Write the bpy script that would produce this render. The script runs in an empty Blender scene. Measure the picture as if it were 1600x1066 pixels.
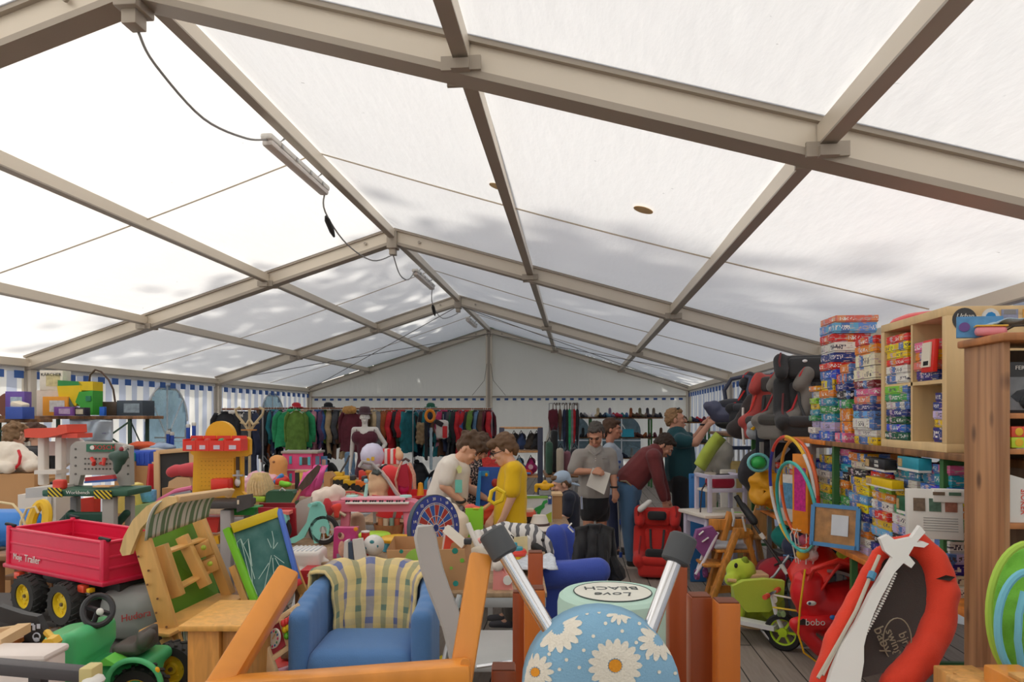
import bpy,bmesh,math,random
from math import sin,cos,pi,radians as rad,sqrt,atan2
from mathutils import Vector as V,Matrix as MX,Euler as EU,noise as NZ
SC=bpy.context.scene;COL=SC.collection
R=random.Random(11)
H=1.65;F=1100.0;TH=math.atan(100/F);CT=cos(TH);ST=sin(TH)
def W(px,py,zc):
    xc=(px-800)/F*zc
    return V((xc*CT-zc*ST,xc*ST+zc*CT,H+(650-py)*zc/F))
def G(px,zc,z=0.0):
    p=W(px,650,zc);p.z=z;return p
def pxz(X,px):
    return X/((px-800)/F*CT-ST)
def yz(z,zc): return 650+(H-z)*F/zc
def col(h):
    if not isinstance(h,str): return tuple(h)
    h=h.lstrip('#');r=[]
    for i in (0,2,4):
        x=int(h[i:i+2],16)/255
        r.append(x/12.92 if x<=.04045 else ((x+.055)/1.055)**2.4)
    g=max(1.0,min(1.2,.84/max(max(r),.01)));return tuple(x*g for x in r)
_M={}
class NT:
    def __init__(s,name):
        s.m=bpy.data.materials.new(name);s.m.use_nodes=True;s.t=s.m.node_tree;s.n=s.t.nodes;s.n.clear()
        s.out=s.n.new('ShaderNodeOutputMaterial')
    def a(s,ty,ins={},**kw):
        n=s.n.new('ShaderNode'+ty)
        for k,v in kw.items(): setattr(n,k,v)
        for k,v in ins.items():
            if isinstance(v,bpy.types.NodeSocket): s.t.links.new(v,n.inputs[k])
            else: n.inputs[k].default_value=v
        return n
    def mth(s,op,a,b=0.0,c=0.0):
        return s.a('Math',{0:a,1:b,2:c},operation=op).outputs[0]
    def mix(s,f,a,b):
        n=s.a('Mix',{'Factor':f},data_type='RGBA')
        for k,v in ((6,a),(7,b)):
            if isinstance(v,bpy.types.NodeSocket): s.t.links.new(v,n.inputs[k])
            else: n.inputs[k].default_value=(*v[:3],1)
        return n.outputs[2]
    def pr(s,c,rough=.6,met=0,bump=None,bs=.2,**kw):
        p=s.a('BsdfPrincipled',{'Roughness':rough,'Metallic':met})
        if isinstance(c,bpy.types.NodeSocket): s.t.links.new(c,p.inputs['Base Color'])
        else: p.inputs['Base Color'].default_value=(*c,1)
        for k,v in kw.items(): p.inputs[k].default_value=v
        if bump is not None:
            b=s.a('Bump',{'Height':bump,'Strength':bs,'Distance':.01});s.t.links.new(b.outputs[0],p.inputs['Normal'])
        s.t.links.new(p.outputs[0],s.out.inputs[0]);return p
def M(h,r=.55,k='n',met=0,v=.12,s=6.0):
    """cached procedural material: k n=plastic/plain, wood, fab, obj (colour from the object)"""
    key=(h if isinstance(h,str) else tuple(h),r,k,met,v,s)
    if key in _M: return _M[key]
    t=NT('material_%d'%len(_M));c=col(h)
    tc=t.a('TexCoord').outputs['Object']
    lo=tuple(x*(1-v) for x in c);hi=tuple(min(1,x*(1+v)) for x in c)
    if k=='wood':
        mp=t.a('Mapping',{'Vector':tc,'Scale':(3*s,3*s,.35*s)}).outputs[0]
        n=t.a('TexNoise',{'Vector':mp,'Scale':2.0,'Detail':5.0,'Distortion':.6}).outputs[0]
        f=t.a('MapRange',{0:n,1:.35,2:.68}).outputs[0]
        t.pr(t.mix(f,tuple(x*(1-2*v) for x in c),hi),r,met,n,.08)
    elif k=='fab':
        n=t.a('TexNoise',{'Vector':tc,'Scale':s,'Detail':4.0}).outputs[0]
        n2=t.a('TexNoise',{'Vector':tc,'Scale':240.0,'Detail':2.0}).outputs[0]
        t.pr(t.mix(t.mth('ADD',t.mth('MULTIPLY',n,.6),t.mth('MULTIPLY',n2,.4)),lo,hi),max(r,.8),met,n2,.25,**{'Sheen Weight':.15})
    elif k=='obj':
        oi=t.a('ObjectInfo')
        n=t.a('TexNoise',{'Vector':tc,'Scale':s,'Detail':4.0}).outputs[0]
        n2=t.a('TexNoise',{'Vector':tc,'Scale':90.0,'Detail':2.0}).outputs[0]
        f=t.a('MapRange',{0:n,1:.3,2:.7,3:1-v,4:1+v}).outputs[0]
        hs=t.a('HueSaturation',{'Value':f,'Color':oi.outputs['Color']}).outputs[0]
        t.pr(hs,r,met,n2,.2)
    else:
        n=t.a('TexNoise',{'Vector':tc,'Scale':s,'Detail':3.0}).outputs[0]
        t.pr(t.mix(n,lo,hi),r,met)
    _M[key]=t.m;return t.m
def basis(d):
    d=V(d).normalized();u=V((0,0,1)) if abs(d.z)<.95 else V((1,0,0))
    a=d.cross(u).normalized();return a,a.cross(d).normalized(),d
class MB:
    def __init__(s): s.v=[];s.f=[];s.m=[];s.x=MX.Identity(4)
    def add(s,vs,fs,m=0):
        b=len(s.v);s.v+=[s.x@V(p) for p in vs]
        for f in fs: s.f.append([b+i for i in f]);s.m.append(m)
        return s
    def rot(s,loc=(0,0,0),e=(0,0,0)):
        s.x=MX.Translation(V(loc))@EU(e).to_matrix().to_4x4();return s
    def box(s,c,d,m=0,b=0,e=None,seg=2):
        T=MX.Translation(V(c))
        if e: T=T@EU(e).to_matrix().to_4x4()
        x,y,z=d[0]/2,d[1]/2,d[2]/2
        if b<=0:
            vs=[T@V((i*x,j*y,k*z)) for i in(-1,1) for j in(-1,1) for k in(-1,1)]
            return s.add(vs,[(0,1,3,2),(4,6,7,5),(0,4,5,1),(2,3,7,6),(0,2,6,4),(1,5,7,3)],m)
        bm=bmesh.new();bmesh.ops.create_cube(bm,size=1)
        for p in bm.verts: p.co=V((p.co.x*2*x,p.co.y*2*y,p.co.z*2*z))
        bmesh.ops.bevel(bm,geom=bm.edges[:],offset=min(b,.98*min(x,y,z)),segments=seg,affect='EDGES',profile=.5)
        s.bm(bm,m,T);return s
    def bm(s,bm,m=0,T=MX.Identity(4)):
        bm.verts.index_update()
        s.add([T@p.co for p in bm.verts],[[q.index for q in f.verts] for f in bm.faces],m);bm.free()
    def beam(s,p,q,w,h,m=0,b=0,up=(0,0,1)):
        p=V(p);q=V(q);d=q-p;L=d.length;d.normalize();u=V(up)
        if abs(d.dot(u))>.98: u=V((0,1,0))
        a=d.cross(u).normalized();u=a.cross(d).normalized()
        T=MX((a,d,u)).transposed().to_4x4();T.translation=(p+q)/2
        x=s.x;s.x=x@T;s.box((0,0,0),(w,L,h),m,b);s.x=x;return s
    def cyl(s,p,q,r,r1=None,n=14,m=0,caps=True):
        return s.tube([p,q],[r,r if r1 is None else r1],n,m,caps)
    def tube(s,pts,r,n=8,m=0,caps=True,closed=False,flat=1.0):
        pts=[V(p) for p in pts];k=len(pts)
        rs=r if isinstance(r,(list,tuple)) else [r]*k
        vs=[];fs=[];a=None
        for i,p in enumerate(pts):
            if closed: d=pts[(i+1)%k]-pts[i-1]
            else: d=pts[min(i+1,k-1)]-pts[max(i-1,0)]
            if d.length<1e-9: d=V((0,0,1))
            d.normalize()
            if a is None: a,_,_=basis(d)
            a=(a-d*a.dot(d)).normalized();b=d.cross(a)
            for j in range(n):
                t=2*pi*j/n;vs.append(p+a*(cos(t)*rs[i])+b*(sin(t)*rs[i]*flat))
        for i in range(k if closed else k-1):
            i2=(i+1)%k
            for j in range(n):
                j2=(j+1)%n;fs.append((i*n+j,i*n+j2,i2*n+j2,i2*n+j))
        if caps and not closed: fs.append(tuple(range(n))[::-1]);fs.append(tuple((k-1)*n+j for j in range(n)))
        return s.add(vs,fs,m)
    def lathe(s,pr,n=20,m=0,c=(0,0,0),ax='z',e=None):
        vs=[];fs=[];T=MX.Translation(V(c))
        if e: T=T@EU(e).to_matrix().to_4x4()
        for r,z in pr:
            for j in range(n):
                t=2*pi*j/n;p=(r*cos(t),r*sin(t),z)
                if ax=='y': p=(p[0],p[2],p[1])
                if ax=='x': p=(p[2],p[0],p[1])
                vs.append(T@V(p))
        for i in range(len(pr)-1):
            for j in range(n):
                j2=(j+1)%n;fs.append((i*n+j,i*n+j2,(i+1)*n+j2,(i+1)*n+j))
        fs.append(tuple(range(n))[::-1]);fs.append(tuple((len(pr)-1)*n+j for j in range(n)))
        return s.add(vs,fs,m)
    def ell(s,c,r,m=0,e=None,n=12):
        if not isinstance(r,(tuple,list)): r=(r,r,r)
        T=MX.Translation(V(c))
        if e: T=T@EU(e).to_matrix().to_4x4()
        h=max(4,n//2);vs=[T@V((0,0,-r[2]))];fs=[]
        for i in range(1,h):
            f=-pi/2+pi*i/h
            for j in range(n):
                t=2*pi*j/n;vs.append(T@V((r[0]*cos(f)*cos(t),r[1]*cos(f)*sin(t),r[2]*sin(f))))
        vs.append(T@V((0,0,r[2])))
        for j in range(n):
            j2=(j+1)%n;fs.append((0,1+j2,1+j))
            for i in range(h-2): fs.append((1+i*n+j,1+i*n+j2,1+(i+1)*n+j2,1+(i+1)*n+j))
            fs.append((1+(h-2)*n+j,1+(h-2)*n+j2,len(vs)-1))
        return s.add(vs,fs,m)
    def prism(s,poly,t,m=0,ax='y',o=0.0):
        """poly in 2D extruded: ax y -> poly is (x,z); x -> (y,z); z -> (x,y)"""
        n=len(poly);vs=[]
        for k in (o-t/2,o+t/2):
            for a,b in poly: vs.append({'y':(a,k,b),'x':(k,a,b),'z':(a,b,k)}[ax])
        fs=[tuple(range(n)),tuple(range(n,2*n))[::-1]]
        for i in range(n):
            j=(i+1)%n;fs.append((j,i,n+i,n+j))
        return s.add(vs,fs,m)
    def grid(s,fn,nu,nv,m=0,th=0):
        vs=[V(fn(i/nu,j/nv)) for j in range(nv+1) for i in range(nu+1)];w=nu+1
        fs=[(j*w+i,j*w+i+1,(j+1)*w+i+1,(j+1)*w+i) for j in range(nv) for i in range(nu)]
        if th:
            nn=len(vs);nr=[]
            for j in range(nv+1):
                for i in range(nu+1):
                    du=vs[j*w+min(i+1,nu)]-vs[j*w+max(i-1,0)];dv=vs[min(j+1,nv)*w+i]-vs[max(j-1,0)*w+i]
                    q=du.cross(dv);nr.append(q.normalized() if q.length>1e-12 else V((0,0,1)))
            vs+=[p-q*th for p,q in zip(vs,nr)]
            fs+=[tuple(x+nn for x in f[::-1]) for f in fs]
            ed=[i for i in range(w)]+[j*w+nu for j in range(1,nv+1)]+[nv*w+i for i in range(nu-1,-1,-1)]+[j*w for j in range(nv-1,0,-1)]
            for a,b in zip(ed,ed[1:]+ed[:1]): fs.append((b,a,a+nn,b+nn))
        return s.add(vs,fs,m)
    def mesh(s,name,mats,sm=.7):
        me=bpy.data.meshes.new(name);me.from_pydata(s.v,[],s.f)
        for x in (mats if isinstance(mats,(list,tuple)) else [mats]): me.materials.append(x)
        me.polygons.foreach_set('material_index',s.m)
        bm=bmesh.new();bm.from_mesh(me);bmesh.ops.recalc_face_normals(bm,faces=bm.faces[:]);bm.to_mesh(me);bm.free()
        if sm:
            me.polygons.foreach_set('use_smooth',[True]*len(me.polygons));me.set_sharp_from_angle(angle=sm)
        me.update();return me
    def build(s,name,mats,par=None,loc=None,e=None,sm=.7):
        return link(name,s.mesh(name,mats,sm),par,loc,e)
def link(name,me,par=None,loc=None,e=None):
    o=bpy.data.objects.new(name,me);COL.objects.link(o)
    if par is not None: o.parent=par
    if loc is not None: o.location=loc
    if e is not None: o.rotation_euler=e
    return o
def tag(o,label,cat,group=None):
    o['label']=label;o['category']=cat
    if group: o['group']=group
    return o
def T(name,label,cat,loc,e=None,group=None):
    o=bpy.data.objects.new(name,None);COL.objects.link(o);o.location=loc
    o.rotation_euler=(0,0,TH) if e is None else e;o.empty_display_size=.05
    return tag(o,label,cat,group)
def S(o,kind='structure'): o['kind']=kind;return o
def copy(o,loc=None,e=None,label=None,color=None):
    c=o.copy();COL.objects.link(c)
    if loc is not None: c.location=loc
    if e is not None: c.rotation_euler=e
    if label: c['label']=label
    for ch in list(o.children):
        d=ch.copy();COL.objects.link(d);d.parent=c
        for g in list(ch.children):
            x=g.copy();COL.objects.link(x);x.parent=d
    if color:
        for x in [c]+list(c.children): x.color=color
    return c
def txt(st,size,mt,par,loc,e=(pi/2,0,0),name='lettering',al='CENTER',ext=.001,sx=1,sh=0):
    cu=bpy.data.curves.new('t','FONT');cu.body=st;cu.size=size;cu.align_x=al;cu.align_y='CENTER';cu.extrude=ext;cu.resolution_u=2;cu.shear=sh
    ob=bpy.data.objects.new('t',cu);me=ev(ob);bpy.data.objects.remove(ob);me.name=name
    me.materials.clear();me.materials.append(mt)
    o=link(name,me,par,loc,e);o.scale=(sx,1,1);return o
_S2=bpy.data.scenes.new('tmp')
def ev(ob):
    _S2.collection.objects.link(ob);_S2.view_layers[0].update();dg=_S2.view_layers[0].depsgraph
    me=bpy.data.meshes.new_from_object(ob.evaluated_get(dg),depsgraph=dg)
    _S2.collection.objects.unlink(ob);return me
def bmesh_of(prims,vox,sm=6,nz=0,ns=8.0):
    b=MB()
    for p in prims:
        if p[0]=='e': b.ell(p[1],p[2],0,p[3] if len(p)>3 else None,16)
        elif p[0]=='b': b.box(p[1],p[2],0,p[3] if len(p)>3 else 0,p[4] if len(p)>4 else None)
        else:
            _,a,c,r0,r1=p[:5]
            b.cyl(a,c,r0,r1,12);b.ell(a,r0,0,None,12);b.ell(c,r1,0,None,12)
    me=b.mesh('x',[],0);ob=bpy.data.objects.new('x',me)
    m=ob.modifiers.new('r','REMESH');m.mode='VOXEL';m.voxel_size=vox;m.use_smooth_shade=True
    if sm: q=ob.modifiers.new('s','SMOOTH');q.factor=.5;q.iterations=sm
    r=ev(ob);bpy.data.objects.remove(ob);bpy.data.meshes.remove(me)
    if nz:
        for v in r.vertices:
            v.co+=v.normal*(nz*NZ.noise(v.co*ns))
    return r
def blob(name,prims,mat,par=None,vox=.012,sm=5,nz=0,ns=8.0,loc=None,e=None,extra=None):
    """one continuous surface grown from round cones, ellipsoids and boxes; extra = MB with more faces (materials 1..)"""
    me=bmesh_of(prims,vox,sm,nz,ns);me.name=name
    mats=mat if isinstance(mat,(list,tuple)) else [mat]
    if extra is not None:
        b=MB();b.add([v.co for v in me.vertices],[tuple(p.vertices) for p in me.polygons],0)
        k=len(b.v);b.v+=extra.v;b.f+=[[k+i for i in f] for f in extra.f];b.m+=extra.m
        bpy.data.meshes.remove(me);me=b.mesh(name,mats,1.2)
    else:
        me.materials.clear()
        for x in mats: me.materials.append(x)
        me.polygons.foreach_set('use_smooth',[True]*len(me.polygons))
    return link(name,me,par,loc,e)
ORD=['','first','second','third','fourth','fifth','sixth','seventh','eighth','ninth','tenth','eleventh','twelfth','thirteenth','fourteenth','fifteenth','sixteenth','seventeenth','eighteenth','nineteenth','twentieth']
def ordn(i):
    if i<=20: return ORD[i]
    t={2:'twenty',3:'thirty',4:'forty',5:'fifty',6:'sixty',7:'seventy'}[i//10]
    return t+('-'+ORD[i%10] if i%10 else 'th')

def P(name,label,cat,px,py,zc,group=None,e=None):
    """a thing whose base stands at picture point px,py, zc metres from the camera; f turns points (px,py,+depth) into its own metres"""
    t=T(name,label,cat,W(px,py,zc),e,group)
    def f(x,y,d=0.0): return V(((x-800)/F*(zc+d)-(px-800)/F*zc,d,(650-y)/F*(zc+d)-(650-py)/F*zc))
    return t,f
def dup_color(o,c):
    c=col(c);o.color=(*c,1);return o
# ---------------- camera, light, tent
SC.view_settings.view_transform='Standard';SC.view_settings.look='None';SC.view_settings.gamma=1;SC.view_settings.exposure=-0.12
cam=bpy.data.cameras.new('camera');co=bpy.data.objects.new('camera',cam);COL.objects.link(co)
cam.sensor_width=36;cam.lens=F*36/1600;cam.shift_y=(650-533)/1600;cam.clip_end=300
co.location=(0,0,H);co.rotation_euler=(pi/2,0,TH);SC.camera=co
wd=bpy.data.worlds.new('sky');SC.world=wd;wd.use_nodes=True
nt=wd.node_tree;bg=nt.nodes['Background'];sk=nt.nodes.new('ShaderNodeTexSky');sk.sky_type='NISHITA';sk.sun_disc=False;sk.sun_elevation=rad(40);sk.sun_rotation=rad(-30);sk.air_density=1.0;sk.dust_density=4.0
hsn=nt.nodes.new('ShaderNodeHueSaturation');hsn.inputs['Saturation'].default_value=.45
nt.links.new(sk.outputs[0],hsn.inputs['Color']);nt.links.new(hsn.outputs[0],bg.inputs[0]);bg.inputs[1].default_value=.24
SD=V((-.33,.70,.64)).normalized()
sl=bpy.data.lights.new('sun','SUN');sl.energy=6.6;sl.angle=rad(.7);sl.color=(1,.95,.86)
so=bpy.data.objects.new('sun',sl);COL.objects.link(so);so.rotation_euler=SD.to_track_quat('Z','Y').to_euler();so.location=SD*40
RX=-2.33;LX=-7.33;RW=2.95;EZ=2.36;AZ=3.95;GY=18.85;FR=[-6.3,-1.4,3.55,8.85,13.85,18.85]
def er(y):
    P=((-7,2.50),(3.55,2.49),(8.85,2.43),(13.85,2.39),(18.85,2.36))
    for (a,p),(b,q) in zip(P,P[1:]):
        if y<=b: return p+(q-p)*(y-a)/(b-a)
    return EZ
def roofz(x,y=18.85):
    return AZ-(AZ-EZ)*(RX-x)/(RX-LX) if x<RX else AZ-(AZ-er(y))*(x-RX)/(RW-RX)
def fabric(name,c,tr=.5,stripe=None):
    t=NT(name);tc=t.a('TexCoord').outputs['Object']
    n=t.a('TexNoise',{'Vector':tc,'Scale':1.3,'Detail':6.0}).outputs[0]
    mp=t.a('Mapping',{'Vector':tc,'Scale':(9,2.5,3)}).outputs[0]
    n2=t.a('TexNoise',{'Vector':mp,'Scale':1.5,'Detail':4.0}).outputs[0]
    sp=t.a('TexNoise',{'Vector':tc,'Scale':14.0,'Detail':2.0}).outputs[0]
    spot=t.a('MapRange',{0:sp,1:.77,2:.80}).outputs[0]
    cc=t.mix(n,tuple(x*.94 for x in c),c)
    cc=t.mix(spot,cc,tuple(x*.7 for x in c))
    if stripe: cc=stripe(t,tc,cc)
    b=t.a('Bump',{'Height':n2,'Strength':.25,'Distance':.03}).outputs[0]
    d=t.a('BsdfDiffuse',{'Color':cc,'Normal':b}).outputs[0];l=t.a('BsdfTranslucent',{'Color':cc,'Normal':b}).outputs[0]
    m=t.a('MixShader',{0:tr,1:d,2:l});t.t.links.new(m.outputs[0],t.out.inputs[0]);return t.m
FAB=fabric('roof_fabric',(.92,.915,.90),.46)
b=MB()
for i in range(len(FR)-1):
    y0,y1=FR[i],FR[i+1]
    for x0,x1 in ((LX-.25,RX),(RX,RW+.25)):
        def fn(u,v):
            x=x0+(x1-x0)*u;y=y0+(y1-y0)*v
            sag=-.05*sin(pi*u)*sin(pi*v)+.012*NZ.noise(V((x*1.2,y*.5,0)))*sin(pi*u)*sin(pi*v)
            return (x,y,roofz(x,y)+.10+sag)
        b.grid(fn,20,14)
S(b.build('ceiling',FAB,sm=3))
# seams of the roof sheets
b=MB()
for i in range(len(FR)-1):
    y=(FR[i]+FR[i+1])/2
    for x0,x1 in ((LX,RX),(RX,RW)):
        b.tube([(x0+(x1-x0)*t/12,y,roofz(x0+(x1-x0)*t/12,y)+.085-.05*sin(pi*t/12)) for t in range(13)],.007,5)
S(b.build('trim_1',M('#b9ad9c',.9)))
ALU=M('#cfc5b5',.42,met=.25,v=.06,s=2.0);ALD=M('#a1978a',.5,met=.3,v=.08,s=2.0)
k=2
def ibeam(b,p,q,w=.11,h=.17):
    b.beam(p,q,w*.72,h,0);d=(V(q)-V(p)).normalized();u=V((0,1,0)).cross(d);u=u if u.z>0 else -u
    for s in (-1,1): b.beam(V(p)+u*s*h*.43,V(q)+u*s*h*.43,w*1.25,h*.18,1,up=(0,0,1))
for i,y in enumerate(FR):
    hh=.20 if i<5 else .14
    b=MB();ibeam(b,(LX,y,EZ),(RX,y,AZ),.12,hh);ibeam(b,(RX,y,AZ),(RW,y,er(y)),.12,hh)
    b.box((RX,y-.02,AZ-.06),(.13,.17,.22),1,.01);b.box((RX,y-.02,AZ-.20),(.08,.10,.09),1,.005)
    for px in (RX-1.67,RX-3.33,RX+1.76,RX+3.52):
        z=roofz(px,y);b.box((px,y-.085,z-.06),(.20,.02,.07),1);b.box((px,y+.085,z-.06),(.20,.02,.07),1)
        b.box((px,y-.1,z-.075),(.09,.05,.05),1)
    b.cyl((RX-.35,y-.08,AZ-.10),(RX-.35,y-.06,AZ-.10),.018,m=1);b.cyl((RX+.35,y-.08,AZ-.10),(RX+.35,y-.06,AZ-.10),.018,m=1)
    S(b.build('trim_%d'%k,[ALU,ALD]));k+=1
    b=MB()
    for x in (LX,RW):
        b.box((x,y,EZ/2),(.13,.12,EZ if x<0 else er(y)),0,.01);b.box((x,y-.062,EZ/2),(.05,.01,EZ),1)
        b.cyl((x,y-.08,1.78),(x,y-.06,1.78),.025,m=1)
    S(b.build('trim_%d'%k,[ALU,ALD]));k+=1
for x in (RX,RX-1.67,RX-3.33,RX+1.76,RX+3.52,LX,RW):
    b=MB();q=(.0 if x in (LX,RW) else .02)
    for y0,y1 in zip(FR,FR[1:]):
        z=roofz(x,y0)+q;z1=roofz(x,y1)+q
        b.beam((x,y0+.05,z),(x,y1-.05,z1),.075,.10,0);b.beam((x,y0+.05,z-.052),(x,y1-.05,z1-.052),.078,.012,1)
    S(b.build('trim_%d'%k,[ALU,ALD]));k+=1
# gable post, rails and bracing wires
b=MB();b.box((RX,GY-.02,AZ/2),(.17,.14,AZ),0,.012);b.box((RX,GY-.10,AZ/2),(.07,.02,AZ),1)
b.beam((LX,GY,2.17),(RW,GY,2.17),.03,.035,1)
S(b.build('trim_%d'%k,[ALU,ALD]));k+=1
b=MB();WIR=M('#6f6c68',.6,met=.5)
for x,q in ((RX+1.76,RW),(RX-1.67,LX)):
    for y0,y1 in ((13.9,GY-.1),):
        b.tube([(RX if x>RX else RX,y0,AZ-.1),(q,y1,EZ)],.008,5);b.tube([(q,y0,EZ),(RX,y1,AZ-.1)],.008,5)
for sx in (-1,1): b.tube([(RX+sx*.05,GY-.1,3.05),(RX+sx*.12,GY-.1,2.6),(RX+sx*.45,GY-.1,2.2)],.006,5)
S(b.build('trim_%d'%k,WIR));k+=1
# back wall: upper sheet, lower sheet with folds, blue valance blocks
def gy(u): return LX+(RW-LX)*u
b=MB()
b.grid(lambda u,v:(gy(u),GY+.06+.012*NZ.noise(V((gy(u)*2,v*4,3))),2.12+(roofz(gy(u))+.1-2.12)*v),40,10)
def low(u,v):
    x=gy(u);f=(1-v*.5)
    return (x,GY+.05+f*(.03*sin(x*6+2*NZ.noise(V((x,v,0))))+.02*sin(x*17)),2.18*v)
b.grid(low,160,12)
GF=fabric('gable_fabric',(.76,.77,.76),.27)
S(b.build('wall_back',GF,sm=3))
BLUE=M('#2f5291',.7);BLUC=M('#3d63a8',.7)
b=MB();n=46
for i in range(n):
    x=LX+.1+(RW-LX-.2)*(i+.5)/n;b.box((x,GY-.035,2.095),(.10,.012,.055))
S(b.build('trim_%d'%k,BLUE));k+=1
# side walls: striped translucent sheets with folds
def stripes(t,tc,cc):
    y=t.a('SeparateXYZ',{0:tc}).outputs[1]
    f=t.mth('FRACT',t.mth('MULTIPLY',y,3.1));st=t.mth('GREATER_THAN',f,.5)
    return t.mix(st,cc,(.50,.55,.68))
SWF=fabric('striped_fabric',(.90,.90,.88),.5,stripes)
for nm,X,sg in (('wall_left',LX,-1),('wall_right',RW,1)):
    b=MB()
    for y0,y1 in zip(FR,FR[1:]):
        win=sg<0 and y0>=3.5 and y0<14
        yc=(y0+y1)/2+(1.3 if y0<13 else 1.0)
        yc={3.55:6.4,8.85:12.15,13.85:16.6}.get(y0,0)
        def fn(u,v):
            y=y0+(y1-y0)*u;z=(2.38 if sg<0 else er(y)+.02)*v
            return (X+sg*(.06+.035*(1.1-v)*sin(y*9+1.5*NZ.noise(V((y*.7,0,0))))+.02*(1-v)*sin(y*23)),y,z)
        nu,nv=60,18
        g=MB();g.grid(fn,nu,nv)
        if win:
            keep=[]
            for f in g.f:
                c=sum((g.v[i] for i in f),V())/4
                dy=abs(c.y-yc);hw=.62
                top=1.55+sqrt(max(0,hw*hw-dy*dy)) if dy<hw else 0
                keep.append(not(dy<hw and .75<c.z<top))
            g.f=[f for f,q in zip(g.f,keep) if q];g.m=[0]*len(g.f)
            # clear pane and its white tapes: one window per bay
        b.add(g.v,g.f)
    S(b.build(nm,SWF,sm=3))
    b=MB();y=FR[1]
    while y<GY:
        b.box((X,y,2.20+(er(y)-EZ if sg>0 else 0)),(.012,.15,.10));y+=.325
    S(b.build('trim_%d'%k,BLUC));k+=1
    b=MB();b.box((X+sg*.02,GY/2-3,2.29),(.02,GY+6.2,.10));S(b.build('trim_%d'%k,FAB));k+=1
t=NT('clear_sheet');tcn=t.a('TexCoord').outputs['Object']
tr=t.a('BsdfTransparent',{'Color':(.40,.50,.56,1)}).outputs[0];df=t.a('BsdfTranslucent',{'Color':(.34,.42,.48,1)}).outputs[0];gl=t.a('BsdfGlossy',{'Color':(.8,.85,.9,1),'Roughness':.25}).outputs[0]
nn=t.a('TexNoise',{'Vector':tcn,'Scale':2.0,'Detail':3.0,'Distortion':1.5}).outputs[0]
m1=t.a('MixShader',{0:t.a('MapRange',{0:nn,1:.35,2:.7,3:.3,4:.75}).outputs[0],1:tr,2:df}).outputs[0];m2=t.a('MixShader',{0:.08,1:m1,2:gl}).outputs[0];t.t.links.new(m2,t.out.inputs[0]);CLR=t.m
WT=M('#dfe2e4',.7)
for i,yc in enumerate((6.4,12.15,16.6)):
    hw=.66;b=MB();pl=[(yc-hw,.70),(yc+hw,.70)]+[(yc+hw*cos(a*pi/16),1.55+hw*sin(a*pi/16)) for a in range(17)]
    b.prism(pl,.006,0,'x',LX-.07);w=S(b.build('window_%d'%(i+1),CLR,sm=0))
    b=MB();x=LX-.055
    for p,q in (((yc,.7),(yc,2.2)),((yc-hw,1.18),(yc+hw,1.18)),((yc,1.25),(yc-.5,1.95)),((yc,1.25),(yc+.5,1.95))):
        b.beam((x,p[0],p[1]),(x,q[0],q[1]),.008,.03,up=(1,0,0))
    b.ell((x,yc,1.27),(.01,.09,.09));b.tube([(x,u,v) for u,v in pl[2:]],.02,5)
    b.build('window_tape',WT,w)
# clear panes low in the back wall on the right (grey foliage seen through)
for i,xc in enumerate((-.15,1.2)):
    b=MB();b.prism([(xc-.5,.55),(xc+.5,.55)]+[(xc+.5*cos(a*pi/12),1.25+.42*sin(a*pi/12)) for a in range(13)],.006,0,'y',GY-.03)
    w=S(b.build('window_%d'%(i+4),CLR,sm=0));b=MB()
    b.beam((xc,GY-.045,.55),(xc,GY-.045,1.66),.03,.008);b.beam((xc-.5,GY-.045,1.0),(xc+.5,GY-.045,1.0),.03,.008,up=(0,1,0));b.build('window_tape',WT,w)
# floor of planks, ground outside
t=NT('floor_planks');tc=t.a('TexCoord').outputs['Object'];sx=t.a('SeparateXYZ',{0:tc})
u=t.mth('MULTIPLY',sx.outputs[0],5.6);row=t.mth('FLOOR',u);fr=t.mth('FRACT',u)
wn=t.a('TexWhiteNoise',{1:row},noise_dimensions='1D').outputs[0]
gap=t.mth('LESS_THAN',fr,.05)
y2=t.mth('FRACT',t.mth('ADD',t.mth('MULTIPLY',sx.outputs[1],.4),wn));gap2=t.mth('LESS_THAN',y2,.006);gap=t.mth('MAXIMUM',gap,gap2)
mp=t.a('Mapping',{'Vector':tc,'Scale':(26,2.2,1)}).outputs[0];n=t.a('TexNoise',{'Vector':mp,'Scale':1.6,'Detail':6.0}).outputs[0]
cc=t.mix(n,(.19,.155,.125),(.46,.40,.34));cc=t.mix(t.mth('MULTIPLY',wn,.45),cc,(.29,.245,.205));cc=t.mix(gap,cc,(.03,.025,.02))
t.pr(cc,.8,0,t.mth('SUBTRACT',n,gap),.3)
b=MB();b.box((RX,6,-.03),(10.9,26.5,.06));S(b.build('floor',t.m,sm=0))
t=NT('pale_bounce_ground');n=t.a('TexNoise',{'Scale':60.0,'Detail':5.0}).outputs[0];t.pr(t.mix(n,(.38,.35,.30),(.52,.49,.43)),.9)  # unseen ground outside, coloured pale to bounce sunlight into the tent
b=MB();b.box((0,10,-.12),(120,120,.1));S(b.build('ground',t.m,sm=0))
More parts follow.
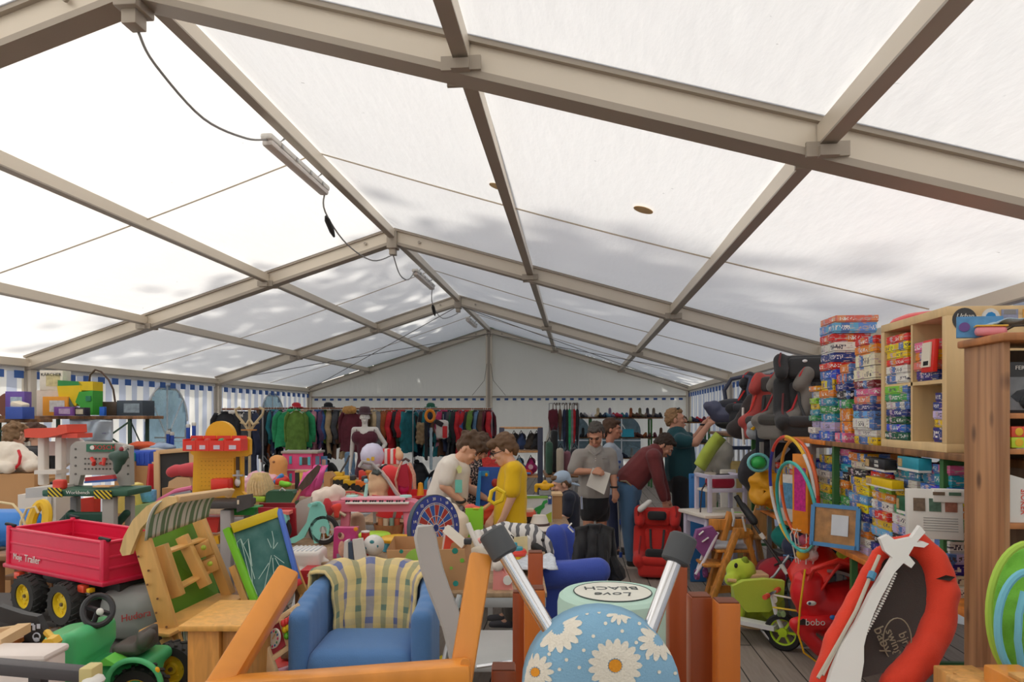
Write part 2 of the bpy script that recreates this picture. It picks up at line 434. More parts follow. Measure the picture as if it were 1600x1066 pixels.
# trees outside: they shade the roof and show dimly through the clear windows
LEAF=NT('leaves');oi=LEAF.a('TexCoord').outputs['Object'];n=LEAF.a('TexNoise',{'Vector':oi,'Scale':3.0}).outputs[0]
cc=LEAF.mix(n,(.03,.10,.03),(.10,.22,.05));d=LEAF.a('BsdfDiffuse',{'Color':cc}).outputs[0];l=LEAF.a('BsdfTranslucent',{'Color':cc}).outputs[0];mm=LEAF.a('MixShader',{0:.3,1:d,2:l});LEAF.t.links.new(mm.outputs[0],LEAF.out.inputs[0]);LEAF=LEAF.m
BARK=M('#5b4a3a',.9)
def tree(c,rad3,n,lab,ls=.23,base=None):
    if base is None: base=(c[0],c[1])
    c=V(c);t=T('leafy_tree',lab,'tree',(base[0],base[1],-.05),(0,0,0),'trees outside the tent');c=V((c.x-base[0],c.y-base[1],c.z));b=MB();rr=random.Random(int(c.x*7+c.y*13))
    cl=[]
    for i in range(int(n/45)):
        while 1:
            q=V((rr.uniform(-1,1),rr.uniform(-1,1),rr.uniform(-1,1)))
            if q.length<1: break
        cl.append(V((c.x+q.x*rad3[0],c.y+q.y*rad3[1],c.z+q.z*rad3[2])))
    for q in cl:
        for j in range(45):
            p=q+V((rr.gauss(0,.5),rr.gauss(0,.5),rr.gauss(0,.3)))
            a=EU((rr.uniform(-.9,.9),rr.uniform(-.9,.9),rr.uniform(0,6))).to_matrix();s=ls*rr.uniform(.6,1.3)
            b.add([p+a@V(w) for w in ((-s,0,0),(0,-s*.45,0),(s,0,.05),(0,s*.45,0))],[(0,1,2,3)])
    b.build('foliage',LEAF,t,sm=0)
    b=MB();b.tube([(0,0,0),(c.x*.3+.1,c.y*.3,c.z*.5),(c.x,c.y,c.z)],[.28,.22,.1],8)
    for i in range(7):
        q=cl[(i*5)%len(cl)];a=V((c.x*(.4+.07*i),c.y*(.4+.07*i),c.z*(.55+.05*i)));b.tube([a,a.lerp(q,.5)+V((0,0,.2)),q],[.1,.07,.03],6)
    b.build('trunk',BARK,t)
for c,r3,n,lab in (((-6.5,26.5,18.2),(3.9,3.2,2.4),3800,'very tall tree behind the tent, shading the right roof slope'),
    ((-3.6,25,12.8),(3.6,2.6,2.4),3600,'leafy tree behind the tent near its right rear post'),
    ((-9.0,23.4,9.2),(2.7,2.0,1.8),1900,'leafy tree behind the left half of the tent'),
    ((-11.2,24,14.0),(2.6,2.6,1.9),2100,'tall loose tree beyond the left rear corner'),
    ((-6.6,28.5,13.5),(2.3,2.2,2.2),1500,'slender leafy tree farthest behind the tent'),
    ((-9.5,31,23.5),(3.2,2.4,1.6),700,'tallest loose tree far behind the tent'),
    ((-8.3,21.6,4.6),(2.0,1.1,2.2),1900,'bushy tree close behind the gable, left corner'),
    ((-4.6,21.8,5.0),(2.0,1.1,2.4),2300,'bushy tree close behind the gable post'),
    ((-.9,21.6,4.6),(2.0,1.1,2.2),2000,'bushy tree close behind the shoe racks'),
    ((2.6,22.0,4.0),(1.6,1.1,2.2),1200,'bushy tree close behind the right rear corner'),
    ((-13.2,12,2.6),(1.6,6.5,2.4),2000,'bushy hedge tree outside the left wall windows')):
    tree(c,r3,n,lab)
# strip lights under the ridge with their cables
LW=M('#dcd9d2',.4);GR=M('#8b8a88',.6);BK=M('#232323',.5);DIF=M('#cfc8c2',.35)
def strip(y0,y1,z,lab,dx=-.06):
    t=T('strip_light',lab,'lamp',(RX+dx,(y0+y1)/2,z),(0,0,0),'strip lights under the ridge');L=y1-y0
    MB().box((0,0,.03),(.10,L,.05),0,.02).build('housing',LW,t);MB().box((0,0,-.015),(.092,L*.97,.05),0,.022).build('diffuser',DIF,t)
    for s in (-1,1):
        b=MB();b.tube([(0,s*L*.32,.05),(.03,s*L*.32,.08),(.05,s*L*.32,.10)],.004,5);b.tube([(0,s*L*.32,.05),(.01,s*L*.32+.02,.08),(.05,s*L*.32+.02,.10)],.004,5);b.build('hook',M('#9a9a9a',.3,met=.8),t)
    for q in (-.35,-.12,.12,.35): MB().box((.052,q*L,.02),(.012,.03,.03)).build('clip',M('#b0b0b0',.3,met=.6),t)
strip(5.25,6.55,3.79,'white strip light hanging nearest under the tent ridge')
strip(10.3,11.6,3.79,'white strip light at the middle of the tent ridge')
strip(15.4,16.7,3.79,'white strip light farthest back near the gable')
def cable(nm,lab,pts,r=.008,plug=None):
    ps=[V(p) for p in pts];q=[]
    for i in range(len(ps)-1):
        p0,p1,p2,p3=ps[max(i-1,0)],ps[i],ps[i+1],ps[min(i+2,len(ps)-1)]
        for j in range(6):
            u=j/6;q.append(.5*((2*p1)+(p2-p0)*u+(2*p0-5*p1+4*p2-p3)*u*u+(3*p1-p0-3*p2+p3)*u**3))
    q.append(ps[-1]);t=T(nm,lab,'cable',ps[0],(0,0,0));t.location=(0,0,0)
    MB().tube(q,r,6).build('cord',GR,t)
    if plug:
        a,c=V(plug[0]),V(plug[1]);MB().tube([a,a.lerp(c,.2),a.lerp(c,.7),c],[.012,.03,.028,.012],8).build('plug',BK,t)
cable('power_cable','thin grey cable from first frame to nearest strip light',[(RX,3.57,3.70),(RX-.02,3.75,3.62),(RX-.04,4.3,3.55),(RX-.05,4.9,3.66),(RX-.06,5.28,3.80)])
cable('power_cable','grey cable with black plug looping from nearest strip light to second frame',[(RX-.06,6.54,3.79),(RX-.08,6.6,3.62),(RX-.10,7.3,3.48),(RX-.08,8.2,3.50),(RX,8.8,3.7)],plug=((RX-.08,6.62,3.58),(RX-.115,6.95,3.47)))
cable('power_cable','grey cable sagging from second frame to middle strip light',[(RX,8.85,3.7),(RX-.03,9.3,3.55),(RX-.06,9.9,3.60),(RX-.06,10.32,3.81)])
cable('power_cable','grey cable with black plug hanging behind middle strip light',[(RX-.06,11.58,3.79),(RX-.08,11.7,3.54),(RX-.08,12.6,3.42),(RX,13.8,3.68)],plug=((RX-.08,11.72,3.52),(RX-.12,12.1,3.40)))
# round patches on the roof sheet
for i,(px,py,zc,lab) in enumerate(((1300,270,5.3,'round tan patch on the roof by the first frame'),(1005,337,7.4,'round beige patch in the middle of the right roof slope'),(778,300,7.6,'small beige patch high on the right roof slope'))):
    lo,hi=3.0,14.0
    for _ in range(40):
        zc=(lo+hi)/2;p=W(px,py,zc)
        if p.z<roofz(p.x,p.y): lo=zc
        else: hi=zc
    a=math.atan2(AZ-EZ,RW-RX);o=MB().lathe([(.0,0),(.075,0),(.075,.004),(0,.004)],20).build('roof_patch',M('#c9ad80',.8),loc=(p.x,p.y,roofz(p.x,p.y)+.04),e=(0,a,0));tag(o,lab,'patch')
# ---------------- right side: stacked beer tables with games
OAK=M('#b9763f',.45,'wood',s=2.0,v=.16);ORW=M('#d98235',.4,'wood',s=2.0,v=.14);BRN=M('#8d6440',.55,'wood',s=2.2,v=.25)
PINE=M('#b87a4a',.45,'wood',s=2.2,v=.14);BIRCH=M('#dfc08d',.5,'wood',s=1.5,v=.06);GRN=M('#3b6b3a',.5);DGR=M('#2f4a38',.5);STEEL=M('#a9abad',.35,met=.7);CHROME=M('#d5d6d8',.15,met=.95)
WHT=M('#e9e6df',.5,v=.03);CRM=M('#e5dcc8',.6,v=.04);BLACK=M('#1f1f20',.55);DKG=M('#3b3b3d',.6);GREY=M('#8c8b89',.6);RED=M('#d3281f',.4);YEL=M('#f2b70d',.4);CARD=M('#b58a5e',.85,v=.06);CARDL=M('#cfae84',.85,v=.06)
def beer_table(lab,x0,x1,y0,y1,z,z0,topm,legy,legm=GRN,legx=None,group=None):
    t=T('beer_table',lab,'table',((x0+x1)/2,(y0+y1)/2,z0),(0,0,0),group);w=x1-x0;L=y1-y0;zt=z-z0
    MB().box((0,0,zt-.016),(w,L,.032),0,.004).build('tabletop',topm,t)
    for y in legy:
        b=MB();yy=y-(y0+y1)/2
        for s in (-1,1): b.box((s*(w/2-.05),yy,(zt-.032)/2),(.035,.035,zt-.032))
        b.box((0,yy,zt-.05),(w-.1,.03,.03));b.box((0,yy,.14 if zt>.7 else .20),(w-.1,.03,.03))
        b.beam((-(w/2-.05),yy,.1),(w/2-.05,yy,zt-.1),.012,.012)
        b.build('leg_frame',legm,t)
    return t
UZ=1.485;LZ=.82;XF=1.65
beer_table('brown beer table by the bookcase carrying the lower board games',XF,2.55,2.75,4.9,LZ,0,ORW,(3.1,4.5))
beer_table('orange beer table in the middle of the games wall, lower level',XF,2.55,4.95,6.6,LZ,0,ORW,(5.25,6.4),STEEL)
beer_table('chipped brown upper table board under the pale cube shelf',XF,2.45,2.75,4.85,UZ,LZ,BRN,(3.42,4.80))
beer_table('orange upper table board below the big black child seat',XF,2.45,4.87,6.42,UZ,LZ,ORW,(5.25,6.3),STEEL)
beer_table('worn brown upper table board under the infant carrier',XF-.05,2.45,6.62,8.7,UZ-.02,0,BRN,(6.75,8.5))
# printed boxes: one mesh, colour from the object
t=NT('printed_card');gc=t.a('TexCoord');oi=t.a('ObjectInfo');sp=t.a('SeparateXYZ',{0:gc.outputs['Generated']})
rn=oi.outputs['Random'];u=t.mth('ADD',t.mth('ADD',sp.outputs[0],sp.outputs[1]),t.mth('MULTIPLY',rn,37.0));z=sp.outputs[2]
nrm=t.a('SeparateXYZ',{0:gc.outputs['Normal']});top=t.mth('GREATER_THAN',t.mth('ABSOLUTE',nrm.outputs[2]),.7)
cell=t.mth('FLOOR',t.mth('MULTIPLY',u,5.0))
wn=t.a('TexWhiteNoise',{1:cell},noise_dimensions='1D')
base=oi.outputs['Color']
hs=t.a('HueSaturation',{'Hue':t.a('MapRange',{0:wn.outputs[0],3:.45,4:.55}).outputs[0],'Value':1.05,'Color':base}).outputs[0]
c1=t.mix(t.mth('GREATER_THAN',wn.outputs[0],.66),base,hs)
c1=t.mix(t.mth('LESS_THAN',wn.outputs[0],.12),c1,(.10,.22,.55))
l1=t.mth('FLOOR',t.mth('MULTIPLY',u,46.0));l2=t.mth('FLOOR',t.mth('MULTIPLY',z,7.0))
ln=t.a('TexWhiteNoise',{0:t.a('CombineXYZ',{0:l1,1:l2}).outputs[0]},noise_dimensions='2D').outputs[0]
band=t.mth('MULTIPLY',t.mth('GREATER_THAN',z,.3),t.mth('LESS_THAN',z,.75))
half=t.mth('GREATER_THAN',t.mth('FRACT',t.mth('MULTIPLY',u,1.25)),.58)
let=t.mth('MULTIPLY',t.mth('MULTIPLY',band,half),t.mth('GREATER_THAN',ln,.58))
lum=t.a('RGBToBW',{0:base}).outputs[0]
lc=t.mix(t.mth('GREATER_THAN',lum,.45),(.9,.88,.84),(.10,.09,.12))
c1=t.mix(t.mth('MULTIPLY',let,t.mth('SUBTRACT',1.0,top)),c1,lc)
vo=t.a('TexNoise',{'Vector':gc.outputs['Generated'],'Scale':6.0,'Detail':3.0}).outputs
art=t.mth('MULTIPLY',t.mth('LESS_THAN',half,.5),t.mth('GREATER_THAN',vo[0],.56))
c1=t.mix(art,c1,vo[1])
lid=t.mth('LESS_THAN',t.mth('ABSOLUTE',t.mth('SUBTRACT',z,.16)),.02);c1=t.mix(lid,c1,(.06,.05,.05))
t.pr(c1,.35);PRINT=t.m
b=MB();b.box((0,0,.58),(1,1,.84),0,.012,seg=1);b.box((0,0,.09),(.975,.975,.18),0,.01,seg=1);GB=b.mesh('game_box',PRINT,.5)
CN={'red':'#d62a24','salmon':'#ea7a68','orange':'#f08a1e','yellow':'#f4cc12','lime green':'#9cc93a','green':'#3f9a4c','dark green':'#1f5a3c','teal':'#2a93a8','light blue':'#6bb8e2','blue':'#2e6fc8','navy':'#263a80','purple':'#6a3f96','pink':'#ec6fa4','maroon':'#7a2430','white':'#ece8e0','cream':'#ddd3b8','black':'#25262b','brown':'#8a5a36','grey':'#9a9c9f','lilac':'#b9aed6'}
SH={k[:3]:k for k in CN};SH.update({'lim':'lime green','dar':'dark green','lbl':'light blue','blu':'blue','bla':'black','gre':'green','gry':'grey','lil':'lilac'})
def gbox(cn,loc,size,lab,group,rz=0,e=None):
    o=bpy.data.objects.new('board_game_box',GB);COL.objects.link(o);o.location=loc;o.scale=size;o.rotation_euler=e or (0,0,rz)
    c=col(CN[cn]);q=.9+.2*R.random();o.color=(*[min(1,x*q) for x in c],1);return tag(o,lab,'board game',group)
def stack(where,x,y,z,spec,w=.28,d=.28,group='board games',jit=.02,hs=(.045,.07)):
    items=spec.split();n=len(items)
    for i,it in enumerate(reversed(items)):
        cn=SH[it[:3]];h=R.uniform(*hs)*(1.6 if it.endswith('+') else 1)
        ww=w*R.uniform(.80,.99);dd=d*R.uniform(.9,1.08)
        pos='at the bottom' if i==0 else 'on top' if i==n-1 else ordn(i+1)+' from the bottom'
        gbox(cn,(x+dd/2+R.uniform(0,jit),y+R.uniform(-.004,.004),z),(dd,ww,h),f'{cn} game box {pos}, {where}',group,R.uniform(-.02,.02));z+=h+.0008
    return z
g='board games on the upper shelf'
stack('first upper stack beside black child seat',XF,5.13,UZ,'ora whi lim yel tea gre lil whi blu',.17,.22,g,.03,(.036,.048))
stack('second upper stack from black child seat',XF,4.86,UZ,'sal lbl red whi nav red blu yel ora tea gre tea lil blu',.29,.26,g)
stack('third upper stack from black child seat',XF,4.60,UZ,'ora red nav bla gre ora+ ora pin',.19,.24,g,.04,(.045,.062))
stack('fourth upper stack, against pale cube shelf',XF,4.25,UZ,'red ora cre+ cre+ mar pin sal nav lbl whi+ whi yel',.33,.28,g,.02,(.038,.052))
# pale cube shelf (2x2) with boxes and stickers
KY0,KY1=3.31,3.99;t=T('cube_shelf','pale birch cube shelf with four compartments standing on the upper table','shelf',(XF,(KY0+KY1)/2,UZ),(0,0,0))
hy=(KY1-KY0)/2;KH=.655;KD=.39
b=MB();b.box((KD/2,0,.02),(KD,2*hy,.04),0,.002);b.box((KD/2,0,KH-.02),(KD,2*hy,.04),0,.002)
for s in (-1,1): b.box((KD/2,s*(hy-.02),KH/2),(KD,.04,KH-.08),0,.001)
b.build('frame',BIRCH,t);MB().box((KD/2,0,KH/2-.005),(KD-.01,2*hy-.08,.018)).build('shelf_board',BIRCH,t)
MB().box((KD/2,.0,KH/2),(KD-.01,.018,KH-.08)).build('divider',BIRCH,t);MB().box((KD-.004,0,KH/2),(.006,2*hy-.08,KH-.08)).build('back_panel',BIRCH,t)
def disc(b,c,r,m=0,n=24,ax='y',th=.002): b.lathe([(0,-th/2),(r,-th/2),(r,th/2),(0,th/2)],n,m,c,ax)
yq=-hy-.002
b=MB();disc(b,(.075,yq,KH-.06),.052);s_=b.build('sticker',M('#3d3d3f',.4),t);s_['label']='round dark sticker with white script lettering'
txt('Urban',.030,WHT,s_,(.075,yq-.003,KH-.045),(pi/2,0,0),sh=.3);txt('Sport',.026,WHT,s_,(.082,yq-.003,KH-.072),(pi/2,0,0),sh=.3)
b=MB();disc(b,(.185,yq,KH-.05),.038);s_=b.build('sticker',WHT,t);s_['label']='round white sticker with blue blot'
b=MB();b.lathe([(0,-.001),(.022,-.001),(.022,.001),(0,.001)],9,0,(.185,yq-.002,KH-.05),'y');b.build('blot',M('#1f86c9',.5),s_)
for i,(x,c) in enumerate(((.265,'#8f94ad'),(.355,'#d59a4a'))):
    b=MB();b.box((x,yq,KH-.055),(.07,.002,.075));b.box((x,yq-.001,KH-.03),(.05,.002,.02),1);b.build('sticker',[M(c,.5,v=.4,s=40),GREY],t)
g='games in the cube shelf';zb=UZ+.041;zm=UZ+KH/2+.006
def cub(where,y,z,spec,w,h,x0=.0,d=.27,lab='in the cube shelf'):
    stack(where,XF+x0,y,z,spec,w,d,g,.01,h)
cub('far upper compartment of pale cube shelf',3.82,zm,'red yel yel red whi whi',.27,(.036,.046))
cub('near upper compartment of pale cube shelf',3.51,zm,'pin ora sal nav',.24,(.038,.048))
cub('far lower compartment of pale cube shelf',3.82,zb,'lim gre whi nav dar blu dar',.27,(.034,.041))
cub('near lower compartment of pale cube shelf',3.46,zb,'nav nav lil yel nav+',.18,(.035,.045),.05)
t=T('picture_book','red framed white box standing upright at the cube shelf edge','box',(XF-.03,3.43,zm+.035),(0,.06,0),None)
MB().box((.012,0,.075),(.02,.11,.15),0,.002).build('cover',RED,t);MB().box((-.002,.005,.08),(.006,.08,.115)).build('panel',CRM,t)
b=MB()
for i in range(9): b.box((-.006,-.02+i*.005,.04),(.002,.003,.02))
b.build('barcode',BLACK,t)
o=MB().lathe([(0,0),(.20,0),(.215,.012),(.20,.03),(.15,.05),(0,.055)],28).build('round_lid',M('#d42b2b',.35),loc=(1.90,3.93,UZ+KH+.001));tag(o,'round red plastic lid lying on top of the cube shelf','tray')  # red plastic lid left on the cube shelf
# lower row of games under the upper board
g='board games on the lower tables';LS=['red blu whi lim yel red bla gre','yel red whi lbl pin yel ora whi','whi red cre yel lim yel yel red pin','blu yel cre pur lim gre lbl nav ora whi','yel blu whi cre yel gre lim nav whi ora blu','pin blu tea bla ora yel gre lim blu whi ora cre','ora cre bla yel yel lbl yel nav cre ora whi lil','blu red lim ora whi red yel lbl bla nav lbl','tea whi yel ora gre whi lil bla blu cre lbl','pin tea blu yel ora gre dar whi lil nav cre whi']
yy=6.35
for i,sp_ in enumerate(LS):
    w=.30;stack(f'{ordn(i+1)} lower stack from the wooden high chairs',XF+.02+R.uniform(0,.05),yy,LZ,sp_,w,.30,g,.03,(.044,.056) if i>2 else (.045,.058));yy-=.315
# a few boxes laid in front with readable print
def front_box(lab,cn,px,py,zc,w,h,d,text=None,ts=.03,tm=None,rz=-.15,sub=None):
    p=W(px,py,zc);t=T('board_game_box',lab,'board game',p,(0,0,TH-pi/2+rz),'board games on the lower tables')
    MB().box((0,d/2,h*.58),(w,d,h*.84),0,.003).build('lid',M(CN[cn],.35,v=.1,s=30),t);MB().box((0,d/2,h*.09),(w*.98,d*.98,h*.18)).build('base',M(CN['white'],.5),t)
    if text: txt(text,ts,tm or WHT,t,(w*.12,-.002,h*.58))
    b=MB();b.box((-w*.36,-.001,h*.55),(w*.2,.002,h*.6));b.build('picture',M('#b89a6a',.5,v=.6,s=60),t)
    return t
front_box('black space game box with white two-line lettering, upper front of lower games','black',1366,735,3.85,.30,.065,.06,'STAR\nWARS',.022)
front_box('teal game box with cartoon figures near the green post, lower games','teal',1418,736,3.5,.26,.068,.06)
front_box('long yellow game box bulging out between the green posts','yellow',1372,762,3.8,.34,.05,.06,rz=-.1)
front_box('dark green card game box below the white photo boxes','dark green',1410,803,3.55,.14,.085,.06,rz=-.1)
for i,(px,py,zc,rx,lab) in enumerate(((1462,843,3.02,-.10,'large white box with photographs leaning behind the green post'),(1492,786,3.0,0,'white box with landscape photographs lying beside the pine bookcase'))):
    t=T('photo_box',lab,'box',W(px,py,zc),(rx,0,TH-.35));w,h=((.21,.215),(.16,.055))[i]
    MB().box((0,.03,h/2),(w,.06,h),0,.003).build('carton',WHT,t)
    for j,c in enumerate(('#6d5a48','#4d6a58','#8b5a4a')): MB().box((-.06+.06*j,-.002,h*.68),(.045,.003,h*.26)).build('photograph',M(c,.4,v=.7,s=50),t)
    if not i:
        b=MB()
        for q in range(6): b.box((.02,-.001,h*(.42-.05*q)),(.13,.002,.0025))
        b.build('print_line',GREY,t)
# ---------------- pine bookcase at the right edge
BX=1.52;BYF=2.66;BYB=2.92;BW=.8;BT=1.93
t=T('bookcase','tall pine bookcase with knotty side at the right edge','bookcase',(BX,BYF,0),(0,0,0))
kn=NT('knotty_pine');tc=kn.a('TexCoord').outputs['Object']
mp=kn.a('Mapping',{'Vector':tc,'Scale':(16,16,.7)}).outputs[0];n=kn.a('TexNoise',{'Vector':mp,'Scale':1.5,'Detail':4.0,'Distortion':.4}).outputs[0]
cc=kn.mix(kn.a('MapRange',{0:n,1:.35,2:.65}).outputs[0],(.30,.135,.055),(.56,.29,.135))
vm=kn.a('Mapping',{'Vector':tc,'Scale':(9,9,4.5)}).outputs[0];vr=kn.a('TexVoronoi',{'Vector':vm,'Scale':1.0}).outputs['Distance']
cc=kn.mix(kn.a('MapRange',{0:vr,1:.07,2:.2,3:.85,4:0.0}).outputs[0],cc,(.10,.04,.02));kn.pr(cc,.42);KN=kn.m
D=BYB-BYF
MB().box((.011,D/2,BT/2),(.022,D,BT-.03),0,.003).build('side_panel',KN,t);MB().box((BW-.011,D/2,BT/2),(.022,D,BT-.03),0,.003).build('side_panel',KN,t)
MB().box((BW/2,D/2-.01,BT),(BW+.04,D+.05,.03),0,.008).build('top_board',PINE,t);MB().box((BW/2,D-.004,BT/2),(BW-.04,.006,BT-.05)).build('back_panel',M('#6e563f',.7,'wood',v=.08),t)
shz=[.12,.62,1.185,1.565,1.72]
def bz(py,zc=2.6): return H+(650-py)*zc/F
shz=[.12,.70,bz(817),bz(704),bz(650)]
for z in shz: MB().box((BW/2,D/2-.005,z),(BW-.044,D-.02,.02),0,.002).build('shelf_board',PINE,t)
x0=BX+.03
t=T('model_car_box','large black model car carton with silver sports car picture, top of bookcase','box',(x0+.16,BYF+.13,shz[4]+.011),(0,0,0));hh=.185
MB().box((0,0,hh/2),(.34,.16,hh),0,.002).build('carton',M('#2b2c2e',.35),t)
MB().box((0,-.081,.07),(.335,.002,.12)).build('picture',M('#77797c',.35,v=.8,s=14),t)
b=MB();b.ell((.02,-.083,.06),(.16,.003,.04),0);b.ell((.04,-.084,.095),(.08,.003,.03),1);b.ell((-.08,-.085,.04),(.03,.003,.028),1);b.build('car_print',[M('#3b3d40',.2,met=.3),M('#16181a',.2)],t)
txt('FERRARI 550 MARANELLO',.0205,WHT,t,(0.0,-.083,hh-.022),sx=1.05)
t=T('model_car_box','grey carton lying flat under the black model car carton','box',(x0+.17,BYF+.08,shz[3]+.011),(0,0,0));
MB().box((0,0,.0),(.3,.14,.001)).build('card_sheet',WHT,t)
g='memory games in the bookcase';z=shz[3]+.013
for lab,c,tx in (('lime memory game box lying in the pine bookcase','#b7cf35','memory'),('red memory game box on top of the lime one','#e2543a','memory')):
    t=T('memory_game',lab,'board game',(x0+.145,BYF+.10,z),(0,0,0),g);MB().box((0,0,.019),(.28,.17,.038),0,.002).build('carton',M(c,.35,v=.06),t)
    txt(tx,.026,WHT,t,(.02,-.087,.019));b=MB();b.ell((-.115,-.086,.019),(.014,.002,.015));b.build('picture',M('#f2c230',.4),t);z+=.0385
z=shz[2]+.011
t=T('box_file','white upright box with red vertical lettering in the bookcase','box',(x0+.045,BYF+.10,z),(0,0,0));MB().prism([(-.05,0),(.05,0),(.05,.145),(-.05,.175)],.15,0,'y').build('carton',WHT,t)
txt('SIÓKER',.028,M('#d95a4a',.5),t,(.005,-.077,.075),(pi/2,pi/2,0));
for i,(dx,w,h,c,lab) in enumerate(((.115,.028,.125,'#e2743a','thin orange book upright beside the white box'),(.146,.028,.08,'#5a5f70','dark low book beside the orange book'),(.178,.03,.075,'#f0b52a','yellow low book next to dark low book'))):
    t=T('book',lab,'book',(x0+dx,BYF+.09,z),(0,0,0),'books in the pine bookcase');MB().box((0,0,h/2),(w,.13,h),0,.002).build('cover',M(c,.5),t);MB().box((0,.003,h/2),(w*.8,.126,h+.001)).build('pages',CRM,t);txt('ABENTEUER' if 0 else '•••',.012,WHT,t,(0,-.067,h*.5),(pi/2,pi/2,0))
# things on the bookcase top
p=(BX+.0,BYF+.04,BT+.016)
t=T('toy_package','blue blister package with pink plate toy on the bookcase top','toy',(BX-.005,2.80,BT+.016),(0,.04,-.35))
MB().box((0,.02,.04),(.15,.010,.085),0,.001,e=(-.25,0,0)).build('backing_card',M('#4d86b4',.5,v=.5,s=18),t);MB().box((.03,-.02,.02),(.10,.05,.034),0,.014,seg=3).build('toy_bowl',M('#ef97a2',.4),t);MB().box((.03,-.02,.039),(.102,.052,.006),0,.002).build('rim',M('#edc04b',.4),t)
b=MB();b.lathe([(0,-.001),(.018,-.001),(.018,.001),(0,.001)],20,0,(-.05,.008,.04),'y');b.build('emblem',M('#6a4a8f',.4),t)
b=MB();rr=random.Random(3)
def cl(u,v): return (-.14+.30*u+.02*NZ.noise(V((u*3,v*3,1))),-.03+.16*v,.03+.03*sin(pi*u)+.03*NZ.noise(V((u*4,v*3,5)))-.06*u*u)
o=MB().grid(cl,22,10,0,.004).build('denim_cloth',M('#9fb6c4',.9,'fab'),loc=(BX+.16,2.77,BT+.03),sm=3);tag(o,'crumpled pale denim cloth on the pine bookcase top','cloth')
t=T('sunglasses','black sunglasses lying by the denim cloth on the bookcase','glasses',(BX+.14,2.665,BT+.016),(0,0,.2));b=MB();[b.ell((s*.032,0,.022),(.03,.008,.02)) for s in(-1,1)];b.build('lens',BLACK,t);b=MB();[b.tube([(s*.06,0,.025),(s*.065,.06,.03),(s*.06,.12,.015)],.003,5) for s in(-1,1)];b.tube([(-.06,0,.028),(.06,0,.028)],.004,5);b.build('frame',BLACK,t)
# ---------------- child seats on the upper boards
def child_seat(lab,px,py,zc,w,h,cs,rz=0,tilt=0,arms=True):
    """front of the seat faces -y; cs = shell, cushion, trim colours"""
    t=T('booster_chair',lab,'car seat',W(px,py,zc),(tilt,0,TH+rz),'child car seats on the upper boards')
    sh,cu,tr=[M(c,.8,'fab',s=20) for c in cs];d=h*.55
    blob('shell',[('b',(0,.0,.07),(w*.86,d*.9,.13),.03),('b',(0,d*.36,h*.42),(w*.9,.09,h*.74),.03,(-.12,0,0)),('b',(0,d*.40,h*.84),(w*.98,.09,h*.28),.04,(-.12,0,0))]+[('c',(s*w*.42,-d*.38,.16),(s*w*.42,d*.25,.22),.06,.07) for s in(-1,1)]+[('c',(s*w*.42,d*.18,.22),(s*w*.44,d*.36,h*.66),.075,.065) for s in(-1,1)]+[('c',(s*w*.43,d*.1,h*.76),(s*w*.44,d*.36,h*.92),.055,.065) for s in(-1,1)],sh,t,.016)
    blob('seat_cushion',[('b',(0,-.03,.16),(w*.62,d*.7,.07),.02),('c',(-w*.26,-d*.36,.17),(w*.26,-d*.36,.17),.05,.05)],cu,t,.014)
    blob('back_cushion',[('b',(0,d*.27,h*.42),(w*.60,.09,h*.5),.02,(-.12,0,0))],cu,t,.014)
    blob('headrest',[('b',(0,d*.31,h*.83),(w*.66,.09,h*.24),.03,(-.12,0,0))],cu,t,.014)
    for s in(-1,1): MB().tube([(s*w*.43,d*.03,h*.74),(s*w*.47,d*.1,h*.90),(s*w*.44,d*.28,h*1.0)],.009,6).build('trim_piping',tr,t);MB().tube([(s*w*.40,-d*.44,.19),(s*w*.42,-d*.1,.26),(s*w*.40,d*.14,.40)],.009,6).build('trim_piping',tr,t)
    b=MB()
    for s in(-1,1): b.tube([(s*.07,d*.18,h*.66),(s*.06,d*.02,h*.42),(s*.02,-d*.12,.20)],.012,6,flat=.4)
    b.box((0,-d*.13,.19),(.05,.03,.05),0,.008);b.build('harness',M('#2a2a2c',.6),t)
    return t
big=child_seat('big black high-backed child seat with wide headrest, beside the games',1262,692,5.7,.46,.74,('#242426','#2e2e30','#5a1a1e'),-.35)
MB().ell((0,.0,0),(.02,.006,.012)).build('badge',M('#d9dadc',.3),big,(-.02,.02,.665))
child_seat('grey and black child seat standing narrow beside the big black seat',1222,688,5.9,.36,.60,('#6f6a64','#3a3733','#b3262b'),-1.2,.0)
child_seat('red, pink and grey child seat with faded wings, second from left of upright seats',1200,686,6.4,.38,.60,('#a8423c','#3d3836','#d63a30'),-1.0,.05)
child_seat('black child seat with bright red rim leaning back behind the infant carrier',1172,668,7.1,.40,.62,('#26272b','#33343a','#d62b25'),-.9,-.25)
t=T('pram_hood','brown-black folded pram bed slumped behind the infant carrier','pram',W(1188,686,6.8),(0,0,TH))
blob('hood',[('c',(-.12,0,.16),(.12,0,.30),.13,.17),('c',(-.22,0,.10),(.2,0,.12),.10,.13),('e',(.05,0,.30),(.24,.16,.18))],M('#37302f',.9,'fab'),t,.016,nz=.02,ns=9)
b=MB();b.tube([(-.2,-.1,.30),(-.22,-.15,.1),(-.21,-.16,-.05)],.012,6);b.build('strap',WHT,t)
t=T('infant_carrier','navy grey infant carrier with raised handle held by the man in teal','car seat',W(1150,672,7.35),(0,0,TH+.3))
NV=M('#5b6079',.5);blob('shell',[('e',(0,0,.16),(.30,.20,.13)),('c',(-.26,0,.22),(-.34,0,.25),.09,.05),('e',(.20,0,.28),(.12,.18,.16))],M('#4c5068',.5),t,.016)
blob('base',[('e',(.02,0,.07),(.26,.17,.075))],BLACK,t,.016)
b=MB();b.tube([(.03,-.20,.20),(0,-.21,.42),(.06,-.17,.54),(.10,0,.56),(.06,.17,.54),(0,.21,.42),(.03,.20,.20)],.022,8);b.build('handle',M('#3f4458',.5),t)
